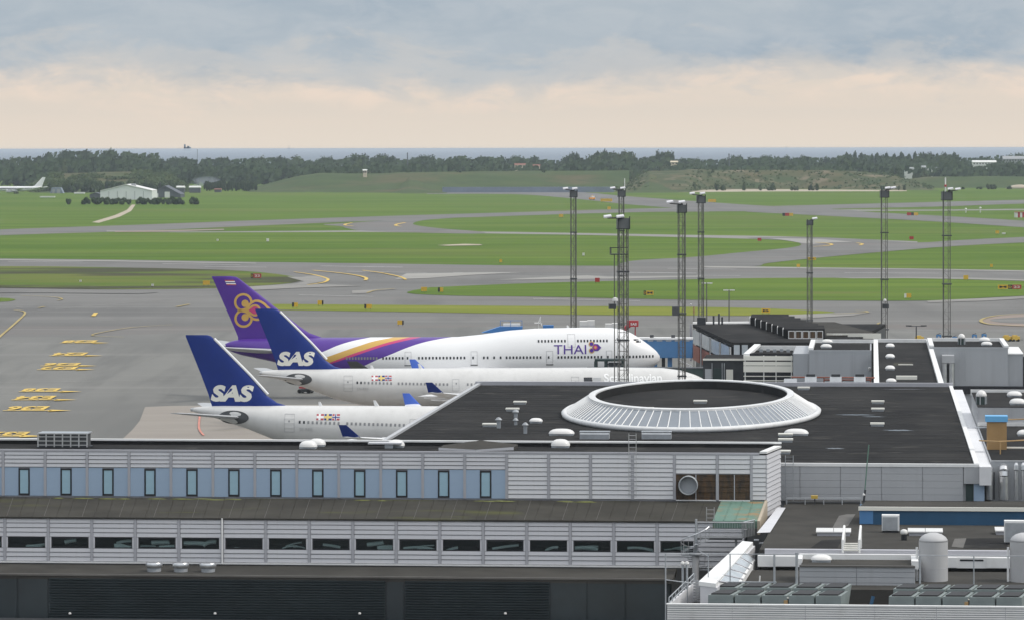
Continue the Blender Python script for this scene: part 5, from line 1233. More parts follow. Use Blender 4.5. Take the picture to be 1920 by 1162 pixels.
# passenger bridges
v = w2t(at_d(1250, 650, 648))[1]
t = thing('passenger_bridge', 'bright blue passenger bridge at the jumbo nose', 'boarding bridge', (at_v(1255, 660, v)[0], v, 0), grid=True)
a, b = at_v(1196, 650, v)[0], at_v(1298, 650, v)[0]; z0, z1 = at_v(1250, 670.5, v)[2], at_v(1250, 636.5, v)[2]
part('tunnel', MB().box(a, v + .05, z0, b, v + 3, z1), M['bridge_blue'], t)
n = 7
for k in range(n): x0 = a + (b - a) * k / n; rect_part('wall_panel', x0 + .04, x0 + (b - a) / n - .04, v, v + .05, z0 + .08, z1 - .25, 'bridge_blue', t)
for k in range(5): x0 = a + 1.6 + (b - a) * k / 6; rect_part('window', x0, x0 + .9, v - .02, v + .04, z1 - .24, z1 - .05, 'glass_pale', t)
rect_part('roof', a - .1, b, v - .15, v + 3.2, z1, z1 + .3, 'white_trim', t)
for px in (1228, 1256): p = at_v(px, 680, v + 1)[0]; rect_part('leg', p - .35, p + .35, v + .8, v + 1.6, .1, z0, 'bridge_blue', t)
rect_part('leg', at_v(1240, 680, v)[0], at_v(1246, 680, v)[0], v + 1.2, v + 2, .1, z0, 'dark_steel', t)
part('brace', MB().path([at_v(1272, 674, v - 1), at_v(1298, 687, v - 1), at_v(1270, 690, v - 1)], .12, 5), M['white_trim'], t)
for px, py in ((1262, 633.5), (1222, 634)): p = at_v(px, py, v + 1); rect_part('roof_lamp', p[0] - .3, p[0] + .3, v + 1, v + 1.5, z1 + .3, z1 + .75, 'dark_steel', t)
v = w2t(at_d(1270, 700, 575))[1]
t = thing('passenger_bridge', 'dark green passenger bridge beside the middle airliner nose', 'boarding bridge', (at_v(1260, 700, v)[0], v, 0), grid=True)
a, b = at_v(1196, 700, v)[0], at_v(1322, 700, v)[0]; z0, z1 = at_v(1260, 712, v)[2], at_v(1260, 690.5, v)[2]
part('tunnel', MB().box(a, v, z0 - .6, b, v + 2.6, z1), M['dark_green'], t); rect_part('roof', a, b, v - .1, v + 2.7, z1, z1 + .12, 'dark_steel', t)
rect_part('leg', b - 3, b - 2.2, v + .5, v + 1.8, .1, z0 - .6, 'dark_steel', t)
v = w2t(at_d(1140, 680, 596))[1]
t = thing('bridge_cab', 'dark green portal frame of a bridge cab against the jumbo fuselage', 'boarding bridge', (at_v(1141, 685, v)[0], v, 0), grid=True)
z1, z0 = at_v(1140, 672.5, v)[2], at_v(1140, 694, v)[2]
for x0, x1 in ((1114, 1119), (1133, 1138), (1165, 1170)): rect_part('post', at_v(x0, 685, v)[0], at_v(x1, 685, v)[0], v, v + 2.2, .1, z1 - .35, 'dark_green', t)
rect_part('roof', at_v(1115, 680, v)[0], at_v(1171, 680, v)[0], v - .1, v + 2.3, z1 - .34, z1, 'dark_green', t)
rect_part('floor', at_v(1100, 690, v)[0], at_v(1200, 690, v)[0], v - .1, v + 2.3, at_v(1140, 692, v)[2], at_v(1140, 688.5, v)[2], 'dark_steel', t)
rect_part('canopy_blind', at_v(1139, 690, v)[0], at_v(1164, 690, v)[0], v + 2.0, v + 2.2, at_v(1140, 688, v)[2], at_v(1140, 680, v)[2], 'grey_panel', t)
# ================================================================== things standing on the roofs
def hatch(label, px, py, z, w=1.35, d=.9, h=.32, mat='cream', name='roof_hatch', cat='roof hatch', grp='white roof hatches'):
    c = tz(px, py, z); t = thing(name, label, cat, (c[0], c[1], z), grid=True, group=grp)
    part('curb', MB().box(c[0] - w / 2 + .06, c[1] - d / 2 + .06, z, c[0] + w / 2 - .06, c[1] + d / 2 - .06, z + h * .55), M['galv'], t)
    part('cover', MB().box(c[0] - w / 2, c[1] - d / 2, z + h * .55, c[0] + w / 2, c[1] + d / 2, z + h), M[mat], t)
zi = zt1 - .75
for lab, px, py, z in (('white roof hatch left of the oval rooflight, farthest back of three', 975, 757, zB), ('white roof hatch left of the oval rooflight, middle of three', 961, 770, zB), ('white roof hatch left of the oval rooflight, nearest of three, beside a grey post', 918, 799, zB),
                       ('white roof hatch right of the oval, rearmost of the column of three', 1646, 756, zB), ('white roof hatch right of the oval, second of the column of three', 1646, 770, zB), ('white roof hatch right of the oval, nearest of the column of three', 1645, 798, zB),
                       ('white roof hatch by the terminal end wall, farthest of three', 1473, 818, zB), ('white roof hatch by the terminal end wall, middle of three', 1473, 828, zB), ('white roof hatch by the terminal end wall, nearest of three', 1468, 850, zB),
                       ('white roof hatch at the rear edge just right of the oval rim', 1507, 730, zB), ('white hatch inside the oval, farthest back of three', 1313, 755.5, zi), ('white hatch inside the oval, front left of three', 1213, 769, zi), ('white hatch inside the oval, front right of three', 1391, 768, zi)):
    hatch(lab, px, py, z)
def dome(label, px, py, z, w, d, h, grp='domed rooflights'):
    c = tz(px, py, z); t = thing('domed_rooflight', label, 'skylight', (c[0], c[1], z), grid=True, group=grp)
    part('curb', MB().box(c[0] - w / 2 + .08, c[1] - d / 2 + .08, z, c[0] + w / 2 - .08, c[1] + d / 2 - .08, z + .18), M['galv'], t)
    part('dome', MB().dome(c[0], c[1], z + .16, w, d, h), M['dome'], t, 35)
zu = zt - .02
for a in (('white domed rooflight on the black roof left of the oval', 1005, 792, zB, 1.3, 1.2, .32), ('wide pale domed rooflight in front of the oval, left', 1053, 815, zB, 2.4, 1.6, .45), ('pale domed rooflight on the terminal roof edge below the wide dome', 1051, 838, zu, 1.6, 1.4, .55),
          ('wide pale domed rooflight right of the oval near the terminal end', 1493, 815, zB, 2.3, 1.6, .45), ('pale domed rooflight beside a flat board on the terminal roof', 742, 838, zu, 1.5, 1.4, .5),
          ('pale domed rooflight on the terminal roof, front of an overlapping pair', 578, 840, zu, 1.5, 1.4, .5), ('pale domed rooflight on the terminal roof, rear of an overlapping pair', 594, 836, zu, 1.5, 1.4, .5),
          ('white oblong rooflight on the central corridor roof, rearmost of four', 1669, 651, zK, 1.2, 1.6, .4), ('white oblong rooflight on the central corridor roof, second of four', 1669, 671, zK, 1.2, 1.5, .4), ('white oblong rooflight on the central corridor roof, third of four', 1669, 693, zK, 1.2, 1.5, .4), ('white oblong rooflight on the central corridor roof, nearest of four', 1671, 717, zK, 1.2, 1.2, .35),
          ('white domed rooflight on the left grey block, rear of two', 1551, 643, zP - .22, 1.5, 1.4, .4), ('white domed rooflight on the left grey block, front of two', 1549, 652, zP - .22, 1.5, 1.2, .4), ('white domed rooflight on the right grey block, rear of two', 1846, 640, zP - .22, 1.5, 1.4, .45), ('white domed rooflight on the right grey block, front of two', 1850, 647.5, zP - .22, 1.5, 1.2, .4),
          ('white domed rooflight on the east wing upper roof, rear of two', 1902, 743, zG2, 1.5, 1.4, .4), ('white domed rooflight on the east wing upper roof, front of two', 1908, 758, zG2, 1.6, 1.4, .45), ('white domed rooflight at the right edge of the east wing lower roof', 1922, 816, zG, 1.5, 1.4, .4),
          ('white domed rooflight on the box housing roof', 1540, 1052, zh - .02, 1.5, 1.3, .35)):
    dome(*a)
# grey sheet-metal boxes in front of the oval
for lab, px in (('long grey sheet-metal box below the oval, left of the ladder', 1115), ('long grey sheet-metal box below the oval, behind the ladder', 1231)):
    c = tz(px, 822, zB); t = thing('vent_box', lab, 'ventilation unit', (c[0], c[1], zB), grid=True, group='grey vent boxes'); w = 55 * c[1] / 7500
    part('casing', MB().xprism([(c[1] - .5, zB), (c[1] - .5, zB + .45), (c[1] - .3, zB + .62), (c[1] + .8, zB + .62), (c[1] + .8, zB)], c[0] - w / 2, c[0] + w / 2), M['galv'], t)
    part('lid', MB().box(c[0] - w / 2 - .05, c[1] - .35, zB + .625, c[0] + w / 2 + .05, c[1] + .85, zB + .69), M['galv_light'], t)
for lab, px, py, w, h in (('slim grey vent post beside the nearest left hatch', 935, 802, .5, .75), ('grey vent post behind the round dome left of the oval', 967, 782, .5, .5), ('short grey vent post nearest the terminal parapet', 985, 812, .45, .75), ('low grey vent post between the posts left of the oval', 967, 796, .4, .4)):
    c = tz(px, py, zB); t = thing('vent_post', lab, 'roof vent', (c[0], c[1], zB), grid=True, group='grey vent posts')
    part('shaft', MB().box(c[0] - w * .35, c[1] - w * .35, zB, c[0] + w * .35, c[1] + w * .35, zB + h), M['galv'], t); part('cap', MB().lathe([(w * .45, 0), (w * .7, .05), (w * .35, .25), (.03, .3)], (c[0], c[1], zB + h), 10), M['galv'], t)
# terminal roof: slatted cooling cabinet, board, dark pitched cover
a, b = at_v(71, 830, vU + 2)[0], at_v(163, 830, vU + 2)[0]; z1 = at_v(117, 812, vU + 2)[2]
t = thing('cooling_cabinet', 'grey slatted cooling cabinet standing on the left of the terminal roof', 'cooling unit', ((a + b) / 2, vU + 2, zu), grid=True)
part('core', MB().box(a + .08, vU + 2.08, zu, b - .08, vU + 4, z1 - .05), M['plane_dark_grey'], t)
part('top', MB().box(a - .04, vU + 1.95, z1 - .05, b + .04, vU + 4.1, z1 + .04), M['galv_light'], t)
for k in range(7): x = a + (b - a) * k / 6; rect_part('post', x - .05, x + .05, vU + 2.0, vU + 2.07, zu, z1 - .05, 'galv_light', t)
for k in range(3): z = zu + (z1 - zu) * (.22 + .28 * k); rect_part('rail', a, b, vU + 1.96, vU + 1.995, z - .035, z + .035, 'galv_light', t)
rect_part('base', a - .1, b + .1, vU + 1.9, vU + 4.2, zu + .001, zu + .1, 'frame_black', t)
a, b = at_v(691, 830, vU + 4)[0], at_v(731, 830, vU + 4)[0]; z = at_v(710, 830, vU + 4)[2]
t = thing('flat_board', 'flat pale board propped beside the round dome on the terminal roof', 'board', (a, vU + 4, zu), grid=True)
part('board', MB().box(a, vU + 3.6, z - .06, b + 1.0, vU + 4.6, z + .06), M['clad'], t); rect_part('prop', b - .4, b + .3, vU + 3.7, vU + 4.5, zu, z - .06, 'galv', t)
a, m_, b = [at_v(x, 838, vU + 1.2)[0] for x in (822, 892, 963)]; z0 = zu; z1 = at_v(892, 828, vU + 2.6)[2]
t = thing('pitched_cover', 'low dark pitched roof cover with grey edge boards on the terminal roof', 'roof cover', (m_, vU + 1.2, zu), grid=True)
hh = .34
part('ridge_roof', MB().add([(a, vU + 1.4, z0 + .2), (b, vU + 1.4, z0 + .28), (b, vU + 5.2, z0 + .28), (a, vU + 5.2, z0 + .2), (m_, vU + 1.2, z0 + .05), (m_, vU + 5.5, z0 + hh + .25), (a, vU + 1.4, z0), (b, vU + 1.4, z0), (b, vU + 5.2, z0), (a, vU + 5.2, z0)],
     [(0, 4, 5, 3), (4, 1, 2, 5), (0, 6, 4), (4, 7, 1), (3, 5, 2, 8, 9), (0, 3, 9, 6), (1, 7, 8, 2)]), M['felt_brown'], t)
part('edge_board', MB().add([(a, vU + 1.3, z0 + .26), (m_, vU + 1.1, z0 + .12), (m_, vU + 1.1, z0 + .0), (a, vU + 1.3, z0 + .02)], [(0, 1, 2, 3)]).add([(m_ + .02, vU + 1.1, z0 + .12), (b, vU + 1.3, z0 + .34), (b, vU + 1.3, z0 + .08), (m_ + .02, vU + 1.1, z0 + .0)], [(0, 1, 2, 3)]), M['clad'], t)
# ladders and poles on the terminal
ladder('tall thin ladder up the white cladding with hoops above the terminal roof', 1186, 812, 931, vU - .35, .6, 'galv_light')
ladder('caged ladder against the lounge wall by the terminal end', 1480, 853, 940, vf - .5, .65, 'galv')
ladder('short ladder poles on the lower roof beside the copper sheet', 1332, 950, 976, vL - .2, .6, 'galv_light')
# three mushroom vents on the base roof
for px, lab in ((289, 'left of three squat grey mushroom vents'), (339, 'middle of three squat grey mushroom vents'), (390, 'right of three squat grey mushroom vents')):
    v = vD + 2.0; c = at_v(px, 1078, v); z = (Zu(1080, vD) * .64 + (zl0 - .2) * .36)
    t = thing('mushroom_vent', lab + ' at the foot of the facade', 'roof vent', (c[0], v, z), grid=True, group='mushroom vents')
    part('neck', MB().tube((c[0], v, z - .1), (c[0], v, z + .4), .55, 16), M['galv'], t, 40); part('cowl', MB().lathe([(.6, .3), (.68, .4), (.68, .62), (.62, .7), (.1, .74)], (c[0], v, z), 18), M['galv_light'], t, 40)

# ---- annex terrace
def flat_light(lab, px, py, w, d):
    c = tz(px, py, zC); t = thing('flat_rooflight', lab, 'skylight', (c[0], c[1], zC), grid=True, group='flat rooflights on the annex')
    part('curb', MB().box(c[0] - w / 2 + .1, c[1] - d / 2 + .1, zC, c[0] + w / 2 - .1, c[1] + d / 2 - .1, zC + .25), M['mullion_grey'], t)
    for k in (0, 1): x0 = c[0] - w / 2 + k * w / 2; part('cover', MB().xprism([(c[1] - d / 2, zC + .25), (c[1] - d / 2, zC + .34), (c[1] + d / 2, zC + .45), (c[1] + d / 2, zC + .25)], x0 + .02, x0 + w / 2 - .02), M['dome'], t)
flat_light('pale two-leaf flat rooflight left of the short stairs', 1563, 1002, 2.7, 1.9)
flat_light('pale two-leaf flat rooflight behind the round grey stack', 1735, 1002, 2.7, 1.7)
flat_light('pale flat rooflight partly behind the right-hand roof unit', 1892, 1000, 2.2, 1.9)
def ac(lab, px, py, w, h, d=1.0):
    c = tz(px, py, zC); t = thing('roof_unit', lab, 'air conditioner', (c[0], c[1], zC), grid=True, group='roof units on the annex')
    part('plinth', MB().box(c[0] - w / 2 + .05, c[1] + .05, zC, c[0] + w / 2 - .05, c[1] + d, zC + .16), M['frame_black'], t)
    part('casing', MB().box(c[0] - w / 2, c[1], zC + .16, c[0] + w / 2, c[1] + d, zC + h), M['white_trim'], t)
    part('grille', MB().box(c[0] - w / 2 + .06, c[1] - .03, zC + .2, c[0] + w / 2 - .14, c[1], zC + h - .14), M['galv'], t)
ac('white-topped roof unit with a grey grille before the blue shed', 1670, 998, 1.35, 1.35); ac('white-topped roof unit at the right edge of the annex roof', 1910, 1020, 2.1, 1.75)
c = tz(1695, 1012, zC); t = thing('vent_cowl', 'small vent with a white cap and black neck on the annex roof', 'roof vent', (c[0], c[1], zC), grid=True)
part('neck', MB().tube((c[0], c[1], zC), (c[0], c[1], zC + .45), .22, 10), M['frame_black'], t); part('cap', MB().lathe([(.24, 0), (.28, .1), (.26, .3), (.1, .38)], (c[0], c[1], zC + .45), 12), M['dome'], t, True)
# short stairs over the parapet
t = thing('roof_stairs', 'short white steel stairs with side rails over the annex parapet', 'stairs', tz(1597, 1031, zC), grid=True)
P0, P1 = Vector(tz(1580, 1036, zC - .1)), Vector(tz(1611, 1036, zC - .1)); up = Vector((0, 1.2, 1.35))
for p, nm in ((P0, 0), (P1, 1)):
    q = p + Vector((.1, 2.6, 0)); part('side_rail', MB().path([p, p + Vector((0, .1, .9)), q + Vector((0, 0, 1.75)), q], .09, 6), M['white_trim'], t)
for k in range(4): f = k / 3.5; part('step', MB().box(P0.x + .1, P0.y + 2.4 * f, zC + .05 + .32 * f, P1.x - .05, P0.y + 2.4 * f + .35, zC + .14 + .32 * f), M['cream'], t)
# rail with floodlight along the lounge wall
t = thing('service_rail', 'low steel rail with pipes at the foot of the lounge wall', 'railing', tz(1550, 943, zC), grid=True)
r0, r1 = tz(1475, 944, zC), tz(1614, 944, zC)
part('rail', MB().tube((r0[0], r0[1] - .4, zC + .5), (r1[0], r1[1] - .4, zC + .5), .05, 5), M['galv'], t); part('pipe', MB().tube((r0[0], r0[1] - .2, zC + .15), (r1[0], r1[1] - .2, zC + .15), .1, 6), M['dark_steel'], t)
for k in range(5): x = r0[0] + (r1[0] - r0[0]) * k / 4; part('post', MB().tube((x, r0[1] - .4, zC), (x, r0[1] - .4, zC + .52), .05, 5), M['galv'], t)
c = tz(1528, 944, zC); t = thing('flood_lamp', 'small yellow lamp on a post by the lounge wall', 'lamp', (c[0], c[1] - 1, zC), grid=True)
part('post', MB().tube((c[0], c[1] - 1, zC), (c[0], c[1] - 1, zC + .55), .05, 5), M['dark_steel'], t); part('lamp_head', MB().box(c[0] - .3, c[1] - 1.25, zC + .55, c[0] + .25, c[1] - .85, zC + .8), M['line_yellow'], t)
# tall aerial
A, B = at_v(1620, 936, vb + 6.2), at_v(1629, 833, vb + 6.2)
t = thing('aerial_mast', 'thin leaning teal aerial pole in front of the lounge wall', 'antenna', (A[0], A[1], zC), grid=True)
part('pole', MB().tube(Vector(A), Vector(B), .05, 6), M['copper'], t); part('bracket', MB().path([Vector(A) + Vector((-.05, 0, -1.2)), Vector(A), Vector(A) + Vector((.1, 0, .8))], .09, 6), M['dark_steel'], t); part('insulator', MB().lathe([(.06, 0), (.14, .08), (.06, .25)], Vector(A) + Vector((0, 0, .3)), 8), M['dome'], t)

# ---- plant deck
UN = {}
def cooling_unit(lab, px, v, rust=False):
    w = 1.72; c = at_v(px, 1110, v)[0]; z0, z1 = zE + .15, zE + 1.80; sk_ = .55
    t = thing('cooling_unit', lab, 'cooling unit', (c, v, zE), grid=True, group='green-grey cooling units')
    part('casing', MB().add([(c - w / 2, v, z0), (c + w / 2, v, z0), (c + w / 2 + .2, v + 2.6, z0), (c - w / 2 + .2, v + 2.6, z0), (c - w / 2 + .02, v + .05, z1 - .08), (c + w / 2 - .02, v + .05, z1 - .08), (c + w / 2 + sk_ - .1, v + 2.3, z1), (c - w / 2 + sk_, v + 2.3, z1)],
         [(3, 2, 1, 0), (4, 5, 6, 7), (0, 1, 5, 4), (1, 2, 6, 5), (2, 3, 7, 6), (3, 0, 4, 7)]), M['unit_green'], t)
    part('fan_grille', MB().add([(c - w / 2 + .22, v + .2, z1 - .1), (c + w / 2 - .22, v + .2, z1 - .1), (c + w / 2 + sk_ - .34, v + 2.1, z1 - .02), (c - w / 2 + sk_ + .18, v + 2.1, z1 - .02), (c - w / 2 + .22, v + .2, z1 + .02), (c + w / 2 - .22, v + .2, z1 + .02), (c + w / 2 + sk_ - .34, v + 2.1, z1 + .07), (c - w / 2 + sk_ + .18, v + 2.1, z1 + .07)],
         [(4, 5, 6, 7), (0, 1, 5, 4), (1, 2, 6, 5), (2, 3, 7, 6), (3, 0, 4, 7)]), M['black_grille'], t)
    part('motor', MB().lathe([(.05, -.14), (.18, -.08), (.18, .0), (.1, .05)], (c + w * .33, v - .02, zE + .95), 10, 'y'), M['cream'], t)
    for s in (-1, 1): part('foot', MB().box(c + s * .7 - .08, v + .2, zE, c + s * .7 + .08, v + 2.2, z0), M['dark_steel'], t)
    if rust: part('rust_plate', MB().box(c - w / 2 - .32, v - .02, zE + .3, c - w / 2 - .06, v + .3, zE + 1.4), M['timber'], t); part('top_bar', MB().tube((c - w / 2 - .3, v + .1, zE + 1.55), (c + w / 2 - .2, v + .1, zE + 1.55), .05, 5), M['cream'], t)
nth = ('first', 'second', 'third', 'fourth', 'fifth')
for gi, (x0, gname) in enumerate(((1351, 'left'), (1690, 'right'))):
    for k in range(5):
        px = x0 + 50.5 * k
        cooling_unit(f'green-grey cooling unit, {nth[k]} from the left in the front row of the {gname} bank', px, vE + 2.0, k == 3)
        cooling_unit(f'green-grey cooling unit, {nth[k]} from the left in the rear row of the {gname} bank', px + 8, vE + 6.6)
c = at_v(1590, 1125, vE + 3); t = thing('pump_set', 'black pump set with hoses between the two cooling banks', 'pump', (c[0], vE + 3, zE), grid=True)
part('pump', MB().lathe([(.2, -.9), (.35, -.7), (.3, .0), (.4, .2), (.3, .8), (.1, .9)], (c[0], vE + 3, zE + .6), 12, 'x'), M['dark_steel'], t, 40)
for s, m_ in ((-1, 'dome'), (1, 'blue_paint')): part('hose', MB().path([(c[0] + s * 1.0, vE + 3, zE + .4), (c[0] + s * 1.5, vE + 3.1, zE + .8), (c[0] + s * 1.7, vE + 3.2, zE + 1.6)], .12, 7), M[m_], t)
for k in range(4): part('valve_wheel', MB().lathe([(.05, 0), (.2, .03), (.05, .06)], (c[0] - .7 + k * .45, vE + 2.7, zE + .95), 10), M['dark_steel'], t)
# round grey stacks with rounded tops
for lab, px, w_ in (('round-topped grey exhaust stack rising beside the box housing', 1750, 54), ('round-topped grey exhaust stack cut by the right edge of the picture', 1921, 54)):
    v = 287.5; c = at_v(px, 1050, v)[0]; r = w_ / 2 * v / 7500; zt_ = at_v(px, 1014, v)[2]
    t = thing('exhaust_stack', lab, 'chimney', (c, v, zE), grid=True, group='grey exhaust stacks')
    part('shaft', MB().tube((c, v, zE - .1), (c, v, zt_), r, 28), M['tank_grey'], t, 40)
    part('cap', MB().lathe([(r, 0), (r * .97, .14), (r * .85, .32), (r * .6, .5), (r * .3, .6), (.02, .63)], (c, v, zt_), 28), M['tank_grey'], t, True)
    for z in (zE + .9, zE + 1.9): part('seam', MB().lathe([(r + .004, 0), (r + .012, .015), (r + .004, .03)], (c, v, z), 28), M['mullion_grey'], t)
    part('service_pipe', MB().tube((c - r - .14, v - .3, zE), (c - r - .14, v - .3, zt_ - .4), .09, 8), M['white_trim'], t)
    part('bracket', MB().box(c + r * .7, v - r * .8, zE + .55, c + r * 1.1, v - r * .5, zE + .8), M['dark_steel'], t)
# deck railing
v = vE + 9.0; zr = at_v(1600, 1039.5, v)[2]
t = thing('deck_railing', 'tall slim steel railing across the plant deck', 'railing', (at_v(1600, 1090, v)[0], v, zE), grid=True)
part('top_rail', MB().tube((at_v(1332, 1039, v)[0], v, zr), (at_v(1494, 1039, v)[0], v, zr), .032, 5), M['galv'], t); part('top_rail', MB().tube((at_v(1724, 1039, v)[0], v, zr), (at_v(1960, 1039, v)[0], v, zr), .032, 5), M['galv'], t)
for px, r in ((1369, .045), (1328, .035), (1452, .075), (1494, .10), (1725, .075), (1826, .045)): x = at_v(px, 1080, v)[0]; part('post', MB().tube((x, v, zE), (x, v, zr + (.15 if r > .09 else .02)), r, 6), M['galv'], t)
part('mid_rail', MB().tube((at_v(1332, 1090, v)[0], v, at_v(1400, 1090.5, v)[2]), (at_v(1456, 1090, v)[0], v, at_v(1400, 1090.5, v)[2]), .05, 5), M['galv'], t)
p = at_v(1421, 1088, v + 2); t = thing('vent_rod', 'short white rod on the courtyard roof', 'pole', p, grid=True); part('rod', MB().tube((p[0], v + 2, zE), (p[0] + .15, v + 2, p[2] + .35), .05, 6), M['dome'], t)
# side railing of the deck's left edge
t = thing('edge_railing', 'slanting steel railing along the left edge of the plant deck', 'railing', (uE0, vE + 1, zE), grid=True)
q0, q1 = Vector((uE0 + .1, vE + .4, zE1 + .35)), Vector((back[0] + .2, back[1] - .3, zE1 + .55))
for dz in (0, -.35): part('rail', MB().tube(q0 + Vector((0, 0, dz)), q1 + Vector((0, 0, dz)), .04, 5), M['galv'], t)
for k in range(9): p = q0.lerp(q1, k / 8); part('baluster', MB().tube((p.x, p.y, zE), p, .05, 5), M['galv'], t)
px_ = at_v(1248, 1060, vE + 8); t = thing('guide_pole', 'slim vertical pole in front of the dark louvred wall corner', 'pole', (px_[0], px_[1], 0), grid=True); zt_ = at_v(1248, 1037, vE + 8)[2]
part('pole', MB().tube((px_[0], px_[1], 0), (px_[0], px_[1], zt_), .05, 6), M['galv'], t); part('stay', MB().tube((px_[0], px_[1], zt_), (at_v(1330, 1039, v)[0], v, zr), .03, 4), M['galv'], t); part('stay', MB().tube(at_v(1248, 1086, vE + 8), at_v(1300, 1093, vE + 8), .04, 4), M['galv'], t)
# spiral stair and gangway at the terminal end
vg = vL - 2.0
g0, g1 = at_v(1306, 1006, vg), at_v(1392, 1006, vg)
t = thing('gangway', 'galvanised steel gangway with barred railings at the terminal end', 'walkway', (g0[0], vg, g0[2]), grid=True)
part('deck', MB().box(g0[0], vg - .7, g0[2] - .14, g1[0], vg + .8, g0[2]), M['dark_steel'], t)
zt_ = at_v(1340, 977, vg)[2]
part('top_rail', MB().tube((g0[0], vg - .7, zt_), (g1[0] + .9, vg - .7, zt_), .05, 5), M['galv_light'], t)
part('top_rail', MB().tube((g0[0], vg - .7, zt_ - .55), (g1[0] + .4, vg - .7, zt_ - .55), .03, 5), M['galv_light'], t)
part('kick_board', MB().box(g0[0], vg - .73, g0[2], g1[0], vg - .71, g0[2] + .14), M['galv_light'], t)
mb = MB(); k = 0
while g0[0] + k * .13 < g1[0] + .3: x = g0[0] + k * .13; mb.tube((x, vg - .7, g0[2]), (x, vg - .7, zt_), .014, 4); k += 1
part('bars', mb, M['galv_light'], t, kind='stuff')
for k in range(9):                                           # ramped end railing
    f = k / 8; p = Vector((g1[0] + .9 * f, vg - .7 + 2.4 * f, g0[2])); part('ramp_bar', MB().tube(p, p + Vector((0, 0, zt_ - g0[2])), .035, 4), M['galv_light'], t)
part('ramp_rail', MB().tube((g1[0], vg - .7, zt_), (g1[0] + .9, vg + 1.7, zt_), .05, 5), M['galv_light'], t)
for k in range(5): p = Vector((g1[0] + .9 + .38 * k, vg + .2, g0[2] - .24 * (k + 1))); part('step', MB().box(p.x, p.y - .5, p.z, p.x + .38, p.y + .6, p.z + .05), M['galv'], t)
part('corner_post', MB().tube((g0[0], vg - .7, g0[2] - 1.2), (g0[0], vg - .7, zt_ + .25), .1, 8), M['galv'], t)
part('leg', MB().tube((g1[0] - .5, vg, .1), (g1[0] - .5, vg, g0[2] - .14), .1, 8), M['galv'], t)
sc = at_v(1304, 1040, vg - .4); t = thing('spiral_stair', 'steel spiral stair with a curved handrail round a thick post', 'stairs', (sc[0], vg - .4, 0), grid=True)
zc0 = at_v(1304, 1040, vg - .4)[2]
part('post', MB().tube((sc[0], vg - .4, 0), (sc[0], vg - .4, zc0), .26, 14), M['tank_grey'], t, 40); part('post_cap', MB().lathe([(.5, 0), (.55, .08), (.5, .2), (.2, .24)], (sc[0], vg - .4, zc0), 16), M['galv'], t)
part('newel', MB().tube((sc[0], vg - .4, zc0), (sc[0], vg - .4, g0[2] + .2), .1, 8), M['galv'], t)
hr = []
for k in range(14):
    a_ = R(-20 - k * 24); z = g0[2] - .1 - k * .19; cx_, cy_ = sc[0], vg - .4
    part('tread', MB().add([(cx_, cy_, z), (cx_ + 1.15 * math.cos(a_), cy_ + 1.15 * math.sin(a_), z), (cx_ + 1.15 * math.cos(a_ - .42), cy_ + 1.15 * math.sin(a_ - .42), z), (cx_, cy_, z + .05), (cx_ + 1.15 * math.cos(a_), cy_ + 1.15 * math.sin(a_), z + .05), (cx_ + 1.15 * math.cos(a_ - .42), cy_ + 1.15 * math.sin(a_ - .42), z + .05)],
         [(2, 1, 0), (3, 4, 5), (0, 1, 4, 3), (1, 2, 5, 4), (2, 0, 3, 5)]), M['galv'], t)
    hr.append((cx_ + 1.15 * math.cos(a_), cy_ + 1.15 * math.sin(a_), z + 1.0))
    part('baluster', MB().tube((hr[-1][0], hr[-1][1], z), hr[-1], .02, 4), M['galv_light'], t)
part('handrail', MB().path(hr, .045, 6), M['galv_light'], t)
for px in (1280, 1288): p = at_v(px, 1060, vE + 9.5); t = thing('lamp_post', 'white-headed vent post, ' + ('left' if px == 1280 else 'right') + ' of a pair by the spiral stair', 'post', (p[0], p[1], 0), grid=True, group='paired white-headed posts'); zt_ = at_v(px, 1058, vE + 9.5)[2]; part('shaft', MB().tube((p[0], p[1], 0), (p[0], p[1], zt_), .08, 8), M['galv'], t); part('head', MB().lathe([(.1, 0), (.16, .06), (.14, .2), (.04, .24)], (p[0], p[1], zt_), 10), M['dome'], t)
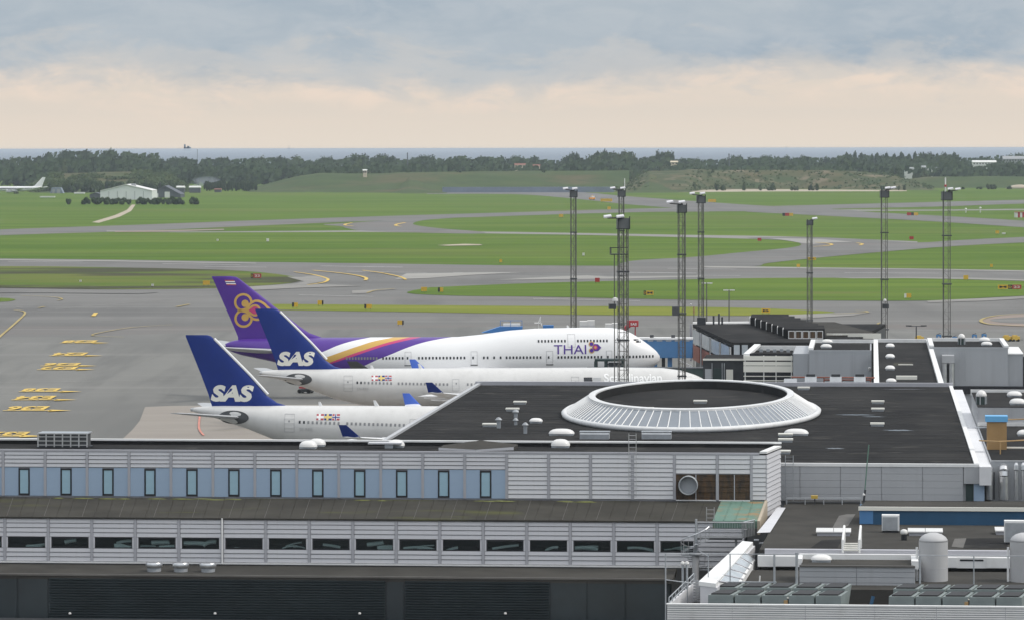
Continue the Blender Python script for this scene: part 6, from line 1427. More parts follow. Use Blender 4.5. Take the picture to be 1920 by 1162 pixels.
# ================================================================== lighting masts
material('mast_head', (.12, .13, .132), .6, var=.1, vscale=.8)
def mast(label, px, py_top, d, w, hw, lamps, extra=None, twin=False, taper=1.0):
    X, Y, Zt = at_d(px, py_top, d); t = thing('floodlight_mast', label, 'light mast', (X, Y, 0), rotz=R(8), group='lattice floodlight masts')
    ms = M['mast_steel']; h = w / 2
    if twin:
        for s, r in ((-1, .12), (1, .07)): part('leg', MB().tube((s * h, 0, 0), (s * h, 0, Zt - .5), r, 5), ms, t); part('leg', MB().tube((s * h * .72, .7, 0), (s * h * .72, .7, Zt - .5), r * .7, 5), ms, t)
    else:
        for sx in (-1, 1):
            for sy in (-1, 1): part('leg', MB().tube((sx * h, sy * h, 0), (sx * h, sy * h, Zt - .5), .055 if sx < 0 else .065, 5), ms, t)
    mb = MB(); z = .4; k = 0; step = 1.1
    ys = (-h, h) if not twin else (0,)
    while z < Zt - 1.4:
        for y in ys:
            mb.tube((-h, y, z), (h, y, z), .02, 4); mb.tube((-h if k % 2 else h, y, z), (h if k % 2 else -h, y, z + step), .02, 4)
        if not twin:
            for x in (-h, h): mb.tube((x, -h if k % 2 else h, z), (x, h if k % 2 else -h, z + step), .018, 4)
        z += step; k += 1
    part('bracing', mb, ms, t, kind='stuff')
    for zz in (8.5, 17.0, 25.0):
        if zz < Zt - 4: part('collar', MB().box(-h - .12, -h - .12, zz, h + .12, h + .12, zz + .18), M['dark_steel'], t)
    if not twin: part('ladder', MB().tube((0, -h - .1, .5), (0, -h - .1, Zt - 1), .05, 4), M['mast_steel'], t)
    # head frame: open cage with screens
    hh = hw * 1.05; zb = Zt - hh - .15
    cg = part('head_cage', MB().box(-hw / 2, -hw / 2, zb, hw / 2, -hw / 2 + .06, Zt - .4).box(-hw / 2, hw / 2 - .06, zb, hw / 2, hw / 2, Zt - .4).box(-hw / 2, -hw / 2 + .06, zb, -hw / 2 + .06, hw / 2 - .06, Zt - .4).box(hw / 2 - .06, -hw / 2 + .06, zb, hw / 2, hw / 2 - .06, Zt - .4), M['mast_head'], t)
    part('head_floor', MB().box(-hw / 2 - .05, -hw / 2 - .05, zb - .12, hw / 2 + .05, hw / 2 + .05, zb - .01), M['dark_steel'], t)
    for sx in (-1, 1): part('head_post', MB().tube((sx * hw / 2, -hw / 2 - .06, zb - .1), (sx * hw / 2, -hw / 2 - .06, Zt - .2), .07, 5), M['dark_steel'], t)
    for lx, lz in lamps:
        l = part('floodlight', MB().add([(lx - .45, -hw / 2 - .75, Zt + lz - .12), (lx + .42, -hw / 2 - .75, Zt + lz + .0), (lx + .42, -hw / 2 - .15, Zt + lz + .18), (lx - .45, -hw / 2 - .15, Zt + lz + .06), (lx - .45, -hw / 2 - .75, Zt + lz - .28), (lx + .42, -hw / 2 - .75, Zt + lz - .16), (lx + .42, -hw / 2 - .15, Zt + lz - .1), (lx - .45, -hw / 2 - .15, Zt + lz - .22)],
             [(0, 1, 2, 3), (7, 6, 5, 4), (0, 4, 5, 1), (1, 5, 6, 2), (2, 6, 7, 3), (3, 7, 4, 0)]), M['clad'], t)
        part('lamp_arm', MB().tube((0, -hw / 2, Zt - .35), (lx, -hw / 2 - .3, Zt + lz - .25), .09, 5), M['dark_steel'], l)
    if extra: extra(t, X, Y, Zt)
    return t
def ant(t, X, Y, Zt): part('aerial', MB().tube((.6, 0, Zt - .4), (.6, 0, Zt + 1.7), .07, 6), M['white_trim'], t)
def beac(t, X, Y, Zt): part('aerial', MB().tube((-.2, 0, Zt - .4), (-.2, 0, Zt + 1.9), .12, 6), M['white_trim'], t); part('obstruction_light', MB().lathe([(.1, 0), (.22, .1), (.2, .35), (.05, .45)], (-.2, 0, Zt + .35), 8), M['flag_red'], t)
def gear2(t, X, Y, Zt):
    z = at_d(1160, 575, Y)[2]; part('camera_box', MB().box(-1.7, -.6, z - .25, -.9, .2, z + .35), M['dark_steel'], t); part('camera', MB().lathe([(.1, 0), (.35, .1), (.3, .4), (.05, .5)], (-1.0, -.4, z + .6), 10), M['dome'], t)
    part('side_pole', MB().tube((-1.0, .2, 9.0), (-1.0, .2, at_d(1158, 478, Y)[2]), .06, 5), M['mast_steel'], t); z = at_d(1160, 478, Y)[2]
    part('cage_platform', MB().box(-1.5, -.5, z, .6, .5, z + .12).box(-1.5, -.5, z + .15, -1.46, .5, z + .9).box(-1.5, -.5, z + .8, .5, -.46, z + .9), M['dark_steel'], t)
def gear3(t, X, Y, Zt): z = at_d(1270, 583, Y)[2]; part('equipment_box', MB().box(-1.3, -.6, z - .6, -.45, .3, z + .6), M['plane_dark_grey'], t)
def gear6(t, X, Y, Zt): z = at_d(1660, 575, Y)[2]; part('camera_box', MB().box(-.3, -.7, z - .3, .6, .2, z + .5), M['dark_steel'], t); part('camera', MB().lathe([(.1, 0), (.3, .1), (.25, .35), (.05, .45)], (.0, -.3, z + .9), 10), M['dome'], t)
mast('slim lattice floodlight mast left of all the others', 1075, 354, 690, .85, 1.15, ((.1, .1), (-1.5, .12)))
mast('lattice floodlight mast with a white aerial, seen behind the thickest mast', 1165, 353, 705, .80, 1.2, ((.1, .1), (-1.7, .12)), ant)
mast('thickest lattice floodlight mast, nearest of all, with a square grey head', 1168, 403, 470, 1.05, 1.35, ((-.5, -.1), (-2.0, -.1)), gear2)
mast('lattice floodlight mast with a grey equipment box halfway down', 1278, 379, 545, .85, 1.15, ((-.15, .1), (-1.8, .1)), gear3)
mast('lattice floodlight mast behind the black-roofed pier head', 1314, 363, 690, .80, 1.35, ((.1, .1), (-1.7, .1)))
mast('shortest lattice floodlight mast, right of the stepped clerestory', 1518, 409, 720, .8, 1.0, ((.75, .0),))
mast('twin-legged floodlight mast with a camera low down, second from the right', 1658, 353, 684, 1.0, 1.3, ((.35, .12), (1.35, .15)), gear6, True)
mast('twin-legged floodlight mast with a red and white aerial, farthest right', 1775, 355, 660, 1.15, 1.5, ((.35, .15), (1.6, .1)), beac, True)
def tlamp(label, px, py0, d, w, twin=True, mat='mast_steel'):
    X, Y, Zt = at_d(px, py0, d); t = thing('street_lamp', label, 'lamp post', (X, Y, 0), group='small double-headed lamp posts')
    part('pole', MB().tube((0, 0, 0), (0, 0, Zt), .16, 6, .09), M[mat], t); part('arm', MB().tube((-w / 2, 0, Zt), (w / 2, 0, Zt), .06, 5), M[mat], t)
    for s in (-1, 1): part('lamp_head', MB().box(s * w / 2 - .45, -.2, Zt - .02, s * w / 2 + .45, .2, Zt + .16), M['dome' if mat == 'mast_steel' else 'dark_steel'], t)
tlamp('slim double-headed lamp post right of the pier-head mast', 1367, 545, 700, 1.1); tlamp('slim double-headed lamp post just behind the pier-head mast', 1325, 532, 705, 1.1); tlamp('low dark double-armed post behind the central corridor roof', 1718, 611, 640, 2.4, True, 'dark_steel')
for lab, px, py in (('short dark post left of the pier-head roof pipes', 1301, 575),):
    X, Y, Zt = at_d(px, py, 690); t = thing('sensor_post', lab, 'post', (X, Y, 0)); part('pole', MB().tube((0, 0, 0), (0, 0, Zt - 1.2), .07, 5), M['mast_steel'], t); part('sensor', MB().tube((0, 0, Zt - 1.2), (0, 0, Zt), .15, 6), M['timber'], t); part('ball', MB().lathe([(.03, 0), (.2, .15), (.03, .3)], (-.5, 0, Zt + .2), 8), M['dome'], t)

# ================================================================== apron vehicles
material('truck_white', (.72, .71, .68), .5, var=.04, vscale=.4); material('truck_red', (.42, .035, .04), .45); material('truck_blue', (.045, .19, .48), .5); material('amber', (.8, .35, .06), .4)
def wheels(t, xs_, y=1.0, r=.45):
    for x in xs_:
        for s in (-1, 1): part('wheel', MB().lathe([(.15, -.15), (r * .9, -.15), (r, -.08), (r, .08), (r * .9, .15), (.15, .15)], (x, s * y, r), 12, 'y'), M['rubber'], t)
def vpos(px, d): return (at_d(px, 600, d)[0], d, .06)
# blue cargo loader beyond the jumbo
t = thing('cargo_loader', 'blue high-lift cargo loader behind the jumbo fuselage', 'loader', vpos(955, 665)); wheels(t, (-2.5, 2.5), 1.3)
part('chassis', MB().box(-3.6, -1.3, .4, 3.6, 1.3, 1.2), M['truck_blue'], t)
zt_ = at_d(955, 611, 665)[2]
for s in (-1, 1): part('scissor_arm', MB().tube((-2.4 * s, -.9, 1.1), (2.0 * s, -.9, zt_ - 1.1), .15, 6), M['truck_blue'], t); part('scissor_arm', MB().tube((-2.4 * s, .9, 1.1), (2.0 * s, .9, zt_ - 1.1), .15, 6), M['truck_blue'], t)
part('platform', MB().add([(-4.6, -1.4, zt_ - 1.1), (2.2, -1.4, zt_ - 1.1), (2.2, 1.4, zt_ - 1.1), (-4.6, 1.4, zt_ - 1.1), (-1.6, -1.4, zt_ - .1), (2.2, -1.4, zt_ - .1), (2.2, 1.4, zt_ - .1), (-1.6, 1.4, zt_ - .1)], [(3, 2, 1, 0), (4, 5, 6, 7), (0, 1, 5, 4), (1, 2, 6, 5), (2, 3, 7, 6), (3, 0, 4, 7)]), M['truck_blue'], t)
part('load', MB().box(-1.0, -1.0, zt_ - .08, 1.8, 1.0, zt_ + .35), M['truck_white'], t)
mb = MB()
for x in (-1.5, .2, 2.1): mb.tube((x, -1.3, zt_ - .1), (x, -1.3, zt_ + .9), .04, 5)
mb.tube((-1.5, -1.3, zt_ + .9), (2.1, -1.3, zt_ + .9), .04, 5); part('guard_rail', mb, M['truck_blue'], t)
# passenger steps / de-icing ladder
t = thing('service_steps', 'white lattice service steps truck with a blue cab behind the jumbo', 'steps truck', vpos(1020, 668)); wheels(t, (-1.8, 1.8))
zt_ = at_d(1020, 594, 668)[2]
part('cab', MB().box(-.8, -1.1, .5, 2.6, 1.1, 2.2), M['truck_blue'], t); part('bed', MB().box(-2.6, -1.1, .6, -.8, 1.1, 1.2), M['truck_white'], t)
for s in (-1, 1): part('stair_rail', MB().path([(3.2, s * .7, 2.4), (-.6, s * .7, zt_ - 1.0), (-.6, s * .7, zt_), (-.9, s * .7, zt_ - 1.0), (-.9, s * .7, 1.2)], .07, 5), M['truck_white'], t)
for k in range(9): f = k / 8; part('step', MB().box(3.1 - 3.6 * f - .2, -.7, 2.2 + (zt_ - 3.4) * f, 3.1 - 3.6 * f + .2, .7, 2.26 + (zt_ - 3.4) * f), M['truck_white'], t)
part('platform', MB().box(-1.6, -.8, zt_ - 1.1, -.5, .8, zt_ - 1.0), M['truck_white'], t); part('blue_box', MB().box(-.2, -.8, zt_ - 2.5, 1.6, .8, zt_ - 1.4), M['truck_blue'], t)
# catering trucks with lifted bodies
for lab, px, py, w in (('white catering truck with a raised box behind the jumbo, left of two', 1101, 601, 28), ('white catering truck with a raised box behind the jumbo, right of two', 1147, 606, 24)):
    d = 672; t = thing('catering_truck', lab, 'truck', vpos(px, d), group='catering trucks'); zt_ = at_d(px, py, d)[2]; L = w * d / 7500
    wheels(t, (-L / 2 + .6, L / 2 - .6)); part('chassis', MB().box(-L / 2, -1.1, .5, L / 2, 1.1, 1.0), M['dark_steel'], t); part('cab', MB().box(L / 2 - 1.0, -1.1, 1.0, L / 2 + .6, 1.1, 2.6), M['truck_white'], t)
    for s in (-1, 1): part('lift_arm', MB().tube((-L / 2 + .3, s * .9, 1.0), (L / 2 - .5, s * .9, zt_ - 2.3), .12, 5), M['dark_steel'], t)
    part('box_body', MB().box(-L / 2, -1.2, zt_ - 2.3, 0, 1.2, zt_ - .1).box(.02, -1.2, zt_ - 2.3, L / 2, 1.2, zt_), M['truck_white'], t); part('body_trim', MB().box(-L / 2 - .02, -1.22, zt_ - .9, L / 2 + .02, -1.2, zt_ - .8), M['grey_panel'], t)
# red de-icer boom
t = thing('deicing_truck', 'red boom truck with its arm raised over the jumbo nose', 'truck', vpos(1182, 655)); wheels(t, (-2.2, 2.0), 1.1)
part('chassis', MB().box(-3.2, -1.2, .5, 3.0, 1.2, 1.2), M['dark_steel'], t); part('tank', MB().box(-3.0, -1.2, 1.2, 1.0, 1.2, 3.0), M['truck_red'], t); part('cab', MB().box(1.2, -1.2, 1.2, 3.0, 1.2, 2.9), M['truck_red'], t)
zt_ = at_d(1182, 601, 655)[2]; part('boom', MB().tube((-2.0, 0, 2.9), (-.9, 0, zt_ - 1.4), .3, 6).tube((-.9, 0, zt_ - 1.4), (.1, 0, zt_ - .5), .38, 6), M['truck_red'], t); part('stay', MB().tube((.6, 0, 3.0), (.8, 0, zt_ - .9), .1, 5), M['truck_red'], t)
bk = part('basket', MB().box(-.6, -.7, zt_ - 1.0, 1.3, .7, zt_ + .0), M['truck_red'], t); uv, fs = text_mesh('SAS', bold=.03); part('lettering', MB().add([(.0 + q[0] * 1.0, -.72, zt_ - .75 + q[1] * .4) for q in uv], fs), M['truck_white'], bk)
# tug under the middle tail
d = 7500 * H / (740 - EY); t = thing('pushback_tug', 'small black apron tug with a red top under the middle airliner tail', 'tug', (at_z(573, 737)[0], at_z(573, 737)[1], .06), rotz=R(160)); wheels(t, (-.8, .8), .65, .34)
part('body', MB().add([(-1.15, -.7, .25), (1.15, -.7, .25), (1.15, .7, .25), (-1.15, .7, .25), (-1.15, -.7, .8), (.9, -.6, .65), (.9, .6, .65), (-1.15, .7, .8)], [(3, 2, 1, 0), (4, 5, 6, 7), (0, 1, 5, 4), (1, 2, 6, 5), (2, 3, 7, 6), (3, 0, 4, 7)]), M['dark_steel'], t); part('cab', MB().box(-.1, -.55, .78, .95, .55, 1.05), M['truck_red'], t); part('seat', MB().box(-.7, -.3, .8, -.25, .3, 1.15), M['rubber'], t)
# blue equipment stands beyond the right block, yellow ground units
for lab, px, py, d in (('pale blue equipment stand left of the far right mast foot', 1760, 625, 690), ('pale blue equipment stand right of the domed hood', 1827, 625, 690), ('pale blue equipment stand, right of two beside the domed hood', 1845, 624, 690), ('low blue equipment stand just left of the domed hood', 1790, 629, 690)):
    X, Y, Zt = at_d(px, py, d); t = thing('equipment_stand', lab, 'stand', (X, Y, .06), group='blue equipment stands'); z0 = Zt - 1.2
    for s in (-1, 1): part('upright', MB().box(s * .3 - .12, -.15, 0, s * .3 + .12, .15, Zt - .2), M['bridge_blue'], t)
    part('crossbar', MB().box(-.42, -.17, Zt - .5, .42, .17, Zt - .2), M['bridge_blue'], t); part('hook', MB().tube((-.3, 0, Zt - .2), (.3, 0, Zt), .06, 5), M['dark_steel'], t)
for lab, px, py in (('yellow ground power cart near the right edge, left of two', 1888, 640), ('yellow ground power cart near the right edge, right of two', 1904, 640), ('lone yellow ground cart behind the central corridor roof', 1724, 641)):
    X, Y, Z = at_z(px, py); t = thing('ground_cart', lab, 'cart', (X, Y, .06), rotz=.2, group='yellow ground carts'); wheels(t, (-.5, .5), .5, .25); part('body', MB().box(-.8, -.5, .3, .8, .5, 1.05), M['line_yellow'], t); part('hood', MB().box(-.6, -.4, 1.05, .3, .4, 1.3), M['line_yellow'], t); part('grille', MB().box(.81, -.35, .45, .83, .35, .9), M['dark_steel'], t); part('tow_bar', MB().tube((.8, 0, .35), (1.6, 0, .3), .05, 5), M['dark_steel'], t)

# ================================================================== taxiway signs
material('sign_yellow', (.66, .40, .03), .5); material('sign_red', (.42, .03, .03), .5); material('sign_black', (.02, .02, .02), .5)
def sign(label, px, py, segs, hgt=9.0, yaw=.0):
    """segs: list of (colour letter, pixel width, text); px,py the middle of the sign's foot"""
    X, Y, Z = at_z(px, py); s = Y / F_PX; W_ = sum(q[1] for q in segs) * s; hm = hgt * s * .78; z0 = hgt * s * .22
    t = thing('taxiway_sign', label, 'sign', (X, Y, .1), rotz=yaw, group='taxiway guidance signs'); x = -W_ / 2
    for c, w, tx in segs:
        w *= s; p = part('panel', MB().box(x + .01, -.12, z0, x + w - .01, .12, z0 + hm), M[{'y': 'sign_yellow', 'b': 'sign_black', 'r': 'sign_red', 'w': 'truck_white'}[c]], t)
        if tx:
            uv, fs = text_mesh(tx, bold=.02); part('lettering', MB().add([(x + w * (.15 + .7 * q[0]), -.13, z0 + hm * (.25 + .5 * q[1])) for q in uv], fs), M['sign_black' if c == 'y' else ('sign_yellow' if c == 'b' else 'truck_white')], p)
        x += w
    for f in (-.35, .35): part('foot', MB().tube((W_ * f, 0, 0), (W_ * f, 0, z0), .05, 5), M['dark_steel'], t)
for a in (('small black and yellow sign just right of the blue fin tip', 553, 578, [('b', 4, ''), ('y', 7, '')]), ('small yellow sign on the yellowish strip, second from the fin', 601, 574, [('y', 8, ''), ('b', 3, '')]), ('black and yellow sign on the yellowish strip, third from the fin', 690, 581, [('b', 4, ''), ('y', 10, '')]), ('yellow and black sign alone on the apron above the jumbo back', 751, 611, [('y', 9, ''), ('b', 3, '')]),
          ('yellow sign at the left tip of the middle grass verge', 795, 549, [('y', 11, '')]), ('black and yellow sign near the left tip of the middle grass verge', 826, 550, [('b', 4, ''), ('y', 6, '')]), ('black and yellow direction sign right of the thickest mast', 1216, 556, [('b', 5, 'D'), ('y', 14, 'M')]), ('yellow sign just above the stepped clerestory', 1436, 589, [('y', 16, 'B')]),
          ('wide yellow sign behind the shortest mast', 1522, 490, [('y', 16, 'A')]), ('small yellow marker left of the shortest mast', 1497, 503, [('y', 6, '')]), ('white and yellow sign on the grass between the two right masts', 1702, 561, [('w', 4, ''), ('y', 9, '')]), ('yellow sign on the runway edge right of the far right mast', 1811, 527, [('y', 9, '')]),
          ('small tan marker on the right-hand grass beyond the runway', 1859, 503, [('y', 5, '')]), ('long yellow, black and red sign at the right edge of the picture', 1893, 545, [('y', 19, 'M'), ('b', 8, 'D'), ('r', 17, '22')]), ('yellow sign at the lower edge of the patchy left verge', 387, 537, [('y', 13, '')]), ('red and black sign on the patchy left verge behind the purple fin', 480, 524, [('b', 5, 'D'), ('r', 15, '22')]),
          ('small red sign on the grass left of the thickest mast', 1120, 532, [('r', 9, '')]), ('small red square sign on the grass left of the second right mast', 1709, 451, [('r', 8, '')]), ('small red square sign near the taxiway bend', 1424, 454, [('r', 7, '')]), ('distant black, red and yellow sign left of the taxiway fork', 1477, 407, [('b', 5, ''), ('r', 8, ''), ('y', 7, '')]),
          ('distant red, black and yellow sign between the right masts', 1711, 406, [('r', 8, ''), ('b', 5, ''), ('y', 8, '')]), ('long distant yellow sign behind the leftmost masts', 1137, 380, [('y', 22, '')]), ('distant yellow sign right of the pier-head mast top', 1335, 381, [('y', 15, '')]), ('tiny distant yellow sign left of the leftmost mast', 1052, 409, [('y', 8, '')]),
          ('tiny distant yellow sign above the thickest mast head', 1142, 395, [('y', 6, '')]), ('tiny distant yellow sign near the right edge beside the taxiway', 1870, 440, [('y', 7, '')]), ('tan marker on the grass above the jumbo', 939, 494, [('y', 5, '')]), ('orange marker on the taxiway left of the patchy verge', 800, 0, [])):
    if a[2]: sign(a[0], a[1], a[2], a[3], 10 if a[2] > 520 else 7)
def cabinet(label, px, py, w, h, mat='truck_white', name='marker_box'):
    X, Y, Z = at_z(px, py); s = Y / F_PX; w, h = w * s, h * s
    t = thing(name, label, 'cabinet', (X, Y, .1), group='small boxes on the grass'); part('body', MB().box(-w / 2, -w / 2, .1, w / 2, w / 2, h * .85), M[mat], t); part('lid', MB().box(-w / 2 - .05, -w / 2 - .05, h * .85, w / 2 + .05, w / 2 + .05, h), M[mat], t); part('base', MB().box(-w / 2 - .1, -w / 2 - .1, 0, w / 2 + .1, w / 2 + .1, .1), M['concrete'], t)
for a in (('small white cabinet on the wide grass band left of the purple fin top', 502, 453.5, 4.5, 5.5), ('tiny white cabinet on the wide grass band farther left', 408, 452.5, 3, 3.5), ('tiny white cabinet on the patchy verge near the left edge', 151, 529.5, 3.5, 3.5), ('tiny white cabinet on the patchy verge below the dark patch', 286, 537.5, 4, 4), ('small grey cabinet on the grass beside the leftmost mast', 1094, 480, 4, 5), ('tiny white cabinets beside the right taxiway', 1882, 440, 6, 3)): cabinet(*a)
# chequered red and white hut at the right edge
X, Y, Z = at_z(1913, 408); s = Y / F_PX
t = thing('runway_hut', 'small red and white striped hut at the right edge of the field', 'hut', (X, Y, 0))
for k in range(5): part('stripe', MB().box((-10 + k * 4.2) * s, -3, 0, (-10 + (k + 1) * 4.2) * s - .02, 3, 9.5 * s), M['truck_white' if k % 2 == 0 else 'sign_red'], t)
part('roof', MB().box(-10.5 * s, -3.2, 9.5 * s + .01, 11.5 * s, 3.2, 10.2 * s), M['sign_red'], t)
for px, lab in ((1838, 'white-headed post on the far grass left of the striped hut'), (1811, 'short pale post on the far grass left of the white-headed one')):
    X, Y, Z = at_z(px, 399); s = Y / F_PX; t = thing('marker_post', lab, 'post', (X, Y, 0), group='far marker posts'); part('pole', MB().tube((0, 0, 0), (0, 0, (7 if px > 1820 else 5) * s), .35, 5), M['truck_white'], t); part('head', MB().lathe([(.3, 0), (.8, .5), (.3, 1.2)], (0, 0, (7 if px > 1820 else 5) * s), 8), M['truck_white'], t)
X, Y, Z = at_z(1110, 375.5)
t = thing('beacon_truck', 'orange and white service truck with a lit amber beacon on the far taxiway', 'truck', (X, Y, .1), rotz=R(30)); s = Y / F_PX
wheels(t, (-1.3, 1.3), .9, .5); part('body', MB().box(-2.2, -1.0, .5, 2.2, 1.0, 1.9), M['amber'], t); part('cab', MB().box(-.6, -.95, 1.9, 1.6, .95, 3.0), M['truck_white'], t); part('beacon', MB().lathe([(.1, 0), (.35, .1), (.35, .5), (.05, .6)], (.3, 0, 3.0), 8), M['amber'], t)
# ================================================================== far background
material('bank_grass', (.048, .078, .026), .95, col2=(.074, .100, .034), vscale=.03, spec=.1)
mix_layer(M['bank_grass'], .012, (1, 1, 2), (.110, .092, .046), .50, .66, .8)
mix_layer(M['bank_grass'], .06, (1, 1, 1), (.034, .056, .022), .5, .65, .5)
material('bank_rough', (.045, .070, .025), .95, col2=(.110, .095, .046), vscale=.022, spec=.1)
mix_layer(M['bank_rough'], .05, (1, 1, .6), (.20, .165, .11), .56, .66, .85)
mix_layer(M['bank_rough'], .05, (1, 1, 1), (.050, .080, .030), .52, .64, .7, off=70)
material('field_pale', (.15, .19, .06), .95, var=.1, vscale=.01)
material('barrier_blue', (.20, .24, .30), .6, var=.08, vscale=.1)
material('hangar_white', (.74, .76, .76), .6, var=.04, vscale=.05)
material('hangar_dark', (.085, .095, .11), .7, var=.1, vscale=.05)
material('house_white', (.70, .70, .68), .7); material('roof_red', (.30, .12, .09), .8); material('roof_grey', (.33, .34, .35), .8); material('house_sand', (.62, .53, .40), .8)
material('ship_haze_grey', (.36, .42, .48), .6); material('bark', (.10, .075, .05), .9, var=.2, vscale=.5)
LEAF = []
for k, (c1, c2) in enumerate((((.030, .055, .018), (.055, .085, .028)), ((.040, .066, .020), (.070, .100, .034)), ((.026, .048, .020), (.048, .074, .028)), ((.055, .078, .026), (.090, .110, .042)))):
    m_ = material('leaves_%d' % k, c1, .9, col2=c2, vscale=.5, spec=.15, detail=2.0); LEAF.append(m_)

FS = 1.25                                          # survey distance of the far banks and woods
def bank(name, crest, base_front, base_back_d, mat, seed, nx=90, ny=14):
    """earth bank: crest line (px,py,dist) ; foot line given in pixels on the ground"""
    rn = random.Random(seed); cx_ = [c[0] for c in crest]
    mb = MB(); rows = []
    x0, x1 = cx_[0], cx_[-1]
    for i in range(nx + 1):
        px = x0 + (x1 - x0) * i / nx; py = float(np.interp(px, cx_, [c[1] for c in crest])); d = float(np.interp(px, cx_, [c[2] for c in crest]))
        top = Vector(at_d(px, py, d * 1.30)); fy = float(np.interp(px, [b[0] for b in base_front], [b[1] for b in base_front])); ft = Vector(at_z(px, fy))
        col_ = []
        for j in range(ny + 1):
            f = j / ny; p = ft.lerp(top, f); zf = f * f * (3 - 2 * f) * .6 + f * .4; p.z = top.z * zf
            if 0 < j < ny: n_ = mnoise.noise(Vector((p.x * .03, p.y * .03, seed))) ; p.z += n_ * 1.1 + mnoise.noise(Vector((p.x * .1, p.y * .1, seed + 3))) * .5; p.y += mnoise.noise(Vector((p.x * .02, f * 3, seed + 9))) * 6
            if j == ny: p.z += mnoise.noise(Vector((p.x * .03, 0, seed))) * .7
            col_.append(p)
        col_.append(Vector((top.x, top.y + 25, max(top.z - .4, 0)))); col_.append(Vector((top.x, top.y + 60, 0.0)))
        rows.append(col_)
    return struct(name, MB().loft([[tuple(p) for p in r] for r in rows], caps=False, closed=False), M[mat], smooth=True)
bank('embankment', [(440, 359, 2990), (500, 345, 3000), (560, 330, 3010), (600, 325, 3010), (700, 326, 3010), (760, 323, 3010), (900, 321.5, 3010), (1180, 320, 3020)], [(440, 361.5), (600, 361), (800, 362), (860, 360), (1180, 357)], 0, 'bank_grass', 3)
bank('embankment', [(1130, 359, 3000), (1180, 340, 3010), (1215, 321, 3020), (1300, 319, 3020), (1420, 319, 3020), (1560, 320, 3020), (1620, 322.5, 3020), (1680, 330, 3010), (1720, 345, 3000), (1760, 356, 2990)], [(1130, 361), (1290, 361), (1320, 356.5), (1500, 354.5), (1700, 357), (1760, 358)], 0, 'bank_rough', 11)
bank('embankment', [(1690, 338, 3080), (1740, 331.5, 3080), (1850, 331, 3080), (1960, 331.5, 3080), (2200, 332, 3080)], [(1690, 353), (1960, 353), (2200, 354)], 0, 'bank_grass', 21, 40)
bank('embankment', [(720, 361, 2960), (755, 334, 2970), (768, 327, 2975), (785, 330, 2975), (840, 361, 2960)], [(720, 363), (768, 363.5), (840, 363)], 0, 'bank_grass', 5, 40, 10)
bank('embankment', [(60, 352, 2960), (110, 326, 2980), (180, 323.5, 2980), (260, 322, 2980), (300, 326, 2975), (345, 352, 2960)], [(60, 362), (345, 362)], 0, 'bank_grass', 31, 60)
bank('embankment', [(1165, 360, 2975), (1200, 338, 2985), (1218, 322, 2992), (1240, 330, 2990), (1296, 360, 2975)], [(1165, 362), (1296, 361.5)], 0, 'bank_grass', 8, 40, 10)
struct('field', MB().add([at_z(x, y, 4.0) for x, y in ((1640, 331), (2300, 331), (2300, 322), (1600, 321.5))], [(0, 1, 2, 3)]), M['field_pale'])
struct('spoil_heap', MB().lathe([(9, 0), (7, 1.8), (4, 3.2), (1.2, 3.8)], at_z(1912, 354), 18, 'z', 1.6, 1), M['gravel'], smooth=True)
# blue-grey noise barrier
p0, p1 = Vector(at_z(830, 361.5)), Vector(at_z(1152, 361)); t = thing('noise_barrier', 'long blue-grey panelled barrier at the foot of the embankment', 'wall', tuple(p0))
dv = p1 - p0; n = 46
for k in range(n):
    a, b = dv * (k / n), dv * ((k + 1) / n); hgt = 4.9
    part('panel', MB().add([(a.x + .1, a.y, 0), (b.x - .1, b.y, 0), (b.x - .1, b.y, hgt), (a.x + .1, a.y, hgt), (a.x + .1, a.y + .4, 0), (b.x - .1, b.y + .4, 0), (b.x - .1, b.y + .4, hgt), (a.x + .1, a.y + .4, hgt)], [(0, 1, 2, 3), (7, 6, 5, 4), (3, 2, 6, 7), (0, 3, 7, 4), (1, 5, 6, 2)]), M['barrier_blue'], t)
    part('post', MB().box(a.x - .2, a.y - .25, 0, a.x + .2, a.y, hgt + .25), M['barrier_blue'], t)
# hangars
def gable(label, x0, x1, yb, ye, yp, depth, mat, name, trim=None):
    A, B = Vector(at_z(x0, yb)), Vector(at_z(x1, yb)); s = A.y / F_PX; he, hp = (yb - ye) * s, (yb - yp) * s; w = B.x - A.x
    t = thing(name, label, 'hangar', tuple(A)); pr = [(0, 0), (w, 0), (w, he), (w / 2, hp), (0, he)]
    part('walls', MB().yprism(pr, 0, depth), M[mat], t); mid = w / 2
    for sx in (0, 1):
        e = 0 if sx == 0 else w; q = [(e, -.6, he + .15), (mid, -.6, hp + .15), (mid, depth + .6, hp + .15), (e, depth + .6, he + .15)]
        part('roof', MB().add(q + [(p[0], p[1], p[2] + .5) for p in q], [(4, 5, 6, 7), (3, 2, 1, 0), (0, 1, 5, 4), (2, 3, 7, 6), (1, 2, 6, 5), (0, 4, 7, 3)]), M['house_white' if mat == 'hangar_white' else 'hangar_dark'], t)
    return t, w, he, hp, s
t, w, he, hp, s = gable('pale gabled hangar on the far side of the field', 188, 284, 375, 359, 347.5, 45, 'hangar_white', 'hangar')
for k in range(1, 6): part('wall_panel', MB().box(w * k / 6 - .15, -.25, .2, w * k / 6 + .15, -.02, he), M['roof_grey'], t)
part('vent', MB().box(w * .58, 8, hp - 1.2, w * .66, 14, hp + 1.0), M['roof_grey'], t)
t, w, he, hp, s = gable('dark gabled hangar with pale doors right of the pale hangar', 279, 338, 371, 366, 350, 40, 'hangar_dark', 'hangar')
part('door', MB().box(w * .50, -.3, 0, w * .66, -.02, 11 * s), M['house_white'], t); part('door', MB().box(w * .24, -.3, 0, w * .30, -.02, 8 * s), M['house_white'], t); part('mast', MB().tube((w * .34, 5, 0), (w * .34, 5, 30 * s), .3, 5), M['dark_steel'], t)
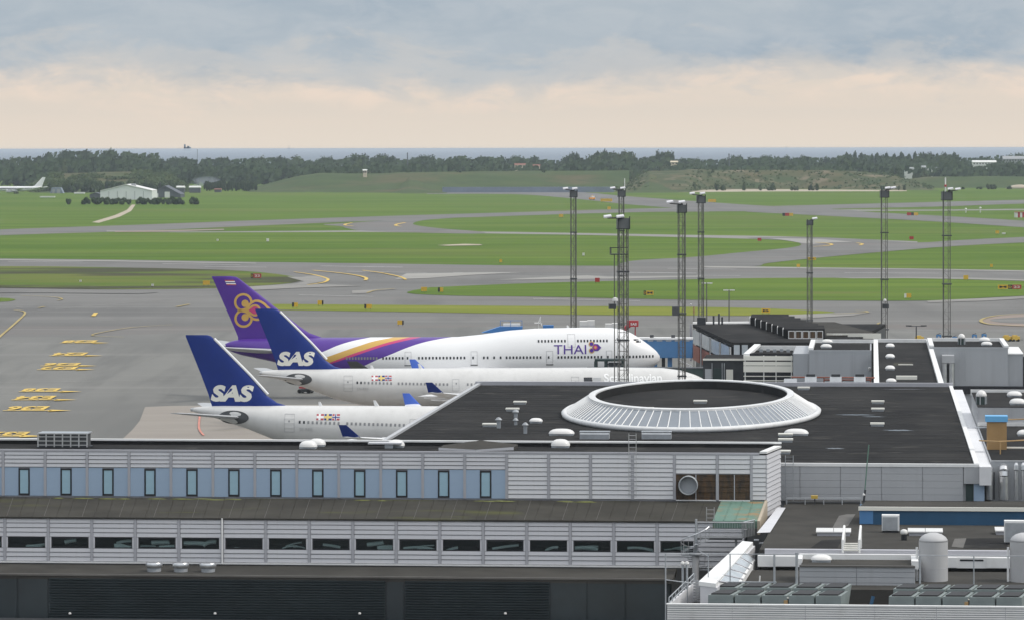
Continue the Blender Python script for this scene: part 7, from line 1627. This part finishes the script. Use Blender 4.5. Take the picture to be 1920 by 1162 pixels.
t, w, he, hp, s = gable('low grey shed between the dark hangar and the smoke', 168, 190, 372, 366, 363, 20, 'hangar_dark', 'shed')
# grey twin tents and low sheds
for lab, px, w_ in (('grey tent-shaped shelter beside the far airliner tail, left of two', 101, 15), ('grey tent-shaped shelter beside the far airliner tail, right of two', 110, 17)):
    A = Vector(at_z(px, 363)); s = A.y / F_PX; t = thing('shelter', lab, 'shelter', tuple(A), group='grey shelters'); W2 = w_ * s / 2; hgt = 11 * s
    part('skin', MB().yprism([(-W2, 0), (W2, 0), (W2 * .4, hgt), (-W2 * .55, hgt)], 0, 12), M['barrier_blue'], t); part('door', MB().yprism([(-W2 * .4, 0), (W2 * .4, 0), (W2 * .2, hgt * .7), (-W2 * .3, hgt * .7)], -.2, -.02), M['roof_grey'], t)
for lab, px, py, w_, h_, m_, rm in (('low white-roofed shed under the smoke, left of two', 338, 362, 14, 13, 'hangar_dark', 'house_white'), ('low white-roofed shed under the smoke, right of two', 365, 362, 20, 13, 'hangar_dark', 'house_white'), ('dark parked plant machine at the foot of the bank', 408, 361, 12, 7, 'hangar_dark', 'roof_red'), ('small white object in front of the left bank', 280, 345, 4, 7, 'house_white', 'house_white'), ('tiny white shed in the left wood', 246, 317, 4, 4, 'house_white', 'house_white'), ('tiny white shed in the wood above the smoke', 400, 318, 4, 4, 'house_white', 'house_white'),
                              ('long low white trailer on the far grass left', 148, 364, 18, 3, 'house_white', 'house_white'), ('low pale trailer by the far airliner', 88, 371, 26, 2.5, 'house_white', 'house_white')):
    A = Vector(at_z(px, max(py, 345))); s = A.y / F_PX; z = 0 if py >= 345 else (345 - py) * s
    t = thing('shed', lab, 'shed', (A.x, A.y, 0)); part('wall', MB().box(-w_ * s / 2, 0, 0, w_ * s / 2, 10, z + h_ * s * .7), M[m_], t); part('roof', MB().xprism([(-.5, z + h_ * s * .7 + .02), (10.5, z + h_ * s * .7 + .02), (10.5, z + h_ * s * .85), (5, z + h_ * s), (-.5, z + h_ * s * .85)], -w_ * s / 2 - .4, w_ * s / 2 + .4), M[rm], t)
# coastal houses
for lab, px, py, w_, h_, d, m_, rm in (('small white house at the wood edge, right of the bank', 1707, 320, 20, 6, 3350, 'house_white', 'roof_grey'), ('white house with a chimney at the wood edge', 1735, 320, 12, 9, 3350, 'house_white', 'roof_grey'), ('small pale house right of the chimney house', 1756, 319, 16, 6, 3360, 'house_white', 'roof_grey'), ('long white two-storey building among the far right trees', 1846, 310, 44, 9, 3500, 'house_white', 'house_white'),
                                   ('large pale roofed hall among trees at the right edge', 1912, 307, 62, 14, 3700, 'roof_grey', 'roof_grey'), ('red-roofed house in the far wood, left of two', 975, 313, 20, 6, 3450, 'house_sand', 'roof_red'), ('red-roofed house in the far wood, right of two', 1006, 314, 13, 5, 3450, 'house_sand', 'roof_red'), ('sand-coloured house in the wood below the tall round trees', 1262, 308, 18, 6, 3450, 'house_sand', 'house_sand'), ('tiny pale site hut on top of the green embankment', 684, 323, 7, 5, 3060, 'house_sand', 'house_white')):
    d *= FS; A = at_d(px, py, d); s = d / F_PX; t = thing('house', lab, 'house', (A[0], d, 0)); z1 = A[2] + h_ * s * .6; W_ = w_ * s / 2
    part('wall', MB().box(-W_, 0, 0, W_, 9, z1), M[m_], t); part('roof', MB().xprism([(-.6, z1 + .01), (9.6, z1 + .01), (4.5, z1 + h_ * s * .4)], -W_ - .4, W_ + .4), M[rm], t)
    for k in range(max(2, int(w_ / 5))): x = -W_ + (k + .5) * 2 * W_ / max(2, int(w_ / 5)); part('window', MB().box(x - .7, -.06, z1 - 2.2, x + .7, -.01, z1 - .8), M['window_dark'], t)
for lab, px, y0, d in (('thin brick chimney rising from the wood, left of centre', 764, 287, 3600), ('thin chimney rising from the wood right of the round trees', 1367, 289, 3600), ('thin pale mast on the left horizon above the wood', 370, 281, 3500)):
    d *= FS; A = at_d(px, y0, d); t = thing('chimney', lab, 'chimney', (A[0], d, 0)); part('shaft', MB().tube((0, 0, 0), (0, 0, A[2]), .9 if px != 370 else .25, 8, .6 if px != 370 else .2), M['hangar_dark'], t); part('rim', MB().tube((0, 0, A[2] - 1), (0, 0, A[2] + .2), .75 if px != 370 else .3, 8), M['hangar_dark'], t)
# ships on the horizon; their haze is put into the pale grey
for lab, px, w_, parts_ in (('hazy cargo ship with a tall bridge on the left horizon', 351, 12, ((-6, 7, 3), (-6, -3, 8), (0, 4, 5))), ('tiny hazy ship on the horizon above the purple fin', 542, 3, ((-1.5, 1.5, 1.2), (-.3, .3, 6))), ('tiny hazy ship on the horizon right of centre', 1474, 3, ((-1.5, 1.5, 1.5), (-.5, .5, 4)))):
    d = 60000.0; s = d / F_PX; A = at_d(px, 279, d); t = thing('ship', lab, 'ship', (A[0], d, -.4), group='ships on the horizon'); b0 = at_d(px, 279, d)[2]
    for k, (a, b, h_) in enumerate(parts_): part('hull' if k == 0 else 'superstructure', MB().add([(a * s, -8, 0), (b * s, -8, 0), (b * s, 8, 0), (a * s, 8, 0), (a * s - (3 if k == 0 else 0), -8, b0 + h_ * s), (b * s, -8, b0 + h_ * s), (b * s, 8, b0 + h_ * s), (a * s, 8, b0 + h_ * s)], [(4, 5, 6, 7), (0, 1, 5, 4), (1, 2, 6, 5), (2, 3, 7, 6), (3, 0, 4, 7)]), M['ship_haze_grey'], t)

# ------------------------------------------------------------------ trees
def crown_mesh(seed, shape, mat, quads=1500, size=.62):
    rn = random.Random(seed); blobs = []
    if shape == 'round':
        for k in range(11): a = rn.uniform(0, 6.28); r = rn.uniform(.0, .55); blobs.append((math.cos(a) * r, math.sin(a) * r, .48 + rn.uniform(-.22, .28), rn.uniform(.24, .38)))
    elif shape == 'broad':
        for k in range(13): a = rn.uniform(0, 6.28); r = rn.uniform(.1, .8); blobs.append((math.cos(a) * r, math.sin(a) * r, .45 + rn.uniform(-.2, .22) - r * .1, rn.uniform(.22, .34)))
    elif shape == 'poplar':
        for k in range(11): z = .12 + .8 * k / 10; blobs.append((rn.uniform(-.06, .06), rn.uniform(-.06, .06), z, .20 * math.sin(math.pi * (.12 + .80 * k / 10)) + .06))
    elif shape == 'fir':
        for k in range(9): z = .15 + .8 * k / 9; blobs.append((rn.uniform(-.04, .04), rn.uniform(-.04, .04), z, .32 * (1 - k / 9.5) + .03))
    else:
        for k in range(9): a = rn.uniform(0, 6.28); r = rn.uniform(0, .7); blobs.append((math.cos(a) * r, math.sin(a) * r, .38 + rn.uniform(-.15, .25), rn.uniform(.25, .4)))
    vs, fs = [], []; tot = sum(b[3] ** 2 for b in blobs)
    for b in blobs:
        for k in range(int(quads * b[3] ** 2 / tot)):
            u = Vector((rn.gauss(0, 1), rn.gauss(0, 1), rn.gauss(0, 1))).normalized(); p = Vector(b[:3]) + u * b[3] * rn.uniform(.75, 1.08); p.z = max(.06, p.z)
            nrm_ = (u + Vector((rn.uniform(-.7, .7), rn.uniform(-.7, .7), rn.uniform(-.5, .7)))).normalized(); a = nrm_.orthogonal().normalized(); c = nrm_.cross(a); s = size * rn.uniform(.05, .10)
            n0 = len(vs); ra = rn.uniform(.7, 1.3)
            vs += [p + a * s * ra, p + c * s, p - a * s * ra, p - c * s]; fs.append((n0, n0 + 1, n0 + 2, n0 + 3))
    mb = MB(); mb.add(vs, fs)
    for b in blobs:                                        # dense leaf core so the crown is not see-through everywhere
        mb2 = MB().lathe([(.05 * b[3], -b[3] * .8), (b[3] * .6, -b[3] * .5), (b[3] * .8, 0), (b[3] * .6, b[3] * .5), (.05 * b[3], b[3] * .8)], b[:3], 7); mb.add(mb2.v, mb2.f)
    return mesh_of('crown', mb, mat, fix=False)
TRUNK = mesh_of('trunk', MB().tube((0, 0, 0), (.01, 0, .35), .035, 7, .024).tube((.01, 0, .34), (.12, .05, .6), .02, 5, .008).tube((.01, 0, .34), (-.1, -.06, .62), .02, 5, .008).tube((.01, 0, .34), (.0, .08, .7), .02, 5, .006), M['bark'])
CROWN = {}
for i in range(4):
    for sh in ('round', 'broad', 'poplar', 'bush', 'fir'): CROWN[sh, i] = crown_mesh(100 + i * 7 + len(sh), sh, LEAF[i])
ORD = ('first', 'second', 'third', 'fourth', 'fifth', 'sixth', 'seventh', 'eighth', 'ninth', 'tenth', 'eleventh', 'twelfth', 'thirteenth', 'fourteenth', 'fifteenth', 'sixteenth')
def tree(px, pytop, d, wpx, shape, li, label, group, base=None, name=None):
    """crown top seen at pytop; stands on the ground at distance d"""
    X, Y, Zt = at_d(px, pytop, d); s = d / F_PX
    nm = name or {'round': 'broadleaf_tree', 'broad': 'broadleaf_tree', 'poplar': 'poplar_tree', 'bush': 'bush', 'fir': 'conifer_tree'}[shape]
    z0 = 0 if base is None else base; h = max(Zt - z0, 1.2)
    o = bpy.data.objects.new(nm, None); COL.objects.link(o); o.location = (X, Y, z0); o.rotation_euler = (0, 0, rt.uniform(0, 6.28)); o.empty_display_size = .5
    o['label'] = label; o['category'] = 'bush' if shape == 'bush' else 'tree'; o['group'] = group
    wm = wpx * s / 2; k = {'round': .85, 'broad': 1.05, 'poplar': .26, 'bush': 1.0, 'fir': .36}[shape]
    for nm2, me in (('crown', CROWN[shape, li]), ('trunk', TRUNK)):
        c = bpy.data.objects.new(nm2, me); COL.objects.link(c); c.parent = o; c.scale = (wm / k, wm / k, h * (1.0 if nm2 == 'crown' else .95))
rt = random.Random(42)
# skyline of the wood as it reads in the photograph (pixel column, top row)
SKY = [(-20, 297), (20, 296), (50, 288), (62, 291), (92, 284), (105, 281), (125, 278.5), (145, 281), (170, 279), (195, 278.5), (225, 280), (250, 282), (262, 286), (275, 281.5), (290, 284), (300, 294), (330, 295), (347, 289), (360, 295), (395, 293.5), (410, 292), (440, 295), (470, 292), (497, 292.5), (520, 291), (555, 293), (580, 297), (603, 293), (630, 296), (650, 291), (672, 290), (695, 292), (722, 289), (735, 294), (760, 295), (785, 289.5), (800, 294), (830, 292), (862, 288), (885, 294), (905, 290), (935, 290), (960, 295), (975, 291), (990, 294), (1005, 291), (1030, 296), (1050, 298), (1068, 286), (1082, 286), (1100, 296), (1115, 284.5), (1132, 281), (1155, 284), (1182, 282), (1192, 292), (1215, 291), (1240, 282.5), (1256, 285), (1268, 293), (1300, 294), (1330, 296), (1360, 293), (1390, 292), (1415, 291), (1440, 292), (1475, 292), (1510, 291), (1540, 293), (1570, 291), (1583, 286), (1600, 286), (1625, 288), (1700, 290), (1790, 284), (1800, 293), (1816, 290), (1840, 292), (1861, 286), (1875, 290), (1900, 288), (1920, 292), (1960, 290)]
def skyl(px): return 2.0 + float(np.interp(px, [q[0] for q in SKY], [q[1] for q in SKY]))
REG = ((110, 'at the left edge of the view'), (330, 'in the tall part above the hangars'), (560, 'above the smoking sheds'), (830, 'behind the left green embankment'), (1110, 'above the blue-grey barrier'), (1290, 'near the tall rounded trees'), (1570, 'behind the rough embankment'), (1800, 'below the row of poplars'), (3000, 'by the white houses at the far right'))
HUE = ('dark', 'mid-green', 'blue-green', 'pale green'); ROWN = ('back', 'middle', 'front')
def wood_label(px, li, row, fir): return f"{'pointed conifer' if fir else HUE[li] + ' broadleaf tree'} in the wood's {ROWN[row]} row, " + next(q[1] for q in REG if px < q[0])
LB = {0: 'dark broadleaf tree in the far hazy wood', 1: 'mid-green broadleaf tree in the far hazy wood', 2: 'blue-green broadleaf tree in the far hazy wood', 3: 'pale green broadleaf tree in the far hazy wood'}
cnt = 0
for row, (d, drop, n) in enumerate(((4940, 0.0, 96), (4560, 5.0, 74), (4190, 12.0, 62))):
    for k in range(n):
        px = -25 + (1990) * (k + rt.uniform(.1, .9)) / n; py = skyl(px) + drop + abs(rt.gauss(0, 1.6)) + (rt.uniform(0, 4) if row else 0)
        if row == 2 and 960 < px < 1020: py += 7
        sh = rt.choice(('round', 'round', 'broad', 'broad', 'fir' if rt.random() < .25 else 'round')); li = rt.choice((0, 1, 2, 2, 3) if row == 2 else (0, 2, 2, 1))
        tree(px, py, d + rt.uniform(-90, 90), rt.uniform(34, 62) if sh != 'fir' else 16, sh, li, wood_label(px, li, row, sh == 'fir'), 'trees of the far wood'); cnt += 1
for k in range(15): tree(1590 + 14 * k + rt.uniform(-3, 3), 286.5 + rt.uniform(-1.5, 4), 4880 + rt.uniform(-40, 40), rt.uniform(10, 14), 'poplar', 2, ORD[k] + ' slim poplar from the left in the row right of the far wood', 'row of poplars')
for px, py, w, wh in ((1117, 284, 26, 'left of the tallest in the central clump'), (1133, 280.5, 30, 'tallest of the central clump'), (1160, 283.5, 30, 'paler, middle right of the central clump'), (1183, 281.5, 30, 'paler, right end of the central clump'), (1240, 282, 26, 'left of the pair right of the clump'), (1253, 284, 26, 'right of the pair right of the clump'), (1070, 285.5, 26, 'left of the pair left of the clump'), (1084, 286, 24, 'right of the pair left of the clump')): tree(px, py + 1, 4820, w, 'round', 3 if px > 1150 and px < 1200 else 2, 'tall rounded tree above the wood, ' + wh, 'tall trees above the wood')
# dense understorey closing the wood
rn = random.Random(9); vs, fs = [], []
for k in range(9000):
    px = rn.uniform(-40, 1980); d = 1.25 * rn.choice((3300, 3450, 3600, 3750, 4050, 4100)); top = skyl(px) + (0 if d > 4625 else 8 if d > 4375 else 14) + 2.5
    zt_ = at_d(px, top, d)[2]; s = rn.uniform(1.4, 3.0); p = Vector((at_d(px, top, d)[0], d + rn.uniform(-40, 40), max(.5, zt_ * rn.uniform(.05, 1.0) ** .6 - 1.0)))
    nrm_ = Vector((rn.uniform(-.8, .8), -1, rn.uniform(-.2, 1.2))).normalized(); a = nrm_.orthogonal().normalized(); c = nrm_.cross(a); n0 = len(vs)
    vs += [p + a * s * 1.4, p + c * s, p - a * s * 1.4, p - c * s]; fs.append((n0, n0 + 1, n0 + 2, n0 + 3))
struct('woodland', MB().add(vs, fs), LEAF[2], 'stuff', fix=False)
# scrub on the left bank and along the banks' feet
for k in range(16):
    px = 95 + k * 16 + rt.uniform(-6, 6); tree(px, rt.uniform(330, 341), 3625 + rt.uniform(-30, 40), rt.uniform(24, 40), 'bush', rt.choice((0, 1, 1)), ORD[k] + ' low leafy tree from the left on the left green bank', 'scrub trees on the left bank')
for k in range(13): tree(388 + k * 7.5, rt.uniform(336, 343), 3700 + rt.uniform(-20, 20), rt.uniform(12, 18), 'broad', 0, ORD[k] + ' dark shrub from the left in the clump right of the smoke', 'shrubs right of the smoke')
for k, (px, w, top) in enumerate(((128, 9, 374), (163, 16, 371), (180, 20, 371), (195, 20, 371), (213, 14, 374), (226, 20, 372), (242, 9, 375), (262, 20, 371), (275, 16, 373), (290, 16, 373), (300, 16, 372), (312, 14, 373), (322, 16, 369), (336, 16, 373), (361, 20, 371))):
    X, Y, Z = at_z(px, 384); tree(px, top - 3, Y, w * 1.5, 'bush', rt.choice((0, 0, 2)), ORD[k] + ' dark rounded bush from the left in the hedge before the hangars', 'hedge bushes before the hangars')
for k in range(24): px = rt.uniform(1230, 1900); tree(px, rt.uniform(340, 350), 3700 if px < 1700 else 3780, rt.uniform(8, 20), 'bush', rt.choice((0, 1, 3)), 'low bush at the foot of the rough embankment', 'bushes along the embankment')
for px, py in ((765, 320.5), (655, 322), (1018, 318), (1337, 315), (1420, 318), (558, 322), (860, 316), (1760, 327), (1770, 327), (1800, 327)): tree(px, py, 3800, 12, 'bush', rt.choice((0, 1)), 'small bush on the crest of the embankment', 'bushes on the embankment crest', base=max(0.0, at_d(px, 324, 3800)[2]))

# rank scrub over the banks: too fine to count
BK = [o for o in bpy.data.objects if o.name.startswith('embankment')]
rn = random.Random(77); sets = {0: ([], []), 1: ([], []), 3: ([], [])}
for o in BK:
    me = o.data; pol = [p for p in me.polygons if p.normal.z < .995 and p.center.z > .3]; ar = [p.area for p in pol]; left = me.vertices[0].co.x < -380
    if not pol: continue
    for p in rn.choices(pol, ar, k=2600 if left else min(int(len(pol) * 1.2), 900) if len(pol) > 700 else 0):
        c = p.center + Vector((rn.uniform(-6, 6), rn.uniform(-2, 2), 0)); s = rn.uniform(.5, 1.2) * (1.5 if left else 1); li = rn.choice((0, 1, 1, 3)); vs, fs = sets[li]
        for q in range(4):
            nrm_ = Vector((rn.uniform(-.8, .8), rn.uniform(-1, -.2), rn.uniform(0, 1))).normalized(); a = nrm_.orthogonal().normalized(); b = nrm_.cross(a); n0 = len(vs); cc = c + Vector((rn.uniform(-1.2, 1.2), rn.uniform(-.5, .5), rn.uniform(0, 1.3))) * s
            vs += [cc + a * s, cc + b * s, cc - a * s, cc - b * s]; fs.append((n0, n0 + 1, n0 + 2, n0 + 3))
for li, (vs, fs) in sets.items(): struct('scrub', MB().add(vs, fs), LEAF[li], 'stuff', fix=False)

# ------------------------------------------------------------------ smoke above the sheds
sm = bpy.data.materials.new('smoke'); sm.use_nodes = True; sn = sm.node_tree; sn.nodes.remove(sn.nodes['Principled BSDF'])
pv = nn(sm, 'ShaderNodeVolumePrincipled'); pv.inputs['Color'].default_value = (.75, .82, .9, 1); pv.inputs['Density'].default_value = .05
sn.links.new(pv.outputs[0], sn.nodes['Material Output'].inputs['Volume'])
rn = random.Random(4); A = Vector(at_d(345, 350, 3820))
t_ = MB()
rings = []
for k in range(12):
    f = k / 11; c = Vector((A.x + 6 + 22 * f + 4 * math.sin(5 * f), 3820, A.z - 1 + 9 * f)); r = 2.5 + 6.0 * f
    if k == 11: r = 2.0
    rings.append([(c.x + r * 1.7 * math.cos(a) * (1 + .2 * math.sin(3 * a + k)), c.y + r * math.sin(a), c.z + r * .35 * math.sin(a)) for a in [2 * math.pi * i / 16 for i in range(16)]])
struct('smoke', MB().loft(rings), sm, 'stuff', smooth=True)

# ------------------------------------------------------------------ the hazy air over field and sound
hz = bpy.data.materials.new('haze_air'); hz.use_nodes = True; hn = hz.node_tree; hn.nodes.remove(hn.nodes['Principled BSDF'])
pv = nn(hz, 'ShaderNodeVolumePrincipled'); pv.inputs['Color'].default_value = (.80, .895, 1.0, 1); pv.inputs['Density'].default_value = 4.5e-5; pv.inputs['Anisotropy'].default_value = .2
hn.links.new(pv.outputs[0], hn.nodes['Material Output'].inputs['Volume'])
struct('haze', MB().box(-14500, -400, -1.6, 14500, 80500, 40.6), hz, 'stuff')
